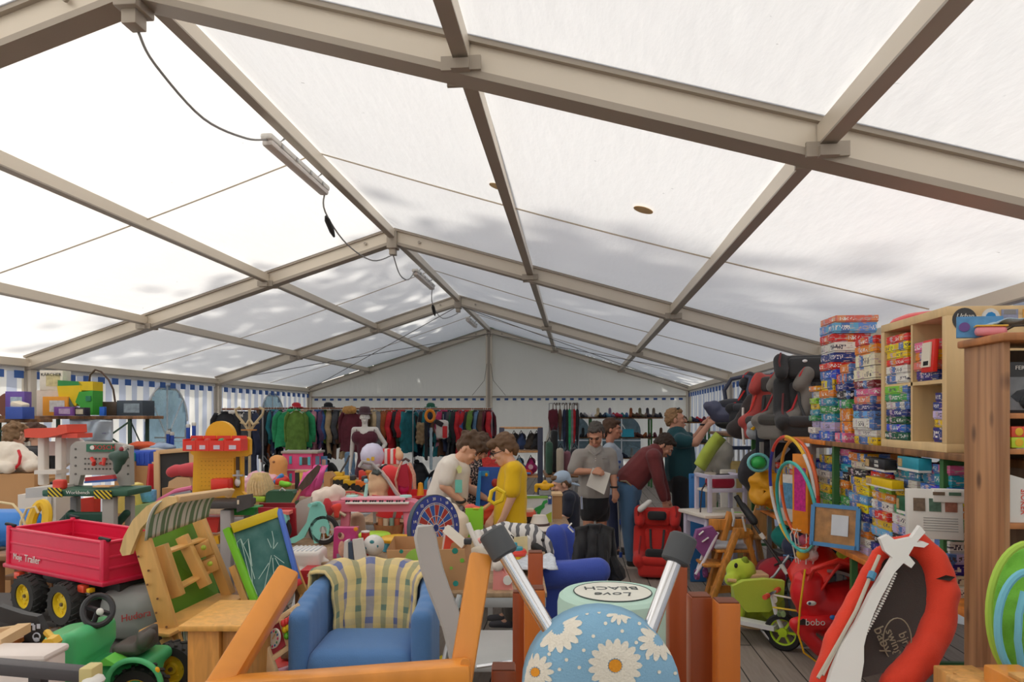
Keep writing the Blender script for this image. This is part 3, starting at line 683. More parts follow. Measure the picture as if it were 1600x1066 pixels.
blob('cushion',[('e',(-.02,0,.24),(.24,.14,.09)),('e',(.18,0,.36),(.07,.13,.13))],M('#2d2e36',.9,'fab'),t,.016)
MB().box((.10,-.1,.33),(.04,.03,.10),0,.01).build('label_tag',M('#a8c23a',.6),t)
t=T('plush_toy','yellow and grey toy bird sitting below the red child seat','toy',W(1181,688,6.35),(0,0,TH))
blob('body',[('e',(0,0,.07),(.09,.06,.07)),('e',(-.03,-.02,.13),(.06,.05,.05))],M('#9aa0a6',.9,'fab'),t,.01);b=MB();b.tube([(-.05,-.04,.10),(0,-.07,.17),(.06,-.05,.15),(.08,-.05,.06)],.022,8);b.build('beak',YEL,t)
t=T('tie','dark tie with yellow tip hanging over the board edge','tie',W(1186,704,6.25),(0,0,TH));MB().grid(lambda u,v:(-.035+.07*u+.02*(v-.5),-.01-.01*sin(v*4),-.14+.32*v),4,8,0,.006).build('cloth',M('#27313f',.8,'fab'),t);MB().prism([(-.04,-.14),(.035,-.14),(.09,-.165),(.0,-.19)],.01).build('tip',YEL,t)
# ---------------- under and in front of the right tables
def hoop(lab,c,r,cols,e,sec):
    t=T('hula_hoop',lab,'hoop',c,e,'hula hoops leaning on the games table');n=48;k=len(cols)
    for i,cc in enumerate(cols):
        b=MB();a0=2*pi*i/k;b.tube([(r*cos(a0+2*pi/k*j/14),r*sin(a0+2*pi/k*j/14),0) for j in range(15)],.0125,7);b.build('segment',M(cc,.3),t)
HX=XF-.06
hoop('striped hula hoop in yellow, white, blue and red',(HX-.03,5.28,1.10),.40,('#f0c020','#e9e6e0','#3a3fa0','#d9402e','#f0c020','#e9e6e0','#3a3fa0','#d9402e'),(0,pi/2-.10,.10),0)
hoop('turquoise hula hoop, the smallest of the hoops',(HX-.07,5.05,1.02),.31,('#3aa79f','#46b3aa'),(0,pi/2-.12,.12),0)
hoop('orange red hula hoop behind the striped one',(HX,5.22,1.12),.36,('#e0622c','#e8982e','#e0622c','#d43a2a'),(0,pi/2-.06,.05),0)
def upright(nm,lab,cat,px,py,zc,w,h,d,c,rz=-.9,lean=0,group=None,c2=None):
    t=T(nm,lab,cat,W(px,py,zc),(lean,0,TH+rz),group);MB().box((0,d/2,h/2),(w,d,h),0,.003).build('carton',M(c,.4,v=.15,s=25),t)
    if c2: MB().box((0,-.001,h*.55),(w*.72,.003,h*.55)).build('picture',M(c2,.4,v=.6,s=40),t)
    return t
upright('board_game_box','tall magenta and orange game box standing on end at the table edge','board game',1250,832,4.95,.14,.55,.05,'#ef8f22',-1.15,0,None,'#c9267e')
upright('board_game_box','white puzzle box with colourful picture standing behind the magenta one','board game',1232,815,5.45,.22,.36,.05,'#e6e2da',-1.1,0,None,'#5f9ac0')
t=T('wooden_puzzle','blue framed wooden puzzle wrapped in clear plastic leaning on games','puzzle',W(1303,856,4.3),(-.12,0,TH-.8));BF=M('#4a86b8',.5)
b=MB();w,h=.27,.25
for c,d in (((0,0,.012),(w,.02,.024)),((0,0,h),(w,.02,.024)),((-w/2,0,h/2),(.024,.02,h)),((w/2,0,h/2),(.024,.02,h))): b.box(c,d)
b.build('frame',BF,t);MB().box((0,.006,h/2),(w,.008,h)).build('picture_panel',M('#a8763f',.2,v=.8,s=16),t);MB().box((.03,-.004,h*.55),(.10,.004,h*.5)).build('plastic_glare',M('#c9cdd2',.1,v=.3),t)
# metal posts, boxes and bags below
for px,y0,y1,zc,lab in ((1190,690,790,6.15,'grey metal post at the end of the orange board'),(1263,697,742,4.95,'white metal post behind the hula hoops')):
    p=W(px,y1,zc);q=W(px,y0,zc);t=T('metal_post',lab,'post',(p.x,p.y,.83),(0,0,0));MB().box((0,0,(q.z-.83)/2),(.03,.03,q.z-.84)).build('post',STEEL,t);MB().box((0,0,.004),(.08,.08,.008)).build('foot_plate',STEEL,t)
bags=(('red fabric bag under the games table beside the wood chair',1222,905,5.75,(.20,.16,.12),'#a3202f'),('dark pink patterned bag lying under the games table',1208,900,6.0,(.17,.15,.10),'#8a3a4a'),('teal plastic helmet under the games table',1236,850,6.1,(.17,.14,.12),'#1d8a80'),('navy bag far back under the games table',1272,872,5.6,(.25,.18,.16),'#2a3350'),('yellow green ball behind the red sled',1332,880,5.25,(.12,.12,.11),'#c8cf3a'))
for lab,px,py,zc,r,c in bags:
    t=T('shopping_bag' if 'bag' in lab else ('ball' if 'ball' in lab else 'helmet'),lab,lab.split()[3] if 0 else ('bag' if 'bag' in lab else 'ball' if 'ball' in lab else 'helmet'),G(px,zc,.0),(0,0,TH))
    z0=max(0,W(px,py,zc).z-r[2]*.5);t.location.z=0
    if z0>.02: q=T('storage_box','grey storage box on the floor under the '+' '.join(lab.split()[:3]),'box',G(px,zc,0),(0,0,TH));MB().box((0,0,z0/2),(r[0]*1.5,r[1]*1.5,z0),0,.01).build('tub',M('#6d6a68',.6),q);MB().box((0,0,z0-.02),(r[0]*1.56,r[1]*1.56,.03),0,.008).build('rim',DKG,q)
    blob('body',[('e',(0,0,r[2]+z0),r)],M(c,.85,'fab'),t,.016,nz=.015,ns=10)
    MB().tube([(-r[0]*.5,-r[1]*.6,r[2]*1.6+z0),(0,-r[1]*.8,r[2]*2.1+z0),(r[0]*.5,-r[1]*.6,r[2]*1.6+z0)],.008,6).build('strap',BLACK,t)
t=T('wire_basket','blue wire shopping basket under the games table','basket',G(1300,5.35,.02),(0,0,TH+.3));b=MB()
for i in range(9): b.tube([(-.28+.07*i,-.2,.55),(-.24+.06*i,-.16,.05),(-.24+.06*i,.16,.05),(-.28+.07*i,.2,.55)],.004,4)
for z,s in ((.55,1),(.3,.94),(.05,.86)): b.tube([(-.28*s,-.2*s,z),(.28*s,-.2*s,z),(.28*s,.2*s,z),(-.28*s,.2*s,z)],.005,4,closed=True)
b.build('wire_mesh',M('#5f7fae',.4,met=.4),t);b=MB();b.tube([(-.28,0,.55),(0,0,.58),(.28,0,.55)],.01,6);b.build('handle',M('#2c4a8c',.5),t)
def wheel(b,c,r,w,ax='x',tm=0,rm=1,n=24,spokes=6,hub=.25):
    pr=[(r*.72,-w/2),(r*.92,-w/2),(r,-w*.25),(r,w*.25),(r*.92,w/2),(r*.72,w/2),(r*.70,0),(r*.72,-w/2)]
    vs=b.lathe(pr[:-1]+[pr[0]],n,tm,c,ax) if 0 else None
    T0=b.x;vv=[];ff=[]
    for rr,z in pr[:-1]:
        for j in range(n):
            a=2*pi*j/n;p=(rr*cos(a),rr*sin(a),z)
            p={'z':p,'x':(z,p[0],p[1]),'y':(p[0],z,p[1])}[ax];vv.append(V(c)+V(p))
    k=len(pr)-1
    for i in range(k):
        for j in range(n): ff.append((i*n+j,i*n+(j+1)%n,((i+1)%k)*n+(j+1)%n,((i+1)%k)*n+j))
    b.add(vv,ff,tm)
    if spokes==0: b.lathe([(0,-w*.3),(r*.71,-w*.3),(r*.71,w*.3),(0,w*.3)],n,rm,c,ax)
    else:
        d={'x':(1,0,0),'y':(0,1,0),'z':(0,0,1)}[ax];d=V(d);b.cyl(V(c)-d*w*.5,V(c)+d*w*.5,r*hub,n=12,m=rm)
        for i in range(spokes):
            a=2*pi*i/spokes;q={'x':(0,cos(a),sin(a)),'y':(cos(a),0,sin(a)),'z':(cos(a),sin(a),0)}[ax];b.beam(V(c),V(c)+V(q)*r*.72,w*.35,r*.12,rm,up=d)
        b.tube([V(c)+V({'x':(0,cos(2*pi*j/n),sin(2*pi*j/n)),'y':(cos(2*pi*j/n),0,sin(2*pi*j/n)),'z':(cos(2*pi*j/n),sin(2*pi*j/n),0)}[ax])*r*.72 for j in range(n)],w*.3,5,rm,closed=True)
# kick scooter / balance bike with lime wheels
t=T('scooter','small balance scooter with black tyre and lime wheel beside green dino','scooter',G(1224,4.95,0),(0,0,TH+.9))
b=MB();wheel(b,(0,0,.13),.13,.045,'x',0,1);b.build('wheel',[BLACK,M('#b5d62a',.4)],t)
b=MB();wheel(b,(0.02,.62,.13),.13,.045,'x',0,1);b.build('wheel',[BLACK,M('#b5d62a',.4)],t)
b=MB();b.beam((0,.05,.15),(0,.58,.16),.10,.03);b.tube([(0,.0,.13),(0,.05,.25),(0,.08,.38)],.016,8);b.build('frame',M('#d8d8d6',.4),t)
b=MB();b.tube([(-.14,.08,.39),(.14,.08,.39)],.012,8);b.tube([(-.15,.08,.39),(-.08,.08,.39)],.018,8,1);b.tube([(.15,.08,.39),(.08,.08,.39)],.018,8,1);b.build('handlebar',[CHROME,M('#e0563c',.5)],t)
g='skateboards lying by the red ride-on'
for i,(px,py,zc,c,w_,lab) in enumerate(((1222,935,5.0,'#d9d6cc','#c8c8c0','white skateboard with pale wheels leaning near the red ride-on toy'),(1232,955,4.85,'#e2c93c','#7f9c6a','yellow skateboard with green wheels in front of the white one'))):
    t=T('skateboard',lab,'skateboard',W(px+14,py,zc),(0.12,.25,TH+1.25+.2*i),g)
    t.scale=(.8,.55,.8)
    MB().prism([(-.09*cos(a)*(1),.30*sin(a)) for a in [2*pi*k/20 for k in range(20)]],.014,0,'z').build('deck',M(c,.5),t)
    for s in(-1,1):
        b=MB();b.box((0,s*.19,-.025),(.09,.03,.03));b.build('truck',STEEL,t)
        for q in(-1,1): b=MB();b.lathe([(.008,-.018),(.027,-.018),(.027,.018),(.008,.018)],14,0,(q*.06,s*.19,-.045),'x');b.build('wheel',M(w_,.5),t)
t,f=P('ski','single white child ski lying on the planks','ski',1240,1012,5.02)
b=MB();b.grid(lambda u,v:(-.22+.55*u,-.03+.06*v,.012+.11*max(0,(.25-u)/.25)**2),16,3,0,.01);b.build('ski_blade',M('#dfe2e2',.3),t);MB().box((.1,0,.03),(.1,.05,.03),0,.008).build('binding',GREY,t)
# stack of string: toy bracelets box
t,f=P('string_bag','white string net bag of balls and tapes hanging at table front','bag',1258,880,5.0);b=MB()
for i in range(7): a=2*pi*i/7;b.tube([(.02*cos(a),.02*sin(a),.34),(.10*cos(a),.08*sin(a),.2),(.06*cos(a),.05*sin(a),0)],.005,4)
for z,r in ((.24,.09),(.12,.09),(.04,.07)): b.tube([(r*cos(2*pi*j/12),r*.8*sin(2*pi*j/12),z) for j in range(12)],.004,4,closed=True)
b.build('net',WHT,t)
for i,(x,y,z,c) in enumerate(((-.03,-.03,.07,'#d9b32c'),(.04,-.02,.06,'#d6d2cc'),(0,.0,.16,'#b0506a'))): MB().ell((x,y,z),.045).build('ball',M(c,.6),t)
# lilac table and chair, lunch bag
LIL=M('#c2bdd0',.5,v=.04)
t,f=P('side_table','pale lilac wooden table behind the purple doll pushchair','table',1127,885,6.55,e=(0,0,TH+.25));tw,td,thh=.62,.5,.5
MB().box((0,0,thh),(tw,td,.03),0,.006).build('tabletop',M('#d8d0c4',.6),t)
for sx in(-1,1):
    for sy in(-1,1): MB().box((sx*(tw/2-.06),sy*(td/2-.06),thh/2-.01),(.05,.05,thh-.02),0,.004).build('leg',LIL,t)
MB().box((0,0,thh-.05),(tw-.1,td-.1,.07)).build('apron',LIL,t)
tz=t.location.z+thh+.016
p=W(1125,808,6.6);t=T('child_chair','lilac child chair standing on the lilac table','chair',(p.x,p.y,tz),(0,0,TH+.15));cw=.34
for sx in(-1,1):
    MB().box((sx*cw/2,-.15,.17),(.035,.035,.34),0,.003).build('leg',LIL,t);MB().box((sx*cw/2,.14,.165),(.035,.035,.33),0,.003).build('leg',LIL,t)
    MB().box((sx*cw/2,-.005,.325),(.035,.32,.035),0,.003).build('armrest',LIL,t)
MB().box((0,-.0,.19),(cw,.3,.022),0,.003).build('seat',M('#ddd6c8',.6),t);MB().box((0,-.15,.325),(cw,.03,.035),0,.003).build('rail',LIL,t);MB().box((0,-.15,.20),(cw,.03,.035),0,.003).build('rail',LIL,t)
o=T('lunch_bag','dark red insulated lunch bag on the lilac chair','bag',(p.x,p.y,tz+.203),(0,0,TH+.15));blob('body',[('b',(0,0,.06),(.24,.2,.11),.04)],M('#a8203a',.8,'fab'),o,.012,nz=.006);MB().tube([(-.1,-.04,.11),(-.05,-.05,.135),(.06,-.05,.135),(.1,-.04,.11)],.008,6).build('handle',BLACK,o)
t,f=P('lunch_strap','black strap hanging from the lilac chair','strap',1096,808,6.45);MB().tube([f(1103,755),f(1097,765),f(1095,785),f(1094,806)],.014,6,flat=.4).build('webbing',M('#3a3034',.8),t)
o=MB().box((0,0,.03),(.1,.08,.06),0,.01).build('toy_block',M('#7ecb3a',.5),loc=W(1152,811,6.45),e=(0,0,TH));tag(o,'small lime green toy block on the lilac table edge','toy')
t,f=P('cap','beige cap lying on the lilac table','cap',1122,811,6.5);blob('crown',[('e',(0,0,.03),(.10,.09,.055))],M('#b9b3a2',.9,'fab'),t,.01);MB().grid(lambda u,v:(-.16+.09*u,-.05+.1*v,.012),4,4,0,.006).build('brim',M('#b9b3a2',.9,'fab'),t)
# bedding, boards and bed slats leaning at the right wall
t,f=P('bedding_pile','grey and lime bedding draped high behind the lilac chair','blanket',1118,800,7.3)
blob('grey_blanket',[('c',f(1100,748),f(1128,712),.09,.12),('c',f(1108,722),f(1134,702),.10,.08),('c',f(1092,800),f(1096,738),.05,.07),('c',f(1104,800),f(1106,740),.045,.08),('c',f(1112,798),f(1114,745),.05,.08),('c',f(1128,760),f(1130,720),.05,.09)],M('#aba79d',.9,'fab'),t,.014,nz=.04,ns=11)
MB().grid(lambda u,v:f(1086+34*u+13*v,726-50*u+10*v-4*sin(pi*u),-.14-.05*sin(pi*v)+.02*sin(u*11)),14,8,0,.02).build('lime_blanket',M('#a9b94a',.9,'fab'),t,sm=3)
planks=(('white rounded board standing behind the lilac chair',1140,800,7.0,.16,.42,'#ddd8cd'),('tall cream yellow board with straw cover standing at the green post',1161,785,7.2,.22,.42,'#c9b172'),('pale board standing left of the lilac chair back',1112,800,7.15,.12,.40,'#cfc3b2'),('blue mattress edge standing behind the lilac table',1091,885,7.0,.16,.92,'#2f6fae'),('brown board standing behind the lilac table',1115,885,7.1,.14,.48,'#9a6a38'),('amber board standing behind the lilac table, right one',1130,885,7.12,.10,.48,'#b8842f'))
for lab,px,py,zc,w,h,c in planks:
    z0=0 if py>850 else .62
    p=W(px,py,zc);t=T('board',lab,'board',(p.x,p.y,0),(-.05,0,TH));zb=max(0,p.z);hh=p.z+h
    MB().box((0,0,hh/2),(w,.035,hh),0,.012).build('panel',M(c,.6,v=.08),t);MB().box((0,-.019,hh*.97),(w*.8,.004,.02)).build('edge_strip',M(c,.5,v=.2),t)
t,f=P('cot_side','dark slatted cot side standing by the right wall','cot side',1165,745,7.9);b=MB()
for i in range(7): b.beam(f(1146+i*8,745),f(1146+i*8,700),.02,.02)
b.build('slat',M('#c9cbd0',.5),t);MB().beam(f(1142,745),f(1198,745),.03,.04).build('rail',M('#2b3a5c',.5),t);b=MB();b.beam(f(1142,700),f(1198,700),.03,.04);b.build('rail',M('#2b3a5c',.5),t)
t,f=P('pushchair','dark folded pushchair with black hood stored below the orange board','pushchair',1215,800,6.35)
blob('hood',[('c',f(1180,735),f(1215,715),.16,.20),('c',f(1215,715),f(1240,725),.18,.12),('c',f(1175,745),f(1195,760),.12,.14)],M('#26252b',.9,'fab'),t,.02,nz=.02)
b=MB();b.tube([f(1192,742,-.2),f(1232,700,-.2)],.02,8);b.tube([f(1190,730,-.18),f(1245,730,-.18)],.014,8);b.build('frame_tube',STEEL,t)
blob('seat',[('c',f(1205,768),f(1240,745),.10,.14)],M('#5c5450',.9,'fab'),t,.02)
o=T('toy_hat','round green toy ball on a pale blue ring hanging at the post','toy',W(1185,723,5.95),(0,0,TH));b=MB();b.ell((0,0,0),(.065,.065,.055));b.build('ball',M('#2ea24a',.4),o);b=MB();b.tube([(.085*cos(a),0,.07*sin(a)) for a in [2*pi*k/20 for k in range(20)]],.014,7,closed=True);b.build('ring',M('#7ac7c9',.4),o)
o=T('carrier_bag','yellow orange crumpled plastic bag on the lower table end','bag',W(1200,792,6.05),(0,0,TH));blob('body',[('e',(0,0,.13),(.16,.12,.14)),('e',(-.05,0,.24),(.1,.08,.08)),('e',(.1,0,.22),(.08,.08,.08))],M('#eaa51c',.5),o,.014,nz=.05,ns=11);MB().tube([(-.05,-.02,.30),(-.02,-.04,.36),(.04,-.02,.30)],.012,6).build('handle',M('#eaa51c',.5),o)
# wooden high chairs
HCW=M('#cf8a3c',.4,'wood',v=.14)
def high_chair(lab,px,py,zc,mt,rz,s=1.0,cushion=None):
    t=T('high_chair',lab,'high chair',G(px,zc,0),(0,0,TH+rz),'wooden high chairs by the games wall');w=.40*s
    for sx in(-1,1):
        MB().beam((sx*w/2,.26*s,.0),(sx*(w/2-.03),-.08*s,.78*s),.035,.075*s,up=(1,0,0)).build('leg',mt,t)
        MB().beam((sx*w/2,-.30*s,.0),(sx*(w/2-.02),.02*s,.52*s),.033,.06*s,up=(1,0,0)).build('leg',mt,t)
    MB().box((0,-.06*s,.75*s),(w-.06,.03,.10*s),0,.01).build('backrest',mt,t);MB().box((0,.02*s,.60*s),(w-.05,.03,.07*s),0,.01).build('backrest',mt,t)
    MB().box((0,.0,.48*s),(w-.04,.30*s,.022),0,.01).build('seat',mt,t);MB().box((0,-.12*s,.22*s),(w-.04,.26*s,.02),0,.01).build('footrest',mt,t)
    MB().box((0,-.27*s,.08*s),(w-.03,.03,.05)).build('stretcher',mt,t)
    if cushion: blob('cushion',[('b',(0,0,.51*s),(w*.85,.28*s,.04),.02)],cushion,t,.014)
    return t
t,f=P('high_chair','orange wooden high chair with A-shaped legs and grey seat cushion','high chair',1140,935,6.1,'wooden high chairs by the games wall')
for a,b_,d0,d1 in ((f(1152,827,-.1),f(1110,943,-.28),0,0),(f(1163,829,-.1),f(1187,915,-.05),0,0),(f(1141,800,.12),f(1102,945,.1),0,0),(f(1172,830,.1),f(1163,905,.3),0,0)):
    bb=V(b_);bb.z=max(-t.location.z,bb.z);MB().beam(a,bb,.045,.085,0,.008,up=(0,1,0)).build('leg',HCW,t)
MB().beam(f(1146,833,-.12),f(1170,833,-.12),.05,.085,0,.008).build('crosspiece',HCW,t)
MB().box(f(1141,857,.03),(.33,.30,.025),0,.01).build('seat',HCW,t);blob('cushion',[('b',f(1140,851,.03),(.34,.28,.05),.02)],M('#a9adb5',.9,'fab'),t,.014)
MB().box(f(1113,880,-.05),(.22,.26,.025),0,.01).build('footrest',HCW,t);MB().box(f(1136,820,.12),(.32,.04,.10),0,.01).build('tray',HCW,t);MB().beam(f(1112,922,-.2),f(1175,918,-.05),.03,.06).build('stretcher',HCW,t)
b=MB();b.tube([f(1144,795,-.15),f(1147,812,-.18),f(1145,822,-.15)],.012,6);b.tube([f(1160,808,-.15),f(1165,830,-.15)],.02,6,flat=.4);b.build('safety_strap',M('#c9c6c2',.7),t)
t,f=P('high_chair','pale beech high chair with slotted curved back, behind the orange one','high chair',1190,905,6.35,'wooden high chairs by the games wall');LW2=M('#c99a62',.45,'wood',v=.1)
for a,b_ in ((f(1203,795),f(1215,905)),(f(1176,805),f(1196,905)),(f(1176,830,.15),f(1172,905,.2))): MB().beam(a,b_,.035,.07,0,.006,up=(0,1,0)).build('leg',LW2,t)
b=MB();q=[(1183,783),(1207,793),(1200,835),(1193,842),(1186,838),(1180,815),(1174,812)];b.prism([(f(x,y).x,f(x,y).z) for x,y in q],.03);b.build('backrest',LW2,t)
b=MB();q=[(1190,792),(1202,797),(1198,806),(1187,800)];b.prism([(f(x,y).x,f(x,y).z) for x,y in q],.036);b.build('slot',M('#5e4a34',.7),t)
MB().box(f(1183,838,.02),(.3,.28,.022),0,.008).build('seat',LW2,t)
# pushchair rods
t,f=P('pushchair','folded umbrella pushchair with black grip and white-jointed black tube','pushchair',1232,930,5.3)
b=MB();b.tube([f(1150,775,.3),f(1165,800,.25)],.022,8);b.build('grip',BLACK,t);b=MB();b.tube([f(1165,800,.25),f(1190,838,.15),f(1235,902,0)],.012,8);b.build('tube',M('#2a2624',.4),t)
b=MB();b.tube([f(1188,834,.15),f(1194,842,.14)],.017,8);b.tube([f(1220,882,.03),f(1230,897,0)],.017,8);b.build('joint',WHT,t);blob('folded_cloth',[('c',f(1160,790,.28),f(1178,815,.2),.03,.035)],BLACK,t,.012)
b=MB();wheel(b,f(1236,915,0),.07,.03,'x');b.build('wheel',[BLACK,GREY],t)
b=MB();b.tube([f(1233,868,.1),f(1210,900,.12),f(1192,915,.15)],.010,8);b.build('light_tube',STEEL,t)
# purple doll pushchair
t,f=P('doll_pushchair','purple fabric doll pushchair with two white slots and white-purple frame','doll pushchair',1100,902,6.05)
PUR=M('#8c4c86',.8,'fab');b=MB();q=[(1112,822),(1088,828),(1082,850),(1098,869),(1112,858),(1121,835)];b.prism([(f(x,y).x,f(x,y).z) for x,y in q],.07);b.build('hood',PUR,t)
for q in (((1092,836),(1099,830)),((1097,847),(1107,840))):
    b=MB();b.tube([f(q[0][0],q[0][1],-.042),f(q[1][0],q[1][1],-.042)],.018,8,flat=.3);b.build('window_slot',WHT,t)
b=MB();b.tube([f(1122,832,-.02),f(1101,875,-.05),f(1087,898,-.08)],.014,8);b.build('frame_tube',M('#d8d2da',.4),t);b=MB();b.tube([f(1110,845,.1),f(1098,868,.08),f(1090,890,.05)],.014,8);b.build('frame_tube',M('#d8d2da',.4),t)
b=MB();wheel(b,f(1089,898,-.05),.045,.03,'x',0,0);b.build('wheel',PUR,t);b=MB();wheel(b,f(1102,895,.12),.045,.03,'x',0,0);b.build('wheel',PUR,t)
# green plush dinosaur rocker
t,f=P('rocking_dinosaur','lime green plush dinosaur rocker with curved saddle wings','rocker',1180,972,5.25);LIME=M('#b4c83c',.9,'fab',s=14)
blob('plush_body',[('e',f(1158,893,.05),(.115,.10,.10)),('c',f(1160,905,.08),f(1168,945,.1),.085,.12),('e',f(1143,906,-.02),(.055,.06,.05)),('c',f(1170,945,.12),f(1200,945,.15),.13,.13),('c',f(1157,950,.0),f(1155,962,-.02),.05,.045),('c',f(1200,950,.0),f(1202,962,-.02),.05,.045)],LIME,t,.014,nz=.006,ns=20)
b=MB();q=[(1143,915),(1160,907),(1195,904),(1224,907),(1222,935),(1200,955),(1165,955),(1147,935)];b.prism([(f(x,y,-.1).x,f(x,y,-.1).z) for x,y in q],.06,0,'y',-.10);b.build('saddle_wing',M('#b9cc44',.9,'fab'),t)
MB().box(f(1176,899,.05),(.19,.16,.045),0,.006).build('seat_box',M('#d9b28c',.6),t)
b=MB();b.tube([f(1137,907,-.08),f(1150,908,-.08)],.014,8);b.tube([f(1137,903,.1),f(1148,904,.1)],.014,8);b.build('grip',M('#cfa878',.5),t);MB().ell(f(1150,884,-.05),(.014,.01,.02)).build('eye',BLACK,t);MB().ell(f(1164,878,.02),(.03,.03,.04)).build('ear_patch',M('#7a8f2a',.9),t)
for d in(-.12,.18): b=MB();b.grid(lambda u,v,d=d:tuple(V(f(1143+u*80,966,d))+V((0,-.02+.04*v,.06*(2*u-1)**2-.05))),14,2,0,.03);b.build('rocker_rail',CARDL,t)
# red ride-on toy with eye
t,f=P('ride_on_toy','bright red plastic rocking animal with white eye and white lettering','ride-on toy',1290,1030,4.65);RP=M('#d6262a',.3,v=.05)
blob('body',[('e',f(1262,925,.0),(.115,.10,.14)),('e',f(1262,905,.0),(.10,.09,.06)),('c',f(1268,945,.02),f(1300,950,.08),.11,.15),('c',f(1300,945,.08),f(1345,925,.15),.15,.10),('c',f(1280,960,.05),f(1312,985,.08),.12,.10)],RP,t,.014)
blob('rocker_base',[('c',f(1243,975,-.05),f(1285,972,-.05),.045,.06),('c',f(1245,978,-.05),f(1282,1015,-.05),.045,.05),('c',f(1280,972,.2),f(1310,985,.2),.05,.05),('c',f(1282,1015,-.05),f(1325,1008,.1),.05,.05),('c',f(1300,970,-.05),f(1330,1005,.05),.05,.05)],RP,t,.014)
b=MB();b.ell(f(1268,943,-.125),(.032,.012,.016),0);b.build('eye',WHT,t);b=MB();b.ell(f(1265,943,-.137),(.010,.006,.010),0);b.build('pupil',M('#2d3a5a',.3),t);MB().ell(f(1301,965,-.125),(.02,.012,.016)).build('nostril',M('#2f6fb8',.3),t)
txt('bobo',.062,WHT,t,f(1274,973,-.115),(pi/2,0,0));MB().prism([(-.03,-.02),(.03,-.02),(.035,.0),(0,.022),(-.035,0)],.004).build('emblem',M('#3a2a2a',.4),t,f(1255,972,-.105))
MB().tube([f(1255,895,.0),f(1262,893,-.2)],.018,8).build('handlebar',RP,t)
t,f=P('plastic_sled','red plastic bob sled with grey padded seat behind the red ride-on','sled',1310,930,4.85)
def sl_(u,v): a=(v-.5)*2;return tuple(V(f(1254+u*112,928-48*sin(pi*min(1,u*1.15))-4*u,0))+V((0,.28*a,.10*abs(a)**2.5-.04*(1-abs(a)))))
MB().grid(sl_,24,12,0,.015).build('hull',M('#d8291f',.35),t,sm=3);MB().grid(lambda u,v:tuple(V(f(1290+u*50,889+u*u*14,-.18+.18*v))+V((0,-.02,.0))),10,4,0,.02).build('seat_pad',M('#9a9593',.7),t)
b=MB();b.tube([f(1256,922,-.25),f(1270,890,-.28),f(1310,876,-.3),f(1362,890,-.3)],.018,8);b.build('rim',M('#e03228',.35),t)
t,f=P('rope','thin yellow rope hanging from the ride-on to the floor','rope',1290,1035,4.3);MB().tube([f(1258,890),f(1250,950),f(1247,990),f(1256,1020),f(1278,1036)],.006,6).build('cord',YEL,t)
# ---------------- foreground: things piled on low tables just below the picture's lower edge
LAQ=M('#e0913c',.32,'wood',s=1.2,v=.10);TEAK=M('#9c4a22',.35,'wood',s=1.5,v=.16);TEAKO=M('#bf6a24',.35,'wood',s=1.5,v=.14)
def low_table(lab,p,w,d,z,mt,e=(0,0,TH)):
    t=T('low_table',lab,'table',(p.x,p.y,0),e);MB().box((0,0,z-.015),(w,d,.03),0,.005).build('tabletop',mt,t)
    for sx in(-1,1):
        for sy in(-1,1): MB().box((sx*(w/2-.06),sy*(d/2-.06),(z-.03)/2),(.05,.05,z-.03)).build('leg',mt,t)
    return t
low_table('low wooden table under the upturned chairs in the foreground',G(800,1.75),1.5,1.0,.70,BRN)
low_table('low wooden table under the red baby bouncer',G(1400,2.35),.8,.7,.50,PINE)
# lacquered armchair lying upside down, nearest thing
t,f=P('wooden_armchair','honey lacquered wooden armchair frame lying upturned across the foreground','armchair',560,1120,1.32);t.location.z=.705;f0=W(560,1120,1.32).z-.705
def g_(x,y,d=0): q=f(x,y,d);return V((q.x,q.y,q.z+f0))
MB().beam(g_(752,868,.12),g_(712,1110,.02),.046,.075,0,.008,up=(0,1,0)).build('leg',LAQ,t)
MB().beam(g_(452,898,.16),g_(332,1095,-.02),.046,.075,0,.008,up=(0,1,0)).build('leg',LAQ,t)
MB().beam(g_(320,1080,-.03),g_(735,1049,-.01),.04,.052,0,.008,up=(0,1,0)).build('armrest',LAQ,t)
MB().beam(g_(345,1100,.30),g_(720,1105,.45),.04,.05,0,.008,up=(0,1,0)).build('rail',LAQ,t)
for k_ in range(3): MB().box((-.18+.18*k_,.25,.02),(.05,.5,.02),0,.004).build('slat',LAQ,t)
MB().lathe([(0,0),(.009,0),(.009,.004),(0,.004)],12,0,g_(727,1037,-.03),'y').build('plug',M('#d98a3a',.4),t)
# upturned stool with daisy seat and chrome legs
t,f=P('upholstered_stool','upturned stool with blue daisy-print pad and chrome legs with grey rubber feet','stool',940,1130,1.30);t.location.z=.72;f0=W(940,1130,1.30).z-.72
pad=NT('daisy_print');tc=pad.a('TexCoord').outputs['Object'];n=pad.a('TexNoise',{'Vector':tc,'Scale':5.0}).outputs[0];n2=pad.a('TexNoise',{'Vector':tc,'Scale':300.0}).outputs[0]
pad.pr(pad.mix(n,(.20,.42,.62),(.32,.56,.74)),.8,0,n2,.2);PAD=pad.m
pc=g_=None
def g_(x,y,d=0): q=f(x,y,d);return V((q.x,q.y,q.z+f0))
cpx,cpy,rpx,rpy=940,1084,124,128
def padsurf(a,r):
    rr=r*r;y=.05*(rr*rr);c=g_(cpx+rpx*r*cos(a),cpy+rpy*r*sin(a)*-1,y-.045);return c
b=MB();vs=[];NN=40;RR=[i/10 for i in range(1,10)]+[.96,1.0]
for r in RR:
    for j in range(NN): vs.append(padsurf(2*pi*j/NN,r))
ctr=padsurf(0,.001);fs=[(len(vs),(j+1)%NN,j) for j in range(NN)]
for i in range(len(RR)-1):
    for j in range(NN): fs.append((i*NN+j,i*NN+(j+1)%NN,(i+1)*NN+(j+1)%NN,(i+1)*NN+j))
back=[v+V((0,.06,0)) for v in vs[-NN:]];nb=len(vs)+1
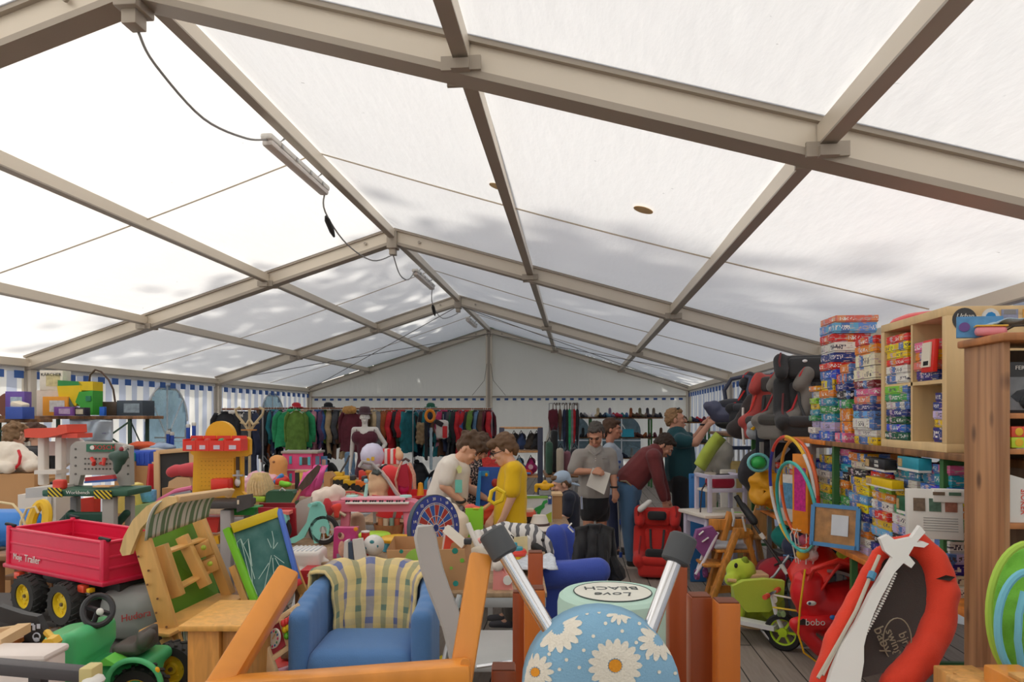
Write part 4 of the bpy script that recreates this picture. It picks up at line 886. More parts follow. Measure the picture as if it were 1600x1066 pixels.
allv=vs+[ctr]+back
for j in range(NN): fs.append(((len(RR)-1)*NN+j,(len(RR)-1)*NN+(j+1)%NN,nb+(j+1)%NN,nb+j))
fs.append(tuple(nb+j for j in range(NN)));b.add(allv,fs);sp=b.build('seat_pad',PAD,t,sm=2)
def onpad(x,y,out=.0012):
    dx,dy=(x-cpx)/rpx,(cpy-y)/rpy;r=min(1.0,sqrt(dx*dx+dy*dy));q=padsurf(atan2(dy,dx),max(r,.001));q.y-=out;return q
DW=M('#f1ead9',.8,'fab');DY=M('#eb9a1f',.7,'fab')
def daisy(cx,cy,R0,n,ph):
    b=MB()
    for i in range(n):
        a=ph+2*pi*i/n;pts=[]
        for k in range(10):
            u=2*pi*k/10;lx=R0*(.62+.38*cos(u));ly=R0*.16*sin(u)
            x=cx+lx*cos(a)-ly*sin(a);y=cy+lx*sin(a)+ly*cos(a)
            if ((x-cpx)/rpx)**2+((y-cpy)/rpy)**2>.985: x=cpx+(x-cpx)*.0+rpx*.985*cos(atan2((cpy-y)/rpy,(x-cpx)/rpx)) ;y=cpy-rpy*.985*sin(atan2((cpy-y)/rpy,(x-cpx)/rpx)) if 0 else min(max(y,cpy-rpy*.98),cpy+rpy*.98)
            pts.append(onpad(x,y,.0010+.0001*(i%2)))
        b.add(pts,[tuple(range(10))])
    o=b.build('daisy_flower',DW,sp,sm=0)
    if ((cx-cpx)/rpx)**2+((cy-cpy)/rpy)**2<.9:
        b=MB();b.add([onpad(cx+R0*.24*cos(2*pi*k/14),cy+R0*.24*sin(2*pi*k/14),.0022) for k in range(14)],[tuple(range(14))]);b.build('flower_centre',DY,sp,sm=0)
daisy(871,981,40,15,.2);daisy(961,1040,43,17,.0);daisy(1030,1000,34,13,.3);daisy(968,955,22,11,.5);daisy(836,1050,30,13,0)
b=MB()
for x,y in ((917,958),(936,956),(946,974),(999,974),(972,986),(927,994),(994,1004),(858,1022),(912,1016),(885,1031),(847,1043),(905,1043),(874,1046),(1012,1028),(1030,1050),(1055,1052),(852,1075),(1000,1085),(925,1095),(880,1100),(986,1064),(830,1022),(978,966)):
    b.add([onpad(x+3*cos(2*pi*k/8),y+3*sin(2*pi*k/8),.0012) for k in range(8)],[tuple(range(8))])
b.build('polka_dot',DW,sp,sm=0)['kind']='stuff'
for p0,p1 in (((772,838),(868,1000)),((1066,846),(1008,1005))):
    a,c=g_(p0[0],p0[1],.10),g_(p1[0],p1[1],.04);d=(c-a).normalized();L_=MB().cyl(a,c,.0145,n=16).build('leg',CHROME,t)
    MB().tube([a-d*.012,a-d*.008,a+d*.042,a+d*.045],[.024,.028,.028,.025],16).build('rubber_foot',M('#4b4d4f',.7),L_)
for p0,p1 in (((845,1090),(900,1060)),((1050,1090),(990,1060))):
    MB().cyl(g_(p0[0],p0[1]+10,.3),g_(p1[0],p1[1],.09),.0145,n=12).build('leg',CHROME,t)
MB().box((0,.08,f0*.12),(.22,.04,.2),0,.01).build('seat_base',M('#c9b48e',.6,'wood'),t)
# square wooden legs of two upturned coffee tables
def upturned(lab,px,zc,w,d,legs,zt=.705):
    p=G(px,zc,zt);t=T('coffee_table',lab,'table',p,(0,0,TH),'upturned wooden coffee tables in the foreground');MB().box((0,0,.015),(w,d,.03),0,.004).build('tabletop',TEAK,t)
    for x0,x1,yt,z_,mt in legs:
        a=W((x0+x1)/2,yt,z_);o=t.matrix_basis.inverted()@a if 0 else (EU((0,0,-TH)).to_matrix()@(a-p));wd=(x1-x0)/F*z_
        L_=MB().box((o.x,o.y,(o.z+.03)/2),(wd,wd,o.z-.03),0,.004).build('leg',mt,t);MB().box((o.x,o.y,o.z+.001),(wd*.9,wd*.9,.004),0,.001).build('end_grain',M('#6a3418',.6),L_)
upturned('upturned red-brown coffee table right of the daisy stool, legs in the air',1090,1.95,.30,.62,((1076,1109,930,1.78,TEAK),(1117,1152,939,1.70,TEAKO),(1043,1071,868,2.05,TEAK)))
upturned('upturned red-brown coffee table left of the daisy stool, legs in the air',815,1.95,.24,.55,((825,848,863,2.05,TEAK),(819,851,919,1.75,TEAKO),(801,819,925,1.85,TEAK)))
t,f=P('wood_block','red-brown square post end standing just left of the daisy stool','post',787,1100,1.45);t.location.z=.702;zz=W(787,1042,1.45).z-.702;MB().box((0,0,zz/2),(.05,.05,zz),0,.004).build('post',TEAK,t);MB().box((0,0,zz),(.046,.046,.004)).build('end_grain',M('#6a3418',.6),t)
# mint pouf
t,f=P('pouf','round mint green pouf with white printed disc on top','pouf',957,1100,2.62);t.location.z=.50;zt=W(957,926,2.62).z-.50+.0;r_=.205
low_table('small table hidden below the mint pouf',G(957,2.62),.5,.5,.495,BRN)
MINT=M('#b4d3c4',.75,v=.05);MB().lathe([(0,0),(r_*.98,0),(r_,.02),(r_,zt-.04),(r_*.97,zt-.012),(r_*.9,zt),(0,zt+.004)],48).build('cover',MINT,t,sm=.5)
b=MB();b.lathe([(0,zt+.004),(r_*.70,zt+.003),(r_*.70,zt+.0045),(0,zt+.0055)],48);dk=b.build('print_disc',M('#e5e4d8',.7),t)
MB().tube([(r_*.70*cos(2*pi*j/60),r_*.70*sin(2*pi*j/60),zt+.004) for j in range(60)],.0022,5,closed=True).build('print_ring',M('#3f4a48',.7),t)
txt('Love',.072,M('#4b5150',.7),t,(.0,-.045,zt+.006),(0,0,pi),sh=.25,ext=.0005);txt('BEACH',.066,M('#4b5150',.7),t,(0,.045,zt+.006),(0,0,pi),ext=.0005)
# royal blue armchair pair with jacket
RB=M('#3a4fa6',.9,'fab',s=10,v=.10)
t,f=P('armchair','royal blue upholstered armchair with black jacket on its back','armchair',885,1000,4.9);t.location.z=0;f0=W(885,1000,4.9).z
def g_(x,y,d=0): q=f(x,y,d);return V((q.x,q.y,q.z+f0))
blob('back',[('c',g_(868,835,.1),g_(878,925,.05),.075,.09),('c',g_(882,835,.22),g_(905,925,.2),.08,.11),('c',g_(905,840,.35),g_(935,930,.35),.08,.1)],RB,t,.016)
blob('seat_base',[('b',g_(895,940,.0)+V((0,.1,-.18)),(.55,.7,.36),.06)],RB,t,.018);blob('armrest',[('c',g_(850,892,-.25),g_(938,890,-.15),.07,.075),('b',g_(885,960,-.25)+V((0,0,-.06)),(.46,.14,.5),.05)],RB,t,.016)
for sx in(-1,1):
    for sy in(-1,1): MB().cyl((sx*.2,sy*.25+.05,0),(sx*.2,sy*.25+.05,.08),.025).build('leg',M('#3a2a20',.5),t)
jk,f2=P('jacket','black zipped jacket hanging over the royal blue armchair back','jacket',930,905,4.7)
b=MB();NZO=V((3,1,7))
def jf(u,v):
    q=f2(898+u*62+v*6*u,826-8*sin(pi*u)+v*(75+14*sin(u*9)),-.03-.05*sin(pi*u)-.05*v);q.y+=.04*sin(u*22+3*v)*(.3+v)+.03*NZ.noise(V((u*5,v*4,2)));return q
b.grid(jf,40,16,0,.02);b.build('body',M('#202022',.8,'fab'),jk,sm=3)
b=MB();b.tube([f2(938,835,-.10),f2(941,865,-.14),f2(940,895,-.15),f2(945,905,-.14)],[.03,.04,.035,.025],8);b.build('sleeve',M('#202022',.8,'fab'),jk);MB().tube([f2(955,870,-.08),f2(966,895,-.10),f2(972,905,-.1)],[.03,.05,.03],8).build('sleeve',M('#202022',.8,'fab'),jk);b=MB();b.tube([f2(893,818,-.02),f2(888,824,-.05),f2(896,832,-.06)],.006,5);b.build('drawcord',WHT,jk)
t,f=P('armchair','second royal blue armchair with rounded armrest nearer the mint pouf','armchair',880,1040,4.1);t.location.z=0;f0=W(880,1040,4.1).z
blob('armrest',[('c',g_(846,900,-.05),g_(934,892,.02),.075,.08),('b',g_(885,960,.05)+V((0,0,-.08)),(.42,.16,.62),.06)],RB,t,.016)
blob('back',[('c',g_(822,912,.1),g_(822,1010,.1),.07,.09),('c',g_(826,915,.4),g_(826,1010,.4),.07,.09)],RB,t,.016);blob('seat_base',[('b',g_(880,1000,.3)+V((0,0,-.12)),(.5,.5,.38),.05)],RB,t,.018)
# cadet blue tub armchair with checked cushion
TB=M('#4f77a8',.9,'fab',s=8,v=.12)
t,f=P('armchair','cadet blue tub armchair with yellow checked cushion over its back','armchair',570,1045,2.95);base=t.location.z;t.scale=(.87,)*3
o=T('pallet','wooden pallet under the cadet blue tub armchair','pallet',G(570,3.12),(0,0,TH));zp=base-.135
for s in(-1,0,1): MB().box((s*.28,0,(zp-.02)/2),(.09,.7,max(.05,zp-.02))).build('runner',BRN,o)
MB().box((0,0,zp-.011),(.72,.72,.02)).build('deck',BRN,o)
def tub(u):
    # plan path of the horseshoe wall
    a=pi*u;return V((-.30*cos(a),.18+.34*sin(a),0))
pr=[]
wall=[]
n=18
for s_ in(-1,1): wall.append(V((s_*.29,-.13,0)))
W0=.075
prims=[];A=[V((-.285,-.12,0)),V((-.295,.12,0))]+[V((-.295*cos(pi*i/10),.22+.26*sin(pi*i/10),0)) for i in range(1,10)]+[V((.295,.12,0)),V((.285,-.12,0))]
def ztop(p): return .31+.075*max(0,min(1,(p.y+.05)/.42))
for i in range(len(A)-1):
    p,q=A[i],A[i+1];nseg=3
    for j in range(nseg):
        a=p.lerp(q,(j+.5)/nseg);d=(q-p);h=ztop(a)+.14
        prims.append(('b',(a.x,a.y,h/2-.14),(d.length/nseg*1.5,.10,h),.03,(0,0,atan2(d.y,d.x))))
blob('tub_shell',prims,TB,t,.014,sm=8)
blob('seat_cushion',[('b',(0,.06,.03),(.50,.44,.20),.06)],TB,t,.014,sm=8)
for sx in(-1,1):
    for sy in(-1,1): MB().cyl((sx*.25,.12+sy*.2,-.15),(sx*.25,.12+sy*.2,-.10),.02).build('leg',BLACK,t)
ck=NT('check_cloth');sx_=ck.a('SeparateXYZ',{0:ck.a('UVMap').outputs[0]})
def bandsel(u,lo,hi): return ck.mth('MULTIPLY',ck.mth('GREATER_THAN',u,lo),ck.mth('LESS_THAN',u,hi))
fu=ck.mth('FRACT',ck.mth('MULTIPLY',sx_.outputs[0],4.0));fv=ck.mth('FRACT',ck.mth('MULTIPLY',sx_.outputs[1],4.6))
ye=(.80,.62,.27);gr=(.13,.22,.17);bl=(.14,.18,.38)
vg=bandsel(fu,.08,.30);vb=bandsel(fu,.55,.78);hg=bandsel(fv,.1,.32);hb=bandsel(fv,.55,.78)
c0=ck.mix(ck.mth('MULTIPLY',hb,.12),ye,bl);c0=ck.mix(ck.mth('MULTIPLY',hg,.10),c0,gr)
c0=ck.mix(ck.mth('MULTIPLY',vg,ck.mth('ADD',.55,ck.mth('MULTIPLY',hg,.4))),c0,gr);c0=ck.mix(ck.mth('MULTIPLY',vb,ck.mth('ADD',.6,ck.mth('MULTIPLY',hb,.35))),c0,bl)
nn=ck.a('TexNoise',{'Vector':ck.a('TexCoord').outputs['Object'],'Scale':26.0,'Detail':3.0}).outputs[0]
ck.pr(c0,.9,0,nn,.5)
cush=T('chair_cushion','yellow, green and blue checked cloth cushion draped over the tub armchair back','cushion',t.location.copy(),(0,0,TH));cush.scale=t.scale
b=MB();uvs=[];nu,nv=44,22
def cf(u,v):
    a=pi*(.06+.88*u);ang=pi-a
    puf=.012*abs(sin(v*pi*4.5))+.02*NZ.noise(V((u*7,v*5,1)))+.010*sin(u*34)
    if v<.28:  # outside lip
        k=v/.28;x=-.347*cos(a);y=.22+.317*sin(a);z=ztop(V((0,.22+.26*sin(a),0)))-.10*(1-k);r=1.0
        if k>.6: z+=.018*sin((k-.6)/.4*pi/2)
    else:
        k=(v-.28)/.72;kk=min(1,k*4);rad=(.355-.13*sin(kk*pi/2)-.03*max(0,k-.25));x=-rad*cos(a);y=.22+(rad-.03)*sin(a)-.05*max(0,k-.2)
        z=ztop(V((0,.22+.26*sin(a),0)))+.018-(max(0,k-.12))*(.44+.02*sin(a))
    return V((x*(1+puf*.8),y-(puf if v>.4 else 0),z+puf*(1 if .2<v<.45 else .2)))
b.grid(cf,nu,nv,0,.014);o=b.build('cover',ck.m,cush,sm=3)
uvl=o.data.uv_layers.new(name='UVMap');w_=nu+1;NV_=w_*(nv+1)
for lp in o.data.loops:
    i=lp.vertex_index%NV_;uvl.data[lp.index].uv=((i%w_)/nu,(i//w_)/nv)
# grey plastic lounger side and folding table edge
t,f=P('folding_lounger','grey folded lounger with curved plastic side rail leaning behind the tub chair','lounger',690,1010,2.55);f0=0
LG=M('#b3b0ac',.35,v=.04)
pts=[(663,822),(664,838),(668,860),(675,890),(685,920),(697,950),(708,980),(716,1012),(722,1050)]
b=MB();L_=[f(x,y) for x,y in pts]
for a_,c_ in zip(L_,L_[1:]): b.beam(a_,c_,.055,.085,0,.004,up=(0,1,0))
b=MB();vs=[];fs=[]
for i,p in enumerate(L_):
    w=.038 if i else .026;dz=.0
    vs+=[p+V((-w,-.02,0)),p+V((-w*.7,-.03,0)),p+V((w,.0,0)),p+V((w,.03,0)),p+V((-w,.03,0))]
for i in range(len(L_)-1):
    for k_ in range(5): fs.append((i*5+k_,i*5+(k_+1)%5,(i+1)*5+(k_+1)%5,(i+1)*5+k_))
fs.append((0,1,2,3,4));fs.append(tuple((len(L_)-1)*5+k_ for k_ in range(5))[::-1]);b.add(vs,fs);b.build('side_rail',LG,t,sm=.5)
b=MB();b.tube([f(718,930,.1),f(705,985,.05),f(690,1050,0)],.01,8);b.build('strut',STEEL,t);MB().box(f(775,1015,.25),(.25,.45,.02),0,.006).build('seat_panel',M('#a6a6a4',.4),t);b=MB();b.tube([f(745,1042,.0),f(800,1034,.0)],.008,6);b.build('seat_rail',CHROME,t)
o=MB();o.ell((0,0,.12),(.10,.1,.12));o=o.build('sack',M('#d9c21f',.6),loc=G(690,3.3));o.location.z=.0;o.scale=(1,1,2.2);tag(o,'yellow sack on the floor beside the tub armchair','bag')
# trestle table with grey metal frame under the middle toys
TZ=.785
def trestle(lab,px0,px1,z0,z1,TZ=.78,topm=None,skew=0):
    zm=(z0+z1)/2;t=T('folding_table',lab,'table',G((px0+px1)/2,zm),(0,0,TH),None);tw=(px1-px0)/F*zm;td=z1-z0
    MB().box((0,0,TZ-.012),(tw,td,.024),0,.004).build('tabletop',topm or M('#a58a6c',.6,'wood'),t)
    for sy in(-1,1): MB().box((0,sy*(td/2-.02),TZ-.05),(tw-.01,.03,.05),0,.004).build('frame_rail',M('#b3b5b6',.4,met=.4),t)
    for sx in(-1,1):
        x=sx*(tw/2-.06)
        for q in(-1,1): MB().beam((x+q*.012,q*(td/2-.06),TZ-.08),(x+q*.012,-q*(td/2-.1),.0),.022,.04,up=(1,0,0)).build('crossed_leg',M('#c4c5c5',.4,met=.3),t)
    return t
TZ=.78
trestle('grey-edged folding table in front, carrying the dotted carton',622,850,3.46,4.13)
trestle('folding table carrying the pink toy piano and white step stool',440,850,4.17,5.12)
trestle('long folding table at the back left carrying the pink dollhouse',384,575,6.25,9.9)
trestle('folding table carrying the round red tub',578,690,5.78,6.75)
trestle('narrow folding table carrying the tall blue toy pack',738,776,5.58,6.2)
trestle('folding table carrying the dinosaur carton beside the boy in yellow',800,890,5.25,6.1)
# ---------------- right foreground: baby bouncer, pop-up tent, wood pieces
t,f=P('baby_bouncer','red and black baby bouncer with white reclining rail and tied rope','baby bouncer',1390,1110,2.35);ORR=M('#d83a20',.75,'fab',s=12,v=.10)
t.location.z=.502;f0=W(1390,1110,2.35).z-.502
def wd(y): return .28*max(0,(1110-y)/280)
outer=[(1372,860),(1400,842),(1440,845),(1463,862),(1480,895),(1492,905),(1486,935),(1480,980),(1465,1020),(1440,1045),(1400,1080),(1290,1085),(1278,1066),(1300,1010),(1330,950),(1355,890)]
b=MB();L_=[g_(x,y,wd(y)) for x,y in [(1376,864),(1430,862),(1450,885),(1453,920),(1448,960),(1440,985),(1410,1010),(1388,1050),(1310,1068),(1305,1040),(1330,985),(1352,930)]]
c0=sum(L_,V())/len(L_)
b.add(L_+[c0+V((0,.06,-.02))],[(i,(i+1)%12,12) for i in range(12)]);b.add([p+V((0,.02,0)) for p in L_],[tuple(range(12))]);b.build('mesh_seat',M('#3e3532',.85,'fab'),t,sm=2)
prims=[]
ring=[(1360,905,.022),(1372,868,.026),(1400,852,.034),(1436,852,.045),(1462,880,.05),(1474,925,.055),(1468,970,.055),(1452,1010,.055),(1425,1045,.055),(1395,1075,.05)]
for (x,y,r),(x2,y2,r2) in zip(ring,ring[1:]): prims.append(('c',g_(x,y,wd(y)),g_(x2,y2,wd(y2)),r,r2))
rl=[(1372,868,.024),(1352,905,.03),(1330,950,.035),(1308,1000,.04),(1292,1045,.045),(1283,1085,.045)]
blob('padded_rim',prims,ORR,t,.012,nz=.008,ns=16);prims=[('c',g_(x,y,wd(y)),g_(x2,y2,wd(y2)),r,r2) for (x,y,r),(x2,y2,r2) in zip(rl,rl[1:])];blob('padded_rim',prims,ORR,t,.012,nz=.008,ns=16)
WR=M('#dddbd6',.35,v=.03);q=[(1375,842),(1388,836),(1400,845),(1425,840),(1438,822),(1446,832),(1432,848),(1442,846),(1452,850),(1444,856),(1428,854),(1420,868),(1430,880),(1424,888),(1412,880),(1398,895),(1375,938),(1365,960),(1356,985),(1350,1010),(1350,1035),(1345,1066),(1330,1085),(1290,1085),(1300,1050),(1316,1010),(1338,975),(1360,930),(1395,872),(1383,862)]
b=MB();pl=[g_(x,y,wd(y)-.065) for x,y in q];n=len(pl);bk=[p+V((0,.02,0)) for p in pl]
import mathutils
tri=mathutils.geometry.tessellate_polygon([[V((p.x,p.z,0)) for p in pl]])
fs=[tuple(x) for x in tri]+[tuple(n+i for i in x[::-1]) for x in tri]+[(i,(i+1)%n,n+(i+1)%n,n+i) for i in range(n)];b.add(pl+bk,fs);b.build('recline_rail',WR,t,sm=.5)
b=MB()
for i in range(26): x=1398-i*1.6-(.02*i*i*.7);y=896+i*3.9;b.box(g_(x,y,wd(y)-.055),(.009,.02,.006),0,.002)
b.build('rail_tooth',WR,t)['kind']='stuff'
b=MB();b.tube([g_(1374,868,wd(868)-.06),g_(1362,895,wd(895)-.05),g_(1340,950,wd(950)-.06),g_(1318,990,wd(990)-.05),g_(1285,1055,wd(1055)-.05)],.006,7);b.tube([g_(1374,868,wd(868)-.06),g_(1358,905,wd(905)-.055),g_(1335,960,wd(960)-.055),g_(1278,1060,wd(1060)-.05)],.006,7);b.build('rope',M('#b9b2a2',.8),t)
b=MB();b.tube([g_(1364,895,wd(895)-.06),g_(1360,905,wd(905)-.06)],.014,8);b.build('rope_knot',M('#4a86a8',.6),t)
b=MB();b.tube([g_(1488,910,.22),g_(1482,980,.14),g_(1462,1035,.08),g_(1420,1066,.03),g_(1385,1085,0)],.008,8);b.build('frame_tube',M('#c9c5bd',.4),t)
b=MB();b.add([g_(1462,905,wd(905)-.058),g_(1478,899,wd(900)-.058),g_(1493,902,wd(905)-.04),g_(1485,908,wd(905)-.058)],[(0,1,2,3)]);b.build('rim_opening',M('#2a1f1a',.9),t,sm=0)
EB=M('#8f8672',.8);
def on_(x,y,st,s,r): txt(st,s,EB,t,g_(x,y,wd(y)-.012),(pi/2,r,0),ext=.0008)
on_(1380,1000,'baby',.052,1.15);on_(1397,1003,'swing',.042,1.15);on_(1413,998,'bjr',.042,1.15)
b=MB();b.tube([g_(1402+22*cos(a),1000+34*sin(a),wd(1000)-.014) for a in [2*pi*j/24 for j in range(24)]],.0022,5,closed=True);b.build('embroidered_ring',EB,t)
t,f=P('play_tent','lime green folded pop-up play tent with light blue piping at the right edge','tent',1590,1075,2.2);t.location.z=.79;f0=W(1590,1075,2.2).z-.79
GT=M('#7ac142',.6,'fab',s=10,v=.2)
b=MB();vs=[];fs=[];NN=32
def tent(u,v):
    a=2*pi*u;rx,ry=62,108;bul=.10*(1-v*v);return g_(1607+rx*v*cos(a),958+ry*v*sin(a),-.02-bul+.03*NZ.noise(V((v*4*cos(a),v*4*sin(a),3)))+.04)
b.grid(lambda u,v:tent(u,.02+.98*v),NN,12,0,.01);b.build('fabric_panel',GT,t,sm=3)
for s,dy,c in ((1,0,'#a5c84a'),(.78,20,'#6fb6c9')): b=MB();b.tube([g_(1607+62*s*cos(a),958+dy+108*s*sin(a),-.03 if s==1 else -.09) for a in [2*pi*j/40 for j in range(40)]],.011,7,closed=True);b.build('piping',M(c,.6),t)
b=MB();b.tube([g_(1600,925,-.11),g_(1592,960,-.12),g_(1590,1000,-.12),g_(1597,1050,-.1)],.010,7);b.build('piping',M('#6fb6c9',.6),t)
t=T('crate_stand','wooden stand under the green play tent','stand',G(1590,2.25),(0,0,TH));MB().box((0,0,.385),(.35,.3,.77),0,.01).build('body',PINE,t);MB().box((0,0,.78),(.37,.32,.02),0,.004).build('top_board',PINE,t)
for i,(q,zc,lab) in enumerate((((1500,1064,1566,1085),2.15,'light wooden rail of a cradle lying beside the baby bouncer'),((1525,1082,1580,1100),1.95,'short pale wooden board in front of the cradle rail'),((1590,1066,1650,1100),1.9,'honey wooden board corner at the lower right'))):
    t,f=P('wood_board',lab,'board',(q[0]+q[2])/2,1100,zc,'wooden cradle pieces at the lower right');t.location.z=.503;f0=W((q[0]+q[2])/2,1100,zc).z-.503
    w=(q[2]-q[0])/F*zc;h=g_(q[0],q[1]).z;MB().box((0,.07,h/2),(w,.14,h),0,.006).build('plank',(LAQ if i==2 else CARDL and M('#d6a05c',.5,'wood')),t);MB().box((0,.02,h+.006),(w*.9,.05,.012),0,.002).build('lip',M('#d6a05c',.5,'wood'),t)
low_table('low table under the cradle pieces at the lower right',G(1530,1.98),.55,.42,.50,PINE)
# ---------------- left: toys on the floor and low tables
def GQ(px,py,zc,f,f0): pass
def ground(t,px,py,zc,z=0.0):
    """put a thing's base at height z; returns the point function with the lift added"""
    f0=W(px,py,zc).z-z;t.location.z=z
    def g(x,y,d=0.0): return V(((x-800)/F*(zc+d)-(px-800)/F*zc,d,(650-y)/F*(zc+d)-(650-py)/F*zc+f0))
    return g
def PG(name,lab,cat,px,py,zc,z=0.0,group=None):
    t=T(name,lab,cat,W(px,py,zc),None,group);return t,ground(t,px,py,zc,z)
# red trailer with yellow hubs
low_table('dark low table under the red toy trailer',G(60,3.65),1.0,.55,.665,M('#3a3634',.6))
TR=M('#d62449',.35,v=.06);TRD=M('#c31f42',.35,v=.06)
t=T('toy_trailer','red two-axle toy tipping trailer with black tyres and yellow hubs','toy trailer',V(W(85,650,3.41).to_tuple()),(0,rad(1.0),TH-rad(27)));t.location.z=.667
L,Wd=.76,.32;zb=.225;zt=.405
def slab(b,p,q,h0,h1,th=.014,m=0,fl=.02):
    b.beam((p[0],p[1],(h0+h1)/2),(q[0],q[1],(h0+h1)/2),th,h1-h0,m);b.beam((p[0],p[1],h1),(q[0],q[1],h1),th*1.7,.012,m,.003)
    for k in (.33,.62): b.beam((p[0],p[1],h0+(h1-h0)*k),(q[0],q[1],h0+(h1-h0)*k),th*1.5,.014,m,.003)
for nm,p,q in (('side_wall',(-L/2,0),(L/2,0)),('side_wall',(-L/2,Wd),(L/2,Wd)),('end_wall',(-L/2,0),(-L/2,Wd)),('end_wall',(L/2,0),(L/2,Wd))):
    b=MB();slab(b,p,q,zb,zt);b.build(nm,TR,t)
MB().box((0,Wd/2,zb-.006),(L+.05,Wd+.05,.022),0,.006).build('tray_floor',TRD,t)
for x in(-L/2,L/2):
    for y in(0,Wd):
        MB().box((x,y,(zb+zt)/2+.006),(.03,.03,zt-zb+.02),0,.005).build('corner_post',TR,t)
        MB().box((x,y-.0,zt+.018),(.055,.018,.014),0,.004,e=(0,.2,.4)).build('latch',BLACK,t)
txt('Moje',.042,WHT,t,(-L/2+.09,-.014,zb+.045),al='CENTER',sx=.9);txt('Trailer',.050,WHT,t,(-L/2+.215,-.014,zb+.045),sx=.95)
MB().box((0,Wd/2,zb-.06),(L*.98,Wd*.5,.07),0,.01).build('chassis',M('#2b2a2b',.5),t)
for x,n_ in ((-L/2+.1,0),(L/2-.14,1)):
    MB().box((x,-.01,zb-.045),(.05,.03,.035),0,.006).build('reflector',M('#d8492f',.3),t)
MB().box((L/2-.08,-.012,zb-.045),(.025,.03,.02),0,.004).build('reflector',YEL,t)
TY=M('#2f2e2d',.75);HUB=M('#eacb2c',.4,v=.05)
def tractor_wheel(par,c,r,w,tyre=TY,hub=HUB,ax='y',lugs=18):
    b=MB();n=32;pr=[(r*.58,-w*.5),(r*.9,-w*.5),(r*.96,-w*.36),(r*.96,w*.36),(r*.9,w*.5),(r*.58,w*.5)]
    vv=[];ff=[]
    for rr,z in pr:
        for j in range(n):
            a=2*pi*j/n;vv.append(V(c)+V((rr*cos(a),z,rr*sin(a))))
    for i in range(6):
        for j in range(n): ff.append((i*n+j,i*n+(j+1)%n,((i+1)%6)*n+(j+1)%n,((i+1)%6)*n+j))
    b.add(vv,ff)
    for j in range(lugs):
        for s in(-1,1):
            a=2*pi*(j+.25*s)/lugs;a2=a+.16
            b.beam(V(c)+V((r*.96*cos(a),s*w*.46,r*.96*sin(a))),V(c)+V((r*.97*cos(a2),s*w*.05,r*.97*sin(a2))),w*.16,r*.09,0,up=(cos(a),0,sin(a)))
    o=b.build('wheel',tyre,par)
    b=MB();b.lathe([(0,-w*.30),(r*.2,-w*.34),(r*.26,-w*.24),(r*.50,-w*.20),(r*.53,-w*.42),(r*.585,-w*.42),(r*.585,w*.42),(0,w*.42)],28,0,c,'y')
    for j in range(7): a=2*pi*j/7;b.lathe([(0,-w*.3),(r*.06,-w*.3),(r*.06,0),(0,0)],8,0,V(c)+V((r*.38*cos(a),0,r*.38*sin(a))),'y')
    b.build('hub',hub,o);MB().lathe([(0,-w*.42),(r*.08,-w*.42),(r*.1,-w*.2),(0,-w*.2)],10,0,c,'y').build('axle_cap',M('#6a5a3a',.5),o)
for x in(-L/2+.20,L/2-.26):
    for y in(-.03,Wd+.02): tractor_wheel(t,(x+.03,y,.103),.103,.075)
for x in(-L/2+.23,L/2-.23): MB().cyl((x,.0,.103),(x,Wd,.103),.014).build('axle',M('#4a4a4a',.5),t)
# green pedal tractor
TG=M('#4fb272',.4,v=.06);TG2=M('#3fa263',.4,v=.06)
t,g=PG('pedal_tractor','green pedal tractor with black seat and steering wheel, lower left','pedal tractor',150,1090,2.8,.46)
low_table('dark low table under the green pedal tractor',G(130,2.92),.85,.5,.455,M('#3a3634',.6))
blob('hood',[('b',g(95,1030,.0),(.20,.22,.13),.04),('b',g(75,1020,.02),(.24,.24,.12),.02,(0,-.16,0)),('b',g(110,1008,.03),(.16,.25,.13),.02,(0,-.16,0)),('b',g(35,1042,.02),(.08,.2,.14),.03),('b',g(135,1018,.0),(.06,.26,.22),.02),('b',g(142,998,.03),(.08,.26,.12),.02)],TG,t,.013)
blob('body',[('b',g(160,1048,.02),(.42,.20,.10),.03),('b',g(110,1058,.02),(.26,.22,.12),.03),('b',g(215,1030,.08),(.20,.22,.06),.02)],TG2,t,.013)
MB().prism([(g(x,y).x,g(x,y).z) for x,y in ((180,1020),(186,1015),(207,1027),(172,1027))],.08,0,'y',-.06).build('side_step',M('#6cc64e',.4),t)
b=MB();b.grid(lambda u,v:tuple(g(209+47*cos(pi*(1-u)),1070-43*sin(pi*(1-u)),-.18+.22*v)),18,4,0,.02);b.build('mudguard',TG,t,sm=3);b=MB();b.grid(lambda u,v:tuple(g(209+45*cos(pi*(1-u)),1068-40*sin(pi*(1-u)),.22+.14*v)),18,4,0,.014);b.build('mudguard',TG,t,sm=3)
MB().ell(g(245,1048,-.18),(.012,.006,.014)).build('sticker',YEL,t)
c=g(213,1074,-.08);tractor_wheel(t,(c.x,c.y+.03,.112),.108,.08);tractor_wheel(t,(c.x,c.y+.30,.112),.108,.08)
c=g(62,1100,-.06);tractor_wheel(t,(c.x,c.y,.085),.08,.06);tractor_wheel(t,(c.x,c.y+.28,.085),.08,.06)
blob('seat',[('b',g(212,1008,.05),(.13,.16,.045),.02),('c',g(226,1003,-.02),g(236,990,-.02),.03,.022),('c',g(226,1003,.12),g(236,990,.12),.03,.022),('b',g(231,993,.05),(.03,.14,.07),.012)],M('#4c4742',.55),t,.010)
cw=g(153,954,.05);b=MB();b.tube([cw+V((.055*cos(a),.045*sin(a),.045*sin(a)-.02*cos(a))) for a in [2*pi*k/24 for k in range(24)]],.012,8,closed=True);b.beam(cw-V((.05,0,-.015)),cw+V((.05,0,-.015)),.02,.012);b.cyl(cw,g(143,985,.03),.010);b.build('steering_wheel',M('#232224',.4),t)
MB().ell(cw+V((.02,-.02,0)),(.015,.01,.015)).build('wheel_label',WHT,t)
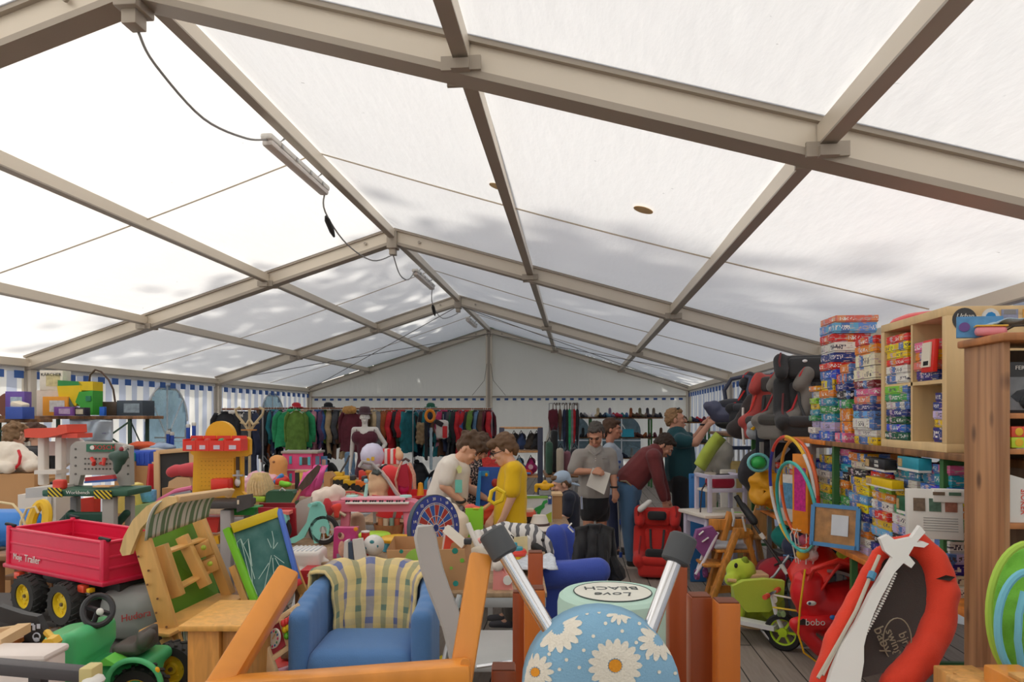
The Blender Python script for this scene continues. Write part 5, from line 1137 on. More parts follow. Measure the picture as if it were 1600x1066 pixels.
t,g=PG('loader_arm','black toy loader arm with white digger pictograms leaning on the green tractor','loader arm',45,1090,2.55,0)
pl=[(0,945),(40,958),(62,962),(73,985),(62,1008),(52,1019),(46,1016),(40,980),(0,968)];b=MB();b.prism([(g(x,y,-.1).x,g(x,y,-.1).z) for x,y in pl],.03,0,'y',-.1);b.build('arm_plate',M('#2c2b2c',.45),t)
b=MB()
for x,y,w,h in ((48,976,9,3),(53,981,4,8),(60,979,5,7),(46,981,3,4)): b.box(g(x,y,-.118),(w*.0023,.002,h*.0023))
b.build('digger_mark',M('#cfd6e2',.5),t);b=MB();q=g(57,995,-.118);b.tube([q+V((.012*cos(a),0,.012*sin(a))) for a in [2*pi*k/14 for k in range(14)]],.0025,5,closed=True);b.ell(g(57,1000,-.118),(.011,.002,.008));b.build('helmet_mark',M('#cfd6e2',.5),t)
b=MB();b.beam(g(46,1000,-.1),V((g(40,1090).x,-.1,0)),.03,.03);b.build('support_leg',BLACK,t)
b=MB();b.tube([g(73,988,-.12),g(80,996,-.14),g(88,1000,-.15)],.012,8);b.tube([g(88,1000,-.15),g(76,1008,-.19)],[.022,.020],6);b.tube([g(76,1008,-.19),g(74,1009,-.20)],[.023,.023],6);b.build('coupling',M('#e2b43a',.4),t)
t,g=PG('plastic_case','grey rounded plastic case with red slanted lettering behind the tractor seat','case',188,1010,3.25,0);z0=g(188,1012).z
MB().box((0,.15,z0/2),(.34,.26,z0),0,.01).build('plinth',M('#55524f',.6),t);blob('case',[('b',(0,.15,z0+.13),(.30,.24,.26),.08)],M('#8b8d8a',.4),t,.014);txt('Hudora',.046,M('#a83430',.5),t,(.06,.018,z0+.14),(pi/2,-.22,0),sh=.2)
t,g=PG('wooden_tray','brown wooden tray corner at the left edge','tray',5,1090,2.4,0)
b=MB();b.beam(g(-30,990,0),g(38,981,.0),.02,.025,up=(0,1,0));b.beam(g(38,981,0),g(-10,1008,-.2),.04,.03);b.build('frame',CARDL,t);MB().box(g(-20,1004,-.0),(.20,.2,.015)).build('tray_floor',M('#b9743c',.5,'wood'),t);MB().box((0,0,g(0,1008).z/2),(.2,.15,g(0,1012).z)).build('stand',BRN,t)
t,g=PG('storage_box','cream white plastic box lid at the lower left corner','box',30,1100,2.1,0);h=g(40,1024).z;MB().box((-.03,.06,h/2),(.21,.12,h),0,.03).build('tub',M('#e6d8cf',.4),t);MB().box((-.03,.06,h-.012),(.215,.125,.025),0,.012).build('lid',M('#ecdfd6',.4),t)
t,g=PG('metal_bar','grey metal bar with beige plastic end across the lower left corner','bar',75,1090,1.75,0);MB().beam(g(-20,1040,0),g(138,1054,-.02),.03,.042,0,.004,up=(0,1,0)).build('bar',M('#4a4648',.5),t);MB().box(g(142,1052,-.02),(.034,.05,.04),0,.006).build('end_cap',M('#c6b77c',.5),t);MB().ell(g(146,1064,-.03),(.025,.03,.015)).build('foot',WHT,t)
MB().beam(g(60,1050,0),V((g(60,1050).x,0,0)),.03,.03).build('post',M('#4a4648',.5),t);MB().box((g(60,1050).x,0,.01),(.3,.3,.02)).build('base',M('#4a4648',.5),t)
# play shop
SHW=M('#d8a45c',.45,'wood',s=1.4,v=.10);SHG=M('#63952a',.5,v=.05)
t,g=PG('play_shop','leaning wooden play shop with green back panel and striped awning','play shop',290,1095,3.15,0)
def bd(a,b_,w,th,nm='board',mt=SHW,up=(0,1,0)): MB().beam(g(*a),g(*b_),w,th,0,.003,up=up).build(nm,mt,t)
bd((219,832,0),(296,1084,0),.075,.030,'side_panel');bd((306,800,.44),(358,930,.44),.05,.06,'side_panel')
def quad(nm,mt,pts,th=.014):
    P_=[g(*p) for p in pts];n_=(P_[1]-P_[0]).cross(P_[3]-P_[0]).normalized()*th;b=MB();b.add(P_+[p+n_ for p in P_],[(0,1,2,3),(7,6,5,4),(0,4,5,1),(1,5,6,2),(2,6,7,3),(3,7,4,0)]);return b.build(nm,mt,t,sm=0)
quad('back_panel',SHG,[(228,842,.16),(300,806,.5),(345,935,.5),(262,985,.16)])
bd((252,852,.08),(279,932,.08),.045,.05,'divider',up=(1,0,0));bd((284,838,.27),(322,916,.27),.045,.05,'divider',up=(1,0,0))
for a,b_ in (((233,876,.05),(256,862,.08)),((242,900,.05),(264,889,.08)),((252,930,.05),(278,918,.08)),((256,864,.08),(316,842,.35)),((278,918,.08),(334,888,.38))): bd((a[0],a[1],a[2]+.03),(b_[0],b_[1],b_[2]+.03),.05,.012,'shelf',up=(0,0,1))
DR=M('#d09a52',.45,'wood',v=.08)
for a in ((317,858,.34),(327,883,.36)):
    o=MB().box(g(*a),(.075,.06,.07),0,.003,e=(0,-.33,.45)).build('drawer',DR,t);MB().ell(g(a[0]+1,a[1]-2,a[2]-.07),(.013,.013,.013)).build('knob',M('#a8b83a',.4),o)
bd((240,991,-.06),(362,931,.42),.17,.016,'counter',up=(0,0,1));bd((345,950,.42),(362,940,.42),.05,.02,'bracket')
bd((262,1004,-.02),(262,1004.5,-.04),.05,.05,'star_knob')
for i in range(6): MB().cyl(g(216+ (i%2)*9+i*7,870+i*22,-.02),g(216+(i%2)*9+i*7,870+i*22,-.035),.005,n=8).build('screw_hole',M('#6a4424',.7),t)
b=MB();arc=[(194,868),(190,860),(196,838),(210,812),(232,790),(262,776),(277,776),(279,784),(262,792),(240,806),(222,826),(212,850),(206,866)]
b.prism([(g(x,y,-.03).x,g(x,y,-.03).z) for x,y in arc],.03,0,'y',-.03);b.build('roof_arch',M('#dcb980',.5,'wood',v=.06),t)
bd((276,780,-.03),(358,768,.42),.03,.03,'ridge_rail',CARDL);bd((226,826,-.02),(318,800,.40),.014,.014,'awning_rail',CARDL)
aw=NT('awning_stripes');su=aw.a('SeparateXYZ',{0:aw.a('UVMap').outputs[0]}).outputs[0];fx=aw.mth('FRACT',aw.mth('MULTIPLY',su,11.0));aw.pr(aw.mix(aw.mth('GREATER_THAN',fx,.52),(.74,.74,.66),(.19,.29,.17)),.85);AWN=aw.m
def aw_(u,v):
    top=g(262+96*u,779-12*u,-.02+.44*u);bot=g(226+100*u,845-38*u,-.03+.42*u);q=top.lerp(bot,v);q.z+=.05*sin(pi*v)*(1-.3*v);q.y-=.05*sin(pi*v)+.012*sin(u*40)*v;return q
def uvgrid(nm,fn,nu,nv,mt,par,th=.004):
    o=MB().grid(fn,nu,nv,0,th).build(nm,mt,par,sm=3);l=o.data.uv_layers.new(name='UVMap');w=nu+1;N_=w*(nv+1)
    for lp in o.data.loops: i=lp.vertex_index%N_;l.data[lp.index].uv=((i%w)/nu,(i//w)/nv)
    return o
uvgrid('awning',aw_,44,12,AWN,t)
uvgrid('striped_bag',lambda u,v:g(282+28*u+4*v,975+70*v-6*u,.15+.03*sin(u*16)),24,10,AWN,t)
bd((356,769,.44),(362,772,.44),.045,.045,'rail_end',CARDL)
t,g=PG('wooden_box','tall pine box with flat lid below the green chalkboard','box',345,1090,2.62,0);h=g(345,975).z
MB().box((-.035,.08,h/2),(.115,.30,h),0,.004,e=None).build('carcass',M('#d39346',.45,'wood',v=.10),t);MB().box((.065,.10,h/2),(.08,.30,h),0,.004).build('carcass',M('#b9803c',.45,'wood',v=.10),t);MB().box((.005,.08,h+.011),(.235,.36,.022),0,.006).build('lid',M('#d8a050',.45,'wood',v=.08),t)
# chalkboard easel
t,g=PG('chalkboard','green chalkboard easel with yellow, lime, blue and red frame bars','chalkboard',420,1000,3.55,0)
CB=NT('chalk_surface');tc=CB.a('TexCoord').outputs['Object'];n=CB.a('TexNoise',{'Vector':tc,'Scale':7.0,'Detail':5.0}).outputs[0];CB.pr(CB.mix(CB.a('MapRange',{0:n,1:.4,2:.75}).outputs[0],(.035,.15,.135),(.14,.30,.27)),.8)
quad('writing_board',CB.m,[(364,828,.02),(436,802,.12),(462,910,.02),(402,948,-.08)])
bd((354,826,0),(403,952,-.10),.034,.03,'frame_bar',M('#7ac629',.4));bd((362,826,.0),(436,800,.12),.05,.03,'frame_bar',M('#e8c81c',.4));bd((436,796,.12),(466,908,.02),.022,.03,'frame_bar',M('#4a6fc8',.4));bd((400,950,-.11),(470,908,.01),.03,.03,'frame_bar',M('#c32a34',.4))
bd((363,885,-.03),(392,960,-.10),.035,.02,'leg');bd((446,855,.14),(476,930,.1),.045,.022,'leg');bd((476,930,.1),(450,1000,.05),.04,.022,'leg');bd((392,960,-.1),(404,1000,-.1),.035,.02,'leg')
def chalk(pts,r=.0018): MB().tube([g(x,y,d) for x,y,d in pts],r,4).build('chalk_line',M('#b9cfc6',.9),t)
def cbp(x,y):
    # depth of the board at a picture point
    u=(x-364)/98;v=(y-815)/120;return (x,y,.02+.09*min(1,max(0,u-.35*v))-.09*v-.012)
for L_ in ([(370,848),(378,885),(384,920),(390,945)],[(370,848),(376,842),(388,870),(398,905)],[(376,842),(390,900),(402,930)],[(388,845),(392,880),(396,930)],[(380,852),(388,842),(394,885)],[(372,860),(384,905),(392,935)],[(425,830),(428,845),(427,858)],[(418,842),(424,856)],[(434,848),(428,857)],[(424,868),(418,895),(412,925)],[(426,872),(428,900),(434,925)],[(428,868),(444,880)],[(430,872),(442,895)],[(420,880),(404,905)]):
    chalk([cbp(*p) for p in L_])
# clock and bead board
t,g=PG('activity_board','wooden activity board with clock face and coloured beads beside the chalkboard','toy',430,1060,2.85,0)
quad('red_panel',M('#b52a36',.5),[(412,978,.03),(446,958,.05),(452,1002,.03),(424,1030,.0)],.01)
bd((404,990,.0),(468,945,.08),.02,.03,'frame_rail',CARDL);bd((422,1032,-.02),(474,995,.06),.02,.03,'frame_rail',CARDL);bd((440,968,.03),(452,1008,.02),.02,.025,'frame_rail',CARDL);bd((456,955,.05),(468,1000,.05),.018,.025,'frame_rail',CARDL);bd((408,1000,-.01),(430,1062,-.04),.04,.03,'leg',CARDL)
c=g(428,998,-.0);b=MB();b.lathe([(0,-.004),(.045,-.004),(.045,.004),(0,.004)],28,0,(0,0,0),'y');ck_=b.build('clock_face',WHT,t,c,(0,.5,-.5));ck_.scale=(.7,1,1)
for i in range(12): MB().ell((.034*cos(i*pi/6),-.005,.034*sin(i*pi/6)),(.006,.002,.006)).build('hour_mark',M(('#3f8f6a','#c8467a','#3a6fb0')[i%3],.5),ck_)
MB().beam((0,-.008,0),(.004,-.008,.026),.006,.003).build('hand',CARDL,ck_)
for (x0,y0,x1,y1),c in zip(((443,974,453,968),(445,984,455,978),(448,994,459,988)),('#d43a3a','#e0c420','#63b52e')):
    MB().tube([g(x0,y0,.0),g(x1+3,y1-2,.02)],.003,5).build('rod',STEEL,t)
    for k in range(3): q=g(x0+(x1-x0)*k/2,y0+(y1-y0)*k/2,.01);MB().ell(q,(.012,.015,.015)).build('bead',M(c,.3),t)
bd((470,960,.06),(476,990,.06),.05,.01,'book_panel',M('#b03a4a',.5))
t,g=PG('plastic_tub','pink plastic tub on the floor below the activity board','tub',420,1075,2.95,0);h=g(420,1032).z;MB().lathe([(0,0),(.09,0),(.125,h-.02),(.135,h-.01),(.135,h),(.118,h),(.08,.02),(0,.02)],24).build('bowl',M('#ecaebd',.4),t)
t,g=PG('toy_tray','red tray with picture books beside the pink tub','tray',455,1066,3.0,0);h=g(455,1035).z;MB().box((0,.05,h-.01),(.16,.22,.02),0,.004).build('tray',M('#cf3f3a',.5),t);MB().box((0,.05,(h-.02)/2),(.12,.16,h-.02)).build('stand',BRN,t)
MB().box((.0,.04,h+.035),(.10,.03,.07),0,.004,e=(-.4,.1,.2)).build('picture_card',M('#8f7a5a',.5,v=.8,s=30),t)
MB().lathe([(0,0),(.04,0),(.048,.05),(.044,.05),(0,.01)],16,0,(-.02,.1,h)).build('clear_pot',M('#d9d6d0',.3),t)
# workbenches on benches
def bench(lab,px,zc,w,d,z): return low_table(lab,G(px,zc),w,d,z,BRN)
bench('low bench under the grey toy workbench',150,5.3,1.05,.5,.50);bench('low bench under the yellow toy workbench',345,5.0,.55,.45,.42)
WG=M('#a6a29c',.5,v=.04);WDG=M('#2f5a46',.5,v=.05)
t,g=PG('toy_workbench','grey and dark green toy workbench with drill and red-lettered green sign','toy workbench',158,835,5.1,.51)
def pr_(pts,th,off,nm,mt): b=MB();b.prism([(g(x,y,off).x,g(x,y,off).z) for x,y in pts],th,0,'y',off);return b.build(nm,mt,t,sm=.4)
pr_([(112,758),(114,697),(122,690),(150,691),(185,692),(206,697),(207,758),(190,758),(182,742),(130,742),(126,758)],.06,.12,'back_wall',WG)
pr_([(136,694),(178,694),(178,706),(136,706)],.02,.08,'sign_panel',M('#2f6a52',.5));txt('BOSCH',.046,M('#c9353a',.5),t,g(163,699.6,.066),sx=1.1)
MB().lathe([(.010,-.002),(.016,-.002),(.016,.002),(.010,.002)],16,0,g(144,699.6,.066),'y').build('emblem',WHT,t)
for i in range(9):
    for j in range(3): MB().lathe([(0,-.002),(.007,-.002),(.007,.002),(0,.002)],8,0,g(133+i*5.6,717+j*8,.088),'y').build('peg_hole',M('#5a5754',.7),t)
for x in(118,200):
    for j in range(4): MB().lathe([(0,-.002),(.008,-.002),(.008,.002),(0,.002)],8,0,g(x,702+j*13,.088),'y').build('peg_hole',M('#5a5754',.7),t)
b=MB();b.tube([g(143,716,.07),g(147,722,.05),g(146,727,.06)],.014,7);b.build('hook',M('#c93a30',.4),t);b=MB();b.tube([g(163,716,.07),g(161,727,.05),g(157,724,.06)],.014,7);b.build('hook',M('#c93a30',.4),t)
o=pr_([(135,746),(178,742),(181,748),(135,752)],.04,.02,'level_tool',M('#b53038',.4));pr_([(134,752),(180,748),(180,752),(134,755)],.04,.02,'level_tool',M('#3f5fa8',.4))
blob('drill',[('c',g(177,713,-.02),g(190,712,-.02),.035,.05),('c',g(186,715,-.02),g(183,733,-.02),.042,.028),('c',g(192,722,-.02),g(195,704,-.02),.022,.018),('c',g(183,733,-.02),g(182,740,-.02),.02,.012)],M('#3b5349',.45),t,.01);MB().tube([g(190,717,-.03),g(195,697,-.03)],.014,8).build('drill_grip',M('#c9c6c2',.4),t);MB().ell(g(190,702,-.04),.018).build('drill_knob',M('#8f2f3a',.4),t)
MB().box(g(150,767,.0)+V((.02,0,0)),(.60,.34,.045),0,.01).build('worktop',WDG,t);txt('Workbench',.034,WHT,t,g(122,770,-.175)+V((0,-.003,0)))
hz=NT('hazard_stripes');sxz=hz.a('SeparateXYZ',{0:hz.a('TexCoord').outputs['Object']});fz=hz.mth('FRACT',hz.mth('MULTIPLY',hz.mth('ADD',sxz.outputs[0],sxz.outputs[2]),32.0));hz.pr(hz.mix(hz.mth('GREATER_THAN',fz,.5),(.85,.62,.03),(.02,.02,.02)),.5)
for x0,x1,y0,y1 in ((75,97,762,777),(147,175,766,780)): pr_([(x0,y0),(x1-2,y0+1),(x1,y1),(x0+1,y1-1)],.012,-.18,'hazard_strip',hz.m)
blob('vise',[('b',g(94,757,-.1),(.085,.06,.07),.012),('b',g(90,765,-.12),(.06,.05,.04),.01)],M('#c93a2c',.4),t,.009);MB().cyl(g(79,755,-.1),g(90,755,-.1),.010).build('vise_handle',BLACK,t)
pr_([(62,760),(110,757),(112,772),(62,775)],.30,.05,'side_table',M('#bdb8b0',.5));MB().box(g(162,760,-.08),(.12,.07,.012),0,.003).build('work_block',M('#d0a070',.6),t)
for x0,y0,d in ((172,776,-.12),(203,775,.10),(118,776,.1)): q=g(x0,y0,d);MB().box((q.x,q.y,q.z/2),(.085 if d<0 else .05,.06,q.z),0,.008).build('leg',WG,t)
blob('tool_tray',[('b',g(140,813,.02)+V((0,0,-.02)),(.34,.30,.03),.01),('b',g(140,808,-.12),(.34,.03,.08),.01),('b',g(140,808,.18),(.34,.03,.08),.01),('c',g(92,822,.0),g(112,802,.0),.03,.03),('c',g(180,822,.0),g(198,802,.0),.03,.03)],M('#20493a',.5),t,.012)
# white and red play kitchen left of it
t,g=PG('play_kitchen','white and red toy kitchen tower left of the grey workbench','toy kitchen',82,835,5.5,.51);KW=M('#e4ddd4',.4,v=.03)
bench('low bench under the white toy kitchen',70,5.75,.7,.4,.50)
pr_([(56,683),(55,671),(62,669),(105,668),(108,664),(120,663),(121,676),(105,680),(84,684)],.26,.12,'roof',M('#e2553f',.4));pr_([(109,677),(133,677),(133,684),(109,684)],.2,.12,'roof',M('#d9503f',.4))
for x in(68,95): MB().beam(g(x,683,.12),g(x,758,.12),.055,.07,0,.012,up=(0,1,0)).build('pillar',KW,t)
pr_([(64,734),(98,734),(98,740),(64,740)],.16,.10,'shelf',KW);pr_([(75,690),(88,690),(88,712),(75,712)],.02,.2,'window_panel',M('#d9c9c4',.4))
pr_([(47,770),(105,770),(105,822),(47,822)],.28,.14,'cupboard',KW);MB().box(g(78,792,-.01),(.03,.02,.16),0,.004).build('door_strip',M('#b9b4ae',.5),t)
for y in(790,808): MB().ell(g(78,y,-.025),.007).build('screw',BLACK,t)
b=MB();b.grid(lambda u,v:g(105+28*u,690+40*v-8*sin(pi*u),.25),8,8,0,.05);b.build('side_hood',M('#d4d2cf',.5),t)
# blue barrel, yellow ring and cream hoop toys at the left edge
t,g=PG('play_barrel','blue plastic play barrel at the left edge behind the red trailer','barrel',25,850,4.6,.755);bench('low bench under the blue play barrel',10,4.86,.7,.5,.75)
blob('shell',[('c',g(-20,825,.15),g(40,825,.15),.13,.13)],M('#2f79c8',.35),t,.014)
bench('low bench in front under the yellow ring and cable hoops',50,4.42,.4,.32,.80)
t,g=PG('toy_ring','yellow plastic wheel ring leaning beside the blue barrel','toy',60,850,4.45,.805);b=MB();c=g(60,820,.0);b.tube([c+V((.05*cos(a),.10*sin(a)*.4,.13*sin(a))) for a in [2*pi*k/24 for k in range(24)]],.03,8,closed=True);b.build('ring',M('#f0c022',.35),t)
t,g=PG('wire_hoop','cream cable hoops standing over the yellow ring','hoop',40,850,4.4,.805);b=MB();b.tube([g(0,785),g(20,788),g(33,803),g(42,830),g(45,848)],.008,6);b.tube([g(28,848),g(33,815),g(42,795),g(55,792),g(60,802)],.008,6);b.build('cable',M('#d9c69c',.6),t)
# white teddy on cartons
t,g=PG('cardboard_carton','large brown cardboard carton at the left edge under the white teddy','carton',25,800,5.9,.0);h=g(25,741).z
MB().box((-.02,.2,h/2),(.32,.36,h),0,.004).build('carton',CARD,t);MB().box((.17,.22,h/2-.02),(.12,.3,h-.04),0,.004).build('carton_flap',M('#a07a4c',.85),t)
t,g=PG('teddy_bear','big cream plush bear lying down with red ribbon','plush toy',25,741,5.95,0.0);t.location.z=h+.0
def g(x,y,d=0,_p=(25,741,5.95)): return V(((x-800)/F*(_p[2]+d)-(_p[0]-800)/F*_p[2],d,(650-y)/F*(_p[2]+d)-(650-_p[1])/F*_p[2]+.012))
blob('plush_body',[('c',g(-20,715,.15),g(22,715,.15),.13,.12),('c',g(22,718,.15),g(46,726,.12),.12,.085),('c',g(-5,733,.0),g(15,735,-.02),.05,.05),('e',g(50,732,.05),(.07,.08,.05))],M('#ddd3c4',.95,'fab',s=20,v=.12),t,.014,nz=.010,ns=24)
b=MB();b.tube([g(29,707,.02),g(32,716,-.01),g(30,728,-.01),g(22,737,.0),g(14,737,-.03)],.012,6);b.build('ribbon',M('#c3202c',.6),t)
# yellow workbench
YW=M('#f0b41a',.4,v=.05);t,g=PG('toy_workbench','yellow toy workbench with round top and four red bins','toy workbench',345,905,4.85,.43)
pr_([(303,770),(305,712),(300,708),(300,684),(303,682),(323,682)]+[(345.5-22.5*cos(pi*k/14),682-24*sin(pi*k/14)) for k in range(15)]+[(388,683),(392,687),(392,710),(388,713),(380,713),(380,768),(387,775),(383,780),(303,776)],.05,.1,'back_board',YW)
pr_([(309,716),(366,716),(366,765),(309,765)],.012,.07,'peg_panel',M('#eeb01c',.4,v=.08,s=60))
for i in range(9):
    for j in range(7): MB().lathe([(0,-.001),(.0035,-.001),(.0035,.001),(0,.001)],6,0,g(315+i*5.8,721+j*6.4,.062),'y').build('peg_hole',M('#b8800f',.6),t)
pr_([(369,714),(374,714),(374,762),(369,762)],.012,.07,'slot',M('#4a3a2a',.7))
RB_=M('#d93426',.35)
for i,(x0,x1) in enumerate(((292,312),(312,333),(333,356),(356,382))):
    b=MB();q=g((x0+x1)/2,703,-.03);w=(x1-x0)/F*4.85*.92
    b.box(q,(w,.12,.012));b.box(q+V((0,-.058,.03)),(w,.008,.07));b.box(q+V((0,.055,.045)),(w,.008,.10))
    for s in(-1,1): b.box(q+V((s*w/2,0,.035)),(.008,.12,.08))
    o=b.build('bin',RB_,t);MB().box(q+V((0,-.064,.02)),(w*.45,.003,.028)).build('bin_label',M('#c9c2d0',.5),o)
    MB().ell(q+V((0.01,0,.055)),(w*.3,.03,.025)).build('bin_filling',M(('#6a4a3a','#b53a2c','#2f8f5a','#c9b9b2')[i],.5),o)
o=MB().box(g(347,756,-.02),(.12,.10,.075),0,.01).build('bin',RB_,t)
MB().cyl(g(372,735,.03),g(372,755,.03),.012,n=8).build('spanner',STEEL,t);MB().box(g(372,743,.02),(.07,.02,.012)).build('spanner',STEEL,t);MB().ell(g(371,754,.03),(.02,.02,.03)).build('tape_roll',WHT,t)
MB().box(g(349,786,-.02)+V((-.03,0,.0)),(.42,.26,.05),0,.01).build('worktop',M('#4a4644',.5),t);pr_([(372,775),(393,772),(395,792),(372,800)],.05,-.13,'top_front',M('#4a4644',.5))
MB().box(g(372,785,-.165),(.012,.006,.028)).build('top_slot',M('#d9c9b0',.5),t)
for x,y,d in ((355,796,-.08),(388,796,.10),(318,796,.1)): q=g(x,y,d);MB().box((q.x,q.y,q.z/2),(.075 if d<0 else .05,.07,q.z),0,.012).build('leg',M('#a5a09e',.5),t)
pr_([(318,838),(350,834),(352,846),(318,850)],.2,.02,'yellow_shelf',YW)
for nm,lab,c,q,sz,zz in (('toy_bucket','dark green toy bucket below the yellow workbench','#1f7a35',(335,868),(.10,.10,.17),.43),('toy_crate','red toy crate in the middle of the yellow workbench','#c32f24',(330,832),(.15,.12,.10),0),('toy_basket','green basket under the black worktop of yellow workbench','#2a8f3c',(385,805),(.16,.12,.05),0)):
    t,g=PG(nm,lab,'toy',q[0],q[1],4.80 if zz else 4.9,0);zq=W(q[0],q[1],4.85).z;t.location.z=zq if not zz else .431
    sx,sy,sz_=sz;MB().prism([(-sx*.45,0),(sx*.45,0),(sx*.55,sz_),(-sx*.55,sz_)],sy).build('body',M(c,.4),t);MB().box((0,0,sz_),(sx*1.2,sy*1.1,.014),0,.004).build('rim',M(c,.4),t)
# black chalkboard and plush behind
t,g=PG('chalkboard','black chalkboard in pale wood frame behind the yellow workbench','chalkboard',280,800,6.6,0);bd((245,706,0),(246,805,0),.05,.03,'frame_bar',CARDL);bd((244,707,0),(306,702,.1),.04,.03,'frame_bar',CARDL);bd((300,704,.1),(303,800,.1),.05,.03,'frame_bar',CARDL);quad('writing_board',M('#3a3b3c',.7),[(248,709,.02),(303,705,.12),(305,800,.12),(249,800,.02)])
bd((246,805,0),(246,825,0),.05,.03,'leg',CARDL);MB().box((g(246,805).x,0,g(246,824).z/2),(.05,.03,g(246,824).z)).build('leg',CARDL,t);MB().box((g(304,805).x,.1,g(304,800).z/2),(.05,.03,g(304,800).z)).build('leg',CARDL,t)
t,g=PG('plush_toy','red puffy plush pillow toy in front of the black chalkboard','plush toy',285,760,6.2,.0);z0=g(285,762).z;MB().box((0,.05,z0/2),(.3,.22,z0)).build('carton',CARD,t);blob('plush_body',[('c',g(268,738,0),g(276,735,0),.05,.055),('c',g(288,735,0),g(302,734,0),.06,.07)],M('#c2474f',.9,'fab'),t,.014)
pr_([(266,764),(268,752),(280,745),(300,746),(304,764)],.10,.0,'toy_face',CARDL)
t,g=PG('pink_hoop','pink padded arch behind the striped awning','toy',285,790,5.9,0);b=MB();b.tube([g(232,800),g(250,782),g(275,768),g(300,763)],.022,8);b.build('arch',M('#e0729a',.5),t);b=MB();b.tube([g(245,792),g(270,776),g(300,770)],.03,8);b.build('lining',M('#8a8a90',.6),t);q=g(285,790);MB().box((0,0.1,q.z/2),(.3,.1,q.z)).build('stand',M('#c9302c',.5),t)
t,g=PG('red_cloth','red cloth hanging left of the black chalkboard','cloth',238,800,6.9,0);MB().grid(lambda u,v:g(232+12*u-8*v*(1-u),725+75*v,.05*sin(u*9)),8,8,0,.02).build('fabric',M('#c0202a',.8,'fab'),t,sm=3);MB().cyl((0,.05,0),g(240,722,.05),.015).build('pole',CARDL,t)
t,g=PG('yellow_slide','pale yellow plastic toy slide behind the grey workbench','toy',215,835,5.8,.0);MB().box((0,.05,.2),(.3,.25,.40)).build('stand',BRN,t);pr_([(185,790),(200,770),(206,755),(215,757),(222,785),(222,800),(185,800)],.18,.05,'slide',M('#e8cf6a',.4));pr_([(208,790),(250,783),(262,800),(210,808)],.2,.05,'green_mat',M('#9bb67a',.6));MB().box(g(228,775,.1),(.14,.1,.10),0,.01).build('blue_pack',M('#5f9ec4',.4,v=.5,s=30),t);pr_([(122,780),(152,776),(152,805),(122,805)],.1,.3,'red_box',M('#c8372a',.5))
# ---------------- left wall table with cartons
t=T('beer_table','high board on green legs along the left wall carrying cartons','table',G(120,8.9),(0,0,TH))
def sh_(lab,px0,px1,y,zc,mt):
    t=T('shelf_table',lab,'table',G((px0+px1)/2,zc),(0,0,TH));w=(px1-px0)/F*zc;z=W(0,y,zc).z
    MB().box((0,.2,z-.02),(w,.5,.04),0,.004).build('tabletop',mt,t)
    for x in(-w/2+.12,w/2-.2):
        b=MB()
        for yy in(0,.42): b.box((x,yy,(z-.04)/2),(.035,.035,z-.04))
        b.box((x,.2,z-.35),(.03,.42,.03));b.beam((x,.0,z-.05),(x,.42,z-.55),.012,.012);b.build('leg_frame',DGR,t)
    b=MB();b.beam((w/2-.2,.02,z-.06),(w/2-.75,.02,z-.45),.012,.02);b.beam((w/2-.2,.02,z-.45),(w/2-.75,.02,z-.06),.012,.02);b.build('cross_brace',DGR,t);return z
bpy.data.objects.remove(t)
zA=sh_('high table board along the left wall carrying the big yellow toy carton',42,228,650,8.8,BRN);zB=sh_('nearer high table board at the far left edge with blue crate',-60,42,655,8.0,BRN)
def lbox(lab,x0,y0,x1,y1,zc,c,z=None,c2=None,rz=.0,d=.2,cat='carton',nm='carton',tx=None,tc=None,ts=.05):
    t=T(nm,lab,cat,W((x0+x1)/2,y1,zc),(0,0,TH+rz))
    if z is not None: t.location.z=z+.001
    w=(x1-x0)/F*zc;h=(y1-y0)/F*zc;MB().box((0,d/2,h/2),(w,d,h),0,.004).build('carton' if nm!='crate' else 'tub',M(c,.5,v=.15,s=14),t)
    if c2: MB().box((w*.08,-.002,h*.5),(w*.6,.004,h*.6)).build('picture',M(c2,.45,v=.6,s=18),t)
    if tx: txt(tx,ts,tc or BLACK,t,(0,-.006,h*.78))
    return t
lbox('cream paper carton lying beneath the yellow cleaner carton',57,611,95,651,8.85,'#cdbfb2',zA)
lbox('white and yellow cleaner carton with dark lettering on top of cream carton',63,580,97,611,8.85,'#e9e2d2',zA+.322,'#d9b98a',.1,.2,tx='KÄRCHER',ts=.055)
lbox('orange puzzle carton with pictures left of the green toy carton',67,620,105,650,8.7,'#f0a02a',zA,'#d9d2c0',.05)
lbox('small purple carton in front of orange puzzle carton',84,636,113,650,8.5,'#7a4a96',zA,'#b9a0c8',0,.12)
lbox('small black carton with picture beside purple carton',113,637,132,650,8.55,'#2f2a33',zA,'#c9b9a0',0,.12)
lbox('dark slate carton with white glassware picture at the right end of board',181,627,224,651,8.8,'#39434d',zA,'#7f8d96',-.1,.25)
lbox('brown wicker basket carton behind dark slate carton',158,628,182,650,8.95,'#4a3a30',zA,None,0,.2)
lbox('purple toy carton standing behind blue crate at left edge',9,611,37,654,8.1,'#6a4fa0',zB,'#a9b9d8',.1,.15)
t=lbox('blue plastic crate filled with papers at the left edge',8,636,35,655,7.85,'#3d56a8',zB,None,0,.2,'crate','crate');MB().box((0,.1,.16),(.14,.14,.06),0,.02,e=(.1,.3,0)).build('papers',M('#d9cdb8',.8),t)
t=T('wall_plate','brown round plate standing at the far left edge','plate',W(-2,655,8.0),(0,0,TH));t.location.z=zB;MB().lathe([(0,0),(.14,0),(.15,.02),(0,.03)],24,0,(0,.15,.16),'y').build('plate',M('#7a4a3a',.5),t);MB().box((0,.17,.02),(.2,.06,.04)).build('plate_stand',BRN,t)
t,g=PG('toy_carton','big opened yellow and green toy carton with digger picture on left board','carton',127,651,8.75,0);t.location.z=zA+.001
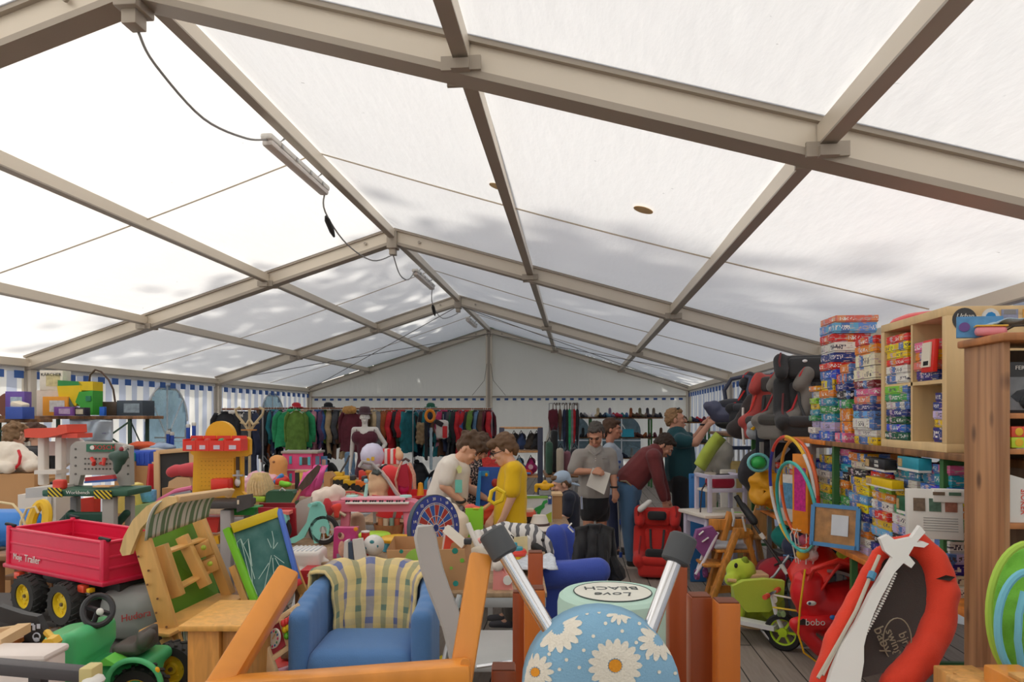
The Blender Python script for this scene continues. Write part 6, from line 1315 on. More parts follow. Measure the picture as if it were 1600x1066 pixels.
def g(x,y,d=0,_p=(127,651,8.75)): return V(((x-800)/F*(_p[2]+d)-(_p[0]-800)/F*_p[2],d,(650-y)/F*(_p[2]+d)-(650-_p[1])/F*_p[2]))
pr_([(97,605),(131,604),(135,612),(130,625),(126,636),(100,624)],.2,.1,'yellow_side',M('#f0d01e',.45));pr_([(99,596),(131,598),(137,604),(99,605)],.22,.12,'green_flap',M('#2f8a44',.5));pr_([(131,598),(153,598),(153,612),(135,612)],.22,.12,'yellow_flap',M('#e8c81c',.5));pr_([(126,630),(132,614),(153,612),(153,650),(134,650),(133,636)],.22,.1,'green_side',M('#3fa03a',.5));pr_([(134,620),(142,620),(142,628),(134,628)],.01,-.02,'picture',M('#2a7a5a',.5))
pr_([(105,628),(108,622),(112,630),(118,640),(112,640)],.01,-.01,'digger_print',M('#5a6a5a',.5))
t,g=PG('cable_hoop','thin black cable hoop arching above the cartons','cable',160,651,9.1,0);t.location.z=zA+.001
b=MB();g=lambda x,y,d=0: V(((x-160)/F*9.1,d,(651-y)/F*9.1));b.tube([g(140,650),g(139,600),g(141,587),g(149,579),g(158,582),g(170,595),g(177,610),g(180,630),g(180,650)],.012,6);b.build('cable',M('#4a3428',.5),t)
lbox('small bright blue bottle beside green toy carton',155,638,163,652,8.7,'#1f5fc0',zA,None,0,.05,'bottle','bottle')
t=T('hanging_foil','shiny pale silver sheet hanging below the left board','sheet',W(142,655,8.78),(0,0,TH));w=67/F*8.78;h=36/F*8.78
o=MB().grid(lambda u,v:(-w/2+w*u,.02*sin(u*7+v*2),-h*v),16,8,0,.004).build('sheet',M('#b9c4d0',.25,met=.5,v=.35,s=5),t,sm=3)
for x in(-.18,.0,.18): MB().box((x,-.03,-h*.62),(.05,.004,.015)).build('print_mark',M('#6a6a80',.5),t)
# crates and heaps between left wall and chalkboard
for lab,q,zc,c,nm in (('blue lattice crate on heap left of the black chalkboard',(205,705,235,728),7.6,'#2c50b8','crate'),('teal box lying on heap beside the blue crate',(180,708,204,722),7.5,'#2a9a9a','crate')):
    t=T(nm,lab,'crate',G((q[0]+q[2])/2,zc),(0,0,TH));zt=W(0,q[1],zc).z;zb_=W(0,q[3],zc).z;w=(q[2]-q[0])/F*zc;MB().box((0,.15,(zt+zb_)/2),(w,.3,zt-zb_),0,.01).build('tub',M(c,.5),t);MB().box((0,.15,zb_/2),(w*1.1,.3,zb_)).build('support_box',CARD,t);b=MB()
    for i in range(4): b.box((-w*.4+w*.27*i,-.004,(zt+zb_)/2),(.02,.01,(zt-zb_)*.7))
    b.build('lattice_bar',M(c,.5),t)
t=T('clothes_heap','heap of folded blue and grey clothes left of the chalkboard','clothes',G(225,8.2),(0,0,TH));zc=8.2;zt=W(0,703,zc).z
MB().box((0,.2,zt/2-.05),(.62,.4,zt-.1)).build('table_block',BRN,t)
for i,(x,c,dz) in enumerate(((-.2,'#2d4a90',.0),(.05,'#b9b5b0',.02),(.22,'#3a3f48',-.03),(-.1,'#c4502a',.08),(.1,'#8fa0b8',.06))): blob('garment',[('e',(x,.12+.02*i,zt-.04+dz),(.18,.14,.05))],M(c,.9,'fab'),t,.016,nz=.02,ns=12)
t,g=PG('metal_stand','metal stand with blue and white clamps in front of the arched window','stand',283,720,9.5,0)
for x,y0,y1 in ((265,670,740),(291,672,740),(303,666,740)): q=g(x,y0);MB().box((q.x,0,q.z/2),(.03,.03,q.z)).build('post',STEEL,t)
for x,y in ((263,688),(269,690),(294,678),(303,675)): MB().box(g(x,y,-.03),(.045,.04,.22),0,.01).build('clamp',M('#2a4fb0',.4),t);MB().box(g(x,y-12,-.03),(.05,.045,.05),0,.01).build('clamp_head',WHT,t)
MB().beam(g(242,684),g(310,684),.02,.02).build('crossbar',STEEL,t)
# ---------------- middle: toys on the tables
def PT(name,lab,cat,px,py,zc,z=TZ,group=None):
    t=T(name,lab,cat,W(px,py,zc),None,group);t.location.z=z+.001;oz=W(px,py,zc).z-z-.001
    def g(x,y,d=0.0): return V(((x-800)/F*(zc+d)-(px-800)/F*zc,d,(650-y)/F*(zc+d)-(650-py)/F*zc+oz))
    return t,g
def pz(t,g,pts,th,off,nm,mt): b=MB();b.prism([(g(x,y,off).x,g(x,y,off).z) for x,y in pts],th,0,'y',off);return b.build(nm,mt,t,sm=.4)
def rect(x0,y0,x1,y1): return [(x0,y1),(x1,y1),(x1,y0),(x0,y0)]
PK=M('#ee8098',.35,v=.04);MINTP=M('#a9d6cf',.4)
# pink toy piano
t,g=PT('toy_piano','pink toy piano keyboard on pink legs with white keys','toy piano',584,840,4.95)
pz(t,g,[(518,786),(524,781),(644,781),(660,787),(656,795),(640,797),(530,797),(520,792)],.20,.10,'body',PK)
MB().box(g(590,786,-.02),(.44,.055,.012),0,.002).build('white_keys',M('#efe9e4',.35),t)
for i in range(25):
    if i%7 not in(2,6): MB().box(g(541.5+i*3.75,783.5,-.01),(.009,.03,.014)).build('black_key',BLACK,t)
b=MB();b.box(g(585,778.5,.10),(.46,.12,.02),0,.008);b.build('control_panel',M('#f3b3c0',.4),t)
for x in(550,634): MB().lathe([(0,0),(.045,0),(.042,.014),(0,.018)],20,0,g(x,777,.10)).build('speaker',MINTP,t)
for i in range(6): MB().ell(g(573+i*4,781,.055),(.006,.006,.005)).build('button',M('#d0547a',.4),t)
for x0,x1 in((541,538),(637,640)):
    q=g(x0,797,.05);q2=g(x1,840,.03);MB().beam(q,(q2.x,q2.y,0),.065,.045,0,.01,up=(0,1,0)).build('leg',PK,t)
# dartboard
t,g=PT('dartboard','blue, red and white dartboard standing on edge by the pink piano','dartboard',678,880,4.2)
Rr=.150;DB=T0=None
b=MB();b.lathe([(0,-.012),(Rr,-.012),(Rr,.012),(0,.012)],40,0,(0,0,0),'y');bd_=b.build('board',M('#3b4a57',.5),t,(0,.0,.2),(-.10,0,.86));bd_.scale=(1.32,)*3
def ringpie(r0,r1,a0,a1,dy,b,n=3):
    vs=[];
    for k in range(n+1): a=a0+(a1-a0)*k/n;vs.append((r1*cos(a),-.0125-dy,r1*sin(a)))
    for k in range(n,-1,-1): a=a0+(a1-a0)*k/n;vs.append((r0*cos(a),-.0125-dy,r0*sin(a)))
    b.add(vs,[tuple(range(len(vs)))])
b=MB();[ringpie(.005,Rr*.97,2*pi*i/20,2*pi*(i+1)/20,.0004,b) for i in range(20)];b.build('blue_face',M('#32408c',.5),bd_,sm=0)
for c,off in (('#a8362e',0),('#2f559e',1)):
    b=MB()
    for i in range(off,20,2):
        for r0,r1 in((.018,.052),(.056,.103)): ringpie(r0*1.0,r1,2*pi*(i+.06)/20,2*pi*(i+.94)/20,.0012,b)
    b.build('red_field' if not off else 'blue_field',M(c,.5),bd_,sm=0)
b=MB()
for r in(.054,.105,.112,.018): b.tube([(r*cos(2*pi*k/40),-.0142,r*sin(2*pi*k/40)) for k in range(40)],.0013,4,closed=True)
for i in range(20): b.tube([(.018*cos(2*pi*i/20),-.0142,.018*sin(2*pi*i/20)),(.112*cos(2*pi*i/20),-.0142,.112*sin(2*pi*i/20))],.0011,4)
b.build('wire_grid',M('#e2d8c8',.4),bd_);MB().lathe([(0,-.015),(.009,-.015),(.009,-.01),(0,-.01)],12,0,(0,0,0),'y').build('bullseye',M('#2a3568',.5),bd_)
for i,st in enumerate('20 1 18 4 13 6 10 15 2 17 3 19 7 16 8 11 14 9 12 5'.split()):
    a=pi/2-2*pi*i/20;txt(st,.019,WHT,bd_,(.130*cos(a),-.0150,.130*sin(a)))
# round red tub with backpack, balloon and small toys
t,g=PT('round_tub','wide round red plastic tub full of toys behind the piano','tub',632,806,6.2)
r=.30;h=g(632,770).z;MB().lathe([(0,0),(r*.82,0),(r*.96,h*.9),(r*1.02,h*.92),(r*1.02,h),(r*.95,h),(r*.8,.02),(0,.02)],40).build('shell',M('#d52f36',.4),t)
TUBZ=TZ+.001+.021
def inT(name,lab,cat,px,py,zc): return PT(name,lab,cat,px,py,zc,TUBZ)
t,g=inT('backpack','red child backpack with floral straps standing in the red tub','backpack',622,800,6.15)
blob('bag_body',[('b',g(617,752,.03),(.18,.18,.24),.06),('c',g(605,772,.0),g(608,740,.0),.07,.08),('c',g(632,772,.03),g(634,738,.03),.06,.07)],M('#d83c3f',.8,'fab'),t,.014);pz(t,g,[(622,758),(624,728),(636,724),(640,758),(634,762)],.02,-.085,'front_panel',M('#a81e34',.7))
for pts in ([(621,768,-.09),(618,750,-.11),(622,735,-.1),(628,722,-.06)],[(640,724,-.04),(647,742,-.07),(648,764,-.05)]):
    MB().tube([g(*p) for p in pts],.022,8,flat=.45).build('strap',M('#e9a38c',.8,v=.5,s=40),t)
MB().tube([g(627,721,-.02),(g(634,717,-.02)),g(640,721,-.02)],.012,6).build('handle',M('#4a3a3a',.6),t)
t,g=inT('striped_pouch','red and white striped pouch on top of the red backpack','bag',612,800,6.25)
o=MB()
for i in range(6): o.box(g(600+i*4.6,713,.1),(.0262,.12,.135),i%2,.004)
o.build('cloth',[M('#d8393a',.7),WHT],t);MB().box((0,.1,g(612,725).z/2),(.10,.1,g(612,725).z)).build('pouch_base',M('#c9a58a',.8),t);MB().box(g(612,704.5,.1),(.14,.08,.02),0,.006).build('flap',M('#e6d8c8',.8),t);blob('toy_figure',[('e',g(624,712,.05),(.04,.04,.05)),('e',g(622,703,.05),(.025,.025,.03))],M('#d9b08a',.8),t,.01)
t,g=inT('teddy_bear','tan plush teddy lying in the red tub under the stroller handle','plush toy',592,800,6.1)
blob('plush_body',[('e',g(592,760,0),(.10,.09,.09)),('e',g(588,745,.0),(.07,.07,.06)),('c',g(592,790),g(592,775),.08,.09)],M('#d9b48f',.95,'fab'),t,.013,nz=.006,ns=24)
for lab,px,py,r,c in (('magenta and purple ball in the red tub',630,763,.055,'#cf2468'),('yellow orange toy cone in the red tub',657,766,.045,'#f0a81c'),('white and yellow soft toy at the right rim of the red tub',675,771,.05,'#ece4d8')):
    t,g=inT('toy_ball' if 'ball' in lab else 'toy','%s'%lab,'toy',px,800,6.12)
    q=g(px,py);o=MB()
    if 'cone' in lab: o.lathe([(0,0),(.05,0),(.02,q.z+.06),(.0,q.z+.07)],16)
    else: o.ell((0,0,q.z),(r,r,r));o.cyl((0,0,0),(0,0,q.z),r*.6)
    o.build('body',M(c,.5),t)
# doll stroller with grey tube handle and balloon
t,g=PT('doll_stroller','doll stroller with bent grey tube handle rising over the piano','doll pushchair',640,806,6.05,TZ)
b=MB();b.tube([g(592,728,.10),g(575,732,0),g(562,728,-.08),g(566,722,-.1),g(580,724,.0),g(592,735,.02),g(605,748,.0),g(622,775,-.05),g(628,782,-.05)],.017,8);b.build('handle_tube',M('#a9a7a6',.4),t);MB().tube([g(582,737),g(590,740),g(594,736)],.024,8).build('joint',M('#4a5350',.5),t);b=MB();b.tube([g(597,735,-.08),g(628,778,-.10)],.006,6);b.build('strap',M('#e9c3b4',.6),t);b=MB();b.tube([g(628,782,-.05),(g(632,800).x,-.1,0)],.012,6);b.build('lower_tube',GREY,t)
t,g=PT('balloon','pale lilac printed balloon with gold lettering over the stroller handle','balloon',582,740,6.3,TZ);MB().lathe([(.0,-.125),(.02,-.12),(.075,-.085),(.105,-.02),(.108,.03),(.09,.08),(.05,.115),(0,.125)],28,0,g(582,714)).build('skin',M('#c3bfd6',.25,v=.25,s=12),t,sm=2)
for i in(0,1): pz(t,g,rect(573+i*7,716-i*2,578+i*7,722-i*2),.004,-.103,'gold_print',M('#d9ae3a',.35,met=.4))
MB().tube([g(584,731),g(586,750,.02),(g(588,760).x,.03,0)],.004,4).build('string',WHT,t)
# dollhouse and plush behind
t,g=PT('dollhouse','pink two-storey dollhouse with grey roof and blue shutters','dollhouse',474,762,9.0)
pz(t,g,rect(447,707,492,762),.30,.15,'front_wall',M('#e2568a',.5));pz(t,g,[(492,762),(501,755),(501,706),(492,707)],.26,.17,'side_wall',M('#d84a7e',.5));MB().box(g(474,706,.16),(.47,.36,.03),0,.004).build('roof',M('#a09a92',.6),t);pz(t,g,rect(447,732,501,734),.34,.15,'floor_band',M('#b5aca6',.6))
for x,y in((454,719),(454,746)): pz(t,g,rect(x-2,y-6,x+2,y+6),.012,-.006,'window',M('#4fa3b8',.3))
pz(t,g,rect(472,715,481,726),.012,-.006,'window',M('#5a3a3a',.5));pz(t,g,rect(468,714,472,727),.014,-.007,'shutter',M('#58b0c4',.4));pz(t,g,rect(481,714,485,727),.014,-.007,'shutter',M('#58b0c4',.4))
pz(t,g,rect(493,713,499,733),.01,.02,'window',M('#5a7a98',.4))
t,g=PT('framed_picture','blue framed panel standing right of the pink dollhouse','panel',506,760,9.2);pz(t,g,rect(501,713,511,760),.03,.0,'frame',M('#4f86b5',.5));pz(t,g,rect(503,718,509,735),.004,-.017,'panel',M('#c9b4a0',.5))
def plush(lab,px,py,zc,prims,c,nz=.006,z=TZ,nm='plush_toy',cat='plush toy',vox=.014):
    t,g=PT(nm,lab,cat,px,py,zc,z);blob('plush_body',[(p[0],)+tuple(g(*q) if isinstance(q,tuple) and len(q) in(2,3) and i==0 or (p[0]=='c' and i==1) else q for i,q in enumerate(p[1:])) for p in prims],M(c,.95,'fab',s=14),t,vox,nz=nz,ns=20);return t,g
t,g=plush('orange tan plush bear left of the pink dollhouse','436' and 436,762,8.8,[('c',(434,740),(436,725),.11,.11),('e',(434,720),(.11,.09,.075)),('c',(434,762),(434,745),.12,.12)],'#d99a5c');MB().ell(g(428,722,-.09),(.02,.02,.015)).build('nose',M('#8a5a3a',.6),t)
t,g=plush('blond long-haired doll head at the left end of the toy table',407,790,6.9,[('e',(407,752),(.10,.10,.09)),('c',(405,785),(406,760),.11,.10)],'#c8ad78',.012)
b=MB()
for i in range(26):
    a=2*pi*i/26;b.tube([g(407,745)+V((.06*cos(a),.06*sin(a)*.8,.03)),g(407,757)+V((.115*cos(a),.10*sin(a),0)),g(407,772)+V((.12*cos(a+.1),.10*sin(a),0))],.016,5)
b.build('hair',M('#c9b184',.9,v=.25,s=40),t);MB().box(g(404,780,-.10),(.14,.04,.05),0,.015).build('collar',M('#9cc43a',.6),t)
plush('heap of pink and lilac blankets behind the blond doll',395,770,7.4,[('c',(385,760),(402,750),.09,.10),('c',(402,748),(425,752),.08,.07),('c',(390,770),(420,770),.10,.10)],'#d9a9b4',.025,nm='blanket',cat='blanket')
t,g=PT('toy_mask','red and blue toy helmet on the open carton','toy',438,768,7.2);pz(t,g,rect(422,757,462,768),.25,.12,'carton',CARD);blob('helmet',[('e',g(440,751,.1),(.085,.08,.06))],M('#d3372e',.4),t,.012);blob('visor',[('c',g(430,753,.06),g(440,744,.06),.025,.03)],M('#3f7fc4',.4),t,.012);blob('green_frog',[('e',g(446,757,.0),(.07,.05,.03)),('e',g(440,755,-.02),(.03,.03,.03))],M('#7fd13a',.6),t,.012)
t,g=PT('music_case','dark green rounded carrying case below the open carton','case',441,792,6.75);pz(t,g,[(420,792),(420,770),(424,766),(460,766),(463,770),(463,792)],.16,.08,'case_body',M('#2c5a41',.5));MB().tube([g(437,767,-.01),g(441,763,-.01),g(446,767,-.01)],.008,6).build('handle',STEEL,t)
for i,(c,l) in enumerate((('#2b2a2a','black tea carton leftmost of four left of the pink net'),('#d9bf5a','cream yellow tea carton beside the leftmost black one'),('#3a3030','dark tea carton right of the cream yellow one'),('#6a4a3a','brown tea carton nearest the dark paddle'))):
    t,g=PT('tea_carton',l,'carton',466+i*7,762,7.3,group='tea cartons');pz(t,g,rect(463+i*7,738,469+i*7,764),.09,.04,'carton',M(c,.5,v=.2,s=30));pz(t,g,rect(463+i*7,735,469+i*7,738),.1,.04,'lid',M('#c9a070',.7))
t,g=PT('butterfly_net','pink gauze net toy with yellow end beside the turquoise bike','toy',492,800,6.5)
b=MB();b.grid(lambda u,v:g(474+36*u-14*v+3*sin(u*20),738+44*v-14*u+3*sin(v*9+u*8),-.04*sin(pi*v)),14,12,0,.004);b.build('gauze',M('#e05aa0',.4),t,sm=3);blob('yellow_end',[('c',g(496,776,-.03),g(500,784,-.03),.03,.025)],YEL,t,.01);b=MB();b.tube([g(485,785),(g(486,800).x,0,0)],.012,6);b.build('stick',CARDL,t)
t,g=PT('paddle','dark wooden paddle with pale handle leaning across the pink net','paddle',455,797,6.35);b=MB();b.beam(g(452,795,-.05),g(470,765,-.03),.022,.022,up=(0,1,0));b.build('handle',M('#b98452',.5,'wood'),t);b=MB();q=[(468,770),(464,764),(480,742),(497,726),(501,729),(498,738),(486,756)];b.prism([(g(x,y,-.03).x,g(x,y,-.03).z) for x,y in q],.02,0,'y',-.03);b.build('blade',M('#54443a',.5,'wood'),t)
t,g=PT('toy_crane','yellow toy digger standing behind the white plush heap','toy',532,756,8.6);blob('chassis',[('b',g(530,748,.05),(.26,.12,.08),.02)],M('#d9a820',.45),t,.014);MB().box(g(530,741,.05),(.12,.10,.06),0,.01).build('cab',M('#e8b82a',.4),t);b=MB();b.tube([g(532,738,0),g(540,725,0),g(546,712,0)],.012,6);b.build('boom',M('#4a4a4a',.5),t)
for x in(519,527,535,543): b=MB();b.lathe([(0,-.02),(.035,-.02),(.035,.02),(0,.02)],14,0,g(x,754,-.03),'y');b.build('wheel',BLACK,t)
for lab,px,py,zc,w,h,c,zz in (('yellow toy truck beside the digger',548,758,8.3,.16,.07,'#e0b020',0),('orange toy truck behind the peacock fan',566,758,8.1,.14,.08,'#ee7a22',0),('red toy tractor with black cab left of the orange carton',569,744,8.8,.12,.14,'#d03a30',0)):
    t,g=PT('toy_truck',lab,'toy',px,py,zc);MB().box((0,0,.05+h/2),(w,.10,h),0,.012).build('body',M(c,.4),t);MB().box((w*.2,-.01,.05+h+.02),(w*.4,.09,.06),0,.01).build('cab',M('#3a3a3c',.4),t)
    for x in(-w*.32,w*.32): MB().lathe([(0,-.06),(.04,-.06),(.04,.06),(0,.06)],14,0,(x,0,.04),'y').build('wheel',BLACK,t)
t,g=PT('carton','orange wooden box standing behind the stroller handle','carton',583,760,8.4);pz(t,g,rect(574,737,594,760),.15,.08,'carton',M('#c9772c',.6,'wood'));pz(t,g,rect(573,735,595,738),.17,.08,'rim',M('#d98a3a',.6,'wood'))
t,g=PT('carton','tan carton piece between pink net and yellow digger','carton',514,766,8.0);pz(t,g,[(508,766),(508,738),(518,737),(524,744),(518,748),(518,766)],.12,.06,'carton',CARD);pz(t,g,rect(507,760,519,766),.13,.06,'flap',CARDL)
t,g=PT('toy_fan','red and white lattice hand fan above the pink piano','fan',548,806,5.6)
b=MB()
for k in range(4): b.tube([g(548+(34-6*k)*cos(a),800-(31-6*k)*sin(a)) for a in [pi*j/24+.0 for j in range(25)]],.007,5)
for j in range(13): a=pi*j/12;b.tube([g(548+12*cos(a),800-10*sin(a)),g(548+34*cos(a),800-31*sin(a))],.004,4)
b.build('lattice',M('#d95a4f',.5),t);MB().box((g(548,800).x,.0,g(548,800).z/2),(.12,.06,g(548,800).z)).build('base',WHT,t)
t,g=PT('toothbrush_stand','pale green toy tube standing on the piano','toy',571,778,5.05,W(0,778,5.05).z);MB().cyl((0,0,0),(.01,0,.10),.014,.010).build('tube',M('#9fd0c4',.4),t);MB().box((.005,0,.12),(.03,.02,.03),0,.008).build('tip',M('#8fc4d8',.4),t)
plush('white and red plush heap left of the pink piano',512,806,5.05,[('c',(500,780),(520,775),.07,.075),('e',(525,770),(.06,.06,.06)),('c',(505,800),(520,795),.09,.09),('e',(508,772),(.05,.05,.05))],'#e3d2c4',.02)
plush('small red doll beside the turquoise bike',514,806,4.9,[('e',(511,783),(.026,.026,.026)),('c',(512,798),(512,788),.045,.035)],'#b5343a',.004)
plush('red fabric toy peeking at left edge of piano',526,806,4.85,[('c',(521,793),(530,791),.022,.024),('c',(526,806),(526,796),.024,.022)],'#df4438',.004)
# turquoise balance bike
t,g=PT('balance_bike','turquoise wooden balance bike with black spoked wheel','balance bike',480,858,4.75);TQ=M('#7cc3b8',.4,v=.04)
pz(t,g,[(440,838),(452,842),(466,836),(480,816),(487,786),(492,784),(500,784),(506,790),(516,824),(513,838),(505,822),(499,848),(492,849),(485,822),(476,840),(462,848),(440,850)],.03,.0,'frame',TQ)
pz(t,g,[(437,800),(449,804),(451,812),(446,824),(444,838),(439,838)],.06,.0,'seat_post',TQ);MB().tube([g(484,790,-.16),g(494,787,0),g(500,790,.16)],.014,8).build('handlebar',TQ,t)
for x,y,sp in((506,837,1),(432,845,0)):
    b=MB();q=g(x,y,0);q.z=.102;wheel(b,q,.102,.03,'y',0,1,28,8);b.build('wheel',[BLACK,M('#b9b7b3',.4)],t)
t,g=PT('wooden_cart','dark red wooden box cart behind the turquoise bike','cart',440,850,4.78)
pz(t,g,[(404,795),(406,786),(460,786),(463,795)],.02,.3,'back_wall',M('#8c1a26',.5));pz(t,g,[(404,793),(462,794),(464,845),(408,845)],.02,.05,'front_wall',M('#a51f2c',.5));pz(t,g,rect(405,838,463,845),.28,.18,'bottom',M('#8c1a26',.5));pz(t,g,rect(436,798,455,803),.10,.0,'seat_strip',M('#d9736a',.5))
t,g=PT('grey_board','pale grey board standing behind the turquoise bike','board',475,850,5.02);pz(t,g,[(461,850),(462,790),(470,782),(488,776),(490,850)],.02,.0,'panel',M('#b5ada6',.6));pz(t,g,rect(461,846,490,850),.06,.0,'foot',GREY)
t,g=PT('rattan_toy','cream rattan spokes and basket toy between bike and piano','basket',510,850,4.95)
b=MB()
for i in range(9): b.tube([g(496+i*2,797+i*2,.05),g(508+i*2,812+i,.02),g(516+i*1.5,836-i,.0)],.006,5)
b.tube([g(495,797),g(512,806),g(530,800),g(540,806)],.012,6);b.build('spokes',M('#d9cab0',.6),t);MB().ell((0,.05,.05),(.08,.06,.05)).build('basket',M('#b5773c',.7),t)
# front row: step stool, doll pack, books, tube, ball, stools
t,g=PT('step_stool','white plastic step stool with slatted top','step stool',484,892,4.22);SW=M('#e9e5de',.4,v=.02)
blob('body',[('b',g(480,870,.0),(.20,.20,.10),.02),('b',g(484,888,.0),(.235,.25,.02),.008),('c',g(510,878,.0),g(512,884,.0),.02,.02)],SW,t,.010,sm=4)
for i in range(7): zq=g(480,870).z+.051;MB().beam((-.10+.026*i,-.085,zq),(-.10+.026*i,.085,zq),.010,.003,up=(0,0,1)).build('slat',M('#c3c6cc',.4),t)
t,g=PT('story_box','red game carton lying under the white step stool','carton',486,905,3.98,TZ-.0);t.location.z=W(0,914,3.98).z
MB().box((0,.08,.04),(.13,.14,.08),0,.004).build('carton',M('#b52a30',.5),t);txt('Super',.022,WHT,t,(0,.008,.05));trestle_=low_table('low stand under the red game carton',G(486,4.03),.22,.18,t.location.z-.001,BRN,(0,0,TH))
t,g=PT('doll_carton','pink doll carton with figures and orange dot','carton',540,882,4.30);pz(t,g,[(522,882),(524,824),(559,824),(557,850),(548,882)],.07,.03,'carton',M('#b83a74',.45,v=.2,s=10));MB().ell(g(556,827,-.01),(.014,.006,.014)).build('dot',M('#f09a2a',.5),t);b=MB();b.ell(g(533,838,-.008),(.02,.006,.022));b.ell(g(534,858,-.008),(.022,.006,.05));b.build('doll_print',M('#c99a86',.5,v=.4,s=30),t);b=MB();b.ell(g(531,836,-.013),(.012,.004,.016));b.build('face_print',M('#6a4038',.5),t);MB().box(g(530,872,-.006),(.03,.006,.05)).build('grey_print',M('#8a8a98',.5),t)
t,g=PT('book','white hardcover books standing half open in front of doll carton','book',552,882,4.24);pz(t,g,[(539,880),(541,844),(546,843),(547,880)],.10,.03,'cover',WHT);pz(t,g,[(546,880),(545,846),(552,846),(556,880)],.09,.04,'pages',M('#4a5a70',.5));pz(t,g,[(555,880),(551,843),(567,841),(573,872),(571,880)],.02,.0,'cover',WHT)
t,g=PT('cardboard_tube','red tube can with white lid behind the books','can',571,872,4.4);h=g(571,832).z;MB().cyl((0,0,0),(0,0,h),.026,n=20).build('tube',M('#c8352c',.4),t);MB().cyl((0,0,h),(0,0,h+.008),.027,n=20).build('lid',WHT,t)
t,g=PT('ball','white ball with black and teal print behind the tub armchair','ball',584,880,4.32);MB().ell((0,0,.075),(.065,.065,.065),n=20).build('skin',M('#e2e0da',.4),t);[MB().ell((.06*sin(a)*.9,-.058*cos(a),.075+.03*cos(a*3)),(.014,.006,.012)).build('print_spot',M('#3f8a94',.5),t) for a in(-.6,0,.5)]
for lab,x0,x1,yt,zc,ct,cl in (('lime green plastic child stool in front of the piano',560,610,829,4.72,'#a3cf3c','#e0c020'),('yellow round plastic child stool beside the dotted carton',594,648,835,4.55,'#f0b92a','#4fa8c8')):
    t,g=PT('child_stool',lab,'stool',(x0+x1)/2,850,zc);r=(x1-x0)/2/F*zc;z=max(.06,W(0,yt+6,zc).z-TZ);MB().lathe([(0,z-.02),(r*.94,z-.02),(r,z-.01),(r,z),(r*.9,z+.008),(0,z+.01)],30).build('seat',M(ct,.4),t)
    for a in(.6,2.5,3.8,5.6): MB().cyl((r*.8*cos(a),r*.7*sin(a),0),(r*.62*cos(a),r*.6*sin(a),z-.015),.018,.022).build('leg',M(cl,.4),t)
t,g=PT('basket','brown woven basket with jars under the pink piano','basket',608,846,5.02);MB().lathe([(0,0),(.09,0),(.11,.10),(.10,.10),(.08,.01),(0,.01)],20,0,(0,.0,0)).build('weave',M('#9a6a44',.8,v=.3,s=60),t)
for i in range(4): MB().cyl((-.06+.04*i,-.02*(i%2),.01),(-.06+.04*i,-.02*(i%2),.14),.02,n=10).build('jar',M(('#c9855a','#d9c3a5','#8fae9a','#b5573a')[i],.5),t)
t,g=PT('folding_legs','grey crossed folding legs under the pink piano','stool',592,846,4.95);b=MB();b.beam(g(585,800,.1),(g(582,846).x,.1,0),.02,.01,up=(0,1,0));b.beam(g(618,797,.12),(g(605,846).x,.12,0),.02,.01,up=(0,1,0));b.build('crossed_tube',STEEL,t)  # only a pair of crossed folding legs, without a seat
plush('beige plush bear sitting under the pink piano',558,842,5.2,[('c',(556,838),(558,822),.07,.065),('e',(558,812),(.06,.06,.055)),('c',(560,832),(576,836),.035,.03)],'#d0b49a')
# open carton with dots and tools
t,g=PT('open_carton','open brown carton with green and teal dots in front of the dartboard','carton',670,930,3.52);CB_=M('#b48a60',.85,v=.05)
for nm,pts,d in (('front_wall',[(613,930),(604,860),(726,858),(733,930)],.0),):
    pz(t,g,pts,.008,d,nm,CB_)
quad_=lambda nm,pts,mt: (lambda P_:(lambda b:(b.add(P_+[p+V((0,.004,.0)) for p in P_],[(0,1,2,3),(7,6,5,4),(0,4,5,1),(1,5,6,2),(2,6,7,3),(3,7,4,0)]),b.build(nm,mt,t,sm=0)))(MB()))([g(*p) for p in pts])
quad_('side_wall',[(613,930,0),(604,860,0),(616,838,.45),(622,898,.45)],CB_);quad_('side_wall',[(733,930,0),(726,858,0),(735,842,.45),(738,898,.45)],CB_);quad_('back_wall',[(622,898,.45),(616,838,.45),(735,840,.45),(738,898,.45)],CB_);MB().box((0,.22,.006),(.36,.44,.01)).build('bottom',CB_,t)
for x,y,r,c in((627,862,.010,'#1f7a6a'),(711,861,.015,'#1f7a6a'),(722,876,.011,'#6fae3c'),(712,912,.014,'#2a8f86'),(705,888,.008,'#7fb54a'),(690,926,.008,'#6fae3c'),(640,900,.012,'#6fae3c'),(618,902,.008,'#1f7a6a')):
    MB().lathe([(0,-.001),(r,-.001),(r,.001),(0,.001)],16,0,g(x,y,-.0055),'y').build('dot',M(c,.7),t)
b=MB();b.lathe([(0,-.001),(.075,-.001),(.075,.001),(0,.001)],28,0,g(655,880,-.0052),'y');b.build('dot',M('#8fb84a',.7),t)
t,g=PT('hand_saw','white and red foam saw with grey blade end in the dotted carton','toy',700,900,3.72);b=MB();b.beam(g(697,826,0),g(727,852,-.06),.045,.03,up=(0,1,0));b.build('blade',M('#ddd6c8',.5),t);pz(t,g,[(693,858),(697,835),(701,835),(712,846),(706,848),(702,862)],.03,.02,'handle',M('#dd4f3c',.4));MB().box(g(731,846,-.06),(.04,.04,.03),0,.006).build('blade_tip',DKG,t);pz(t,g,[(690,862),(695,824),(699,824),(697,862)],.03,.06,'white_arm',WHT);b=MB();b.tube([g(700,860),(g(698,900).x,0,0)],.015,6);b.build('shaft',GREY,t)
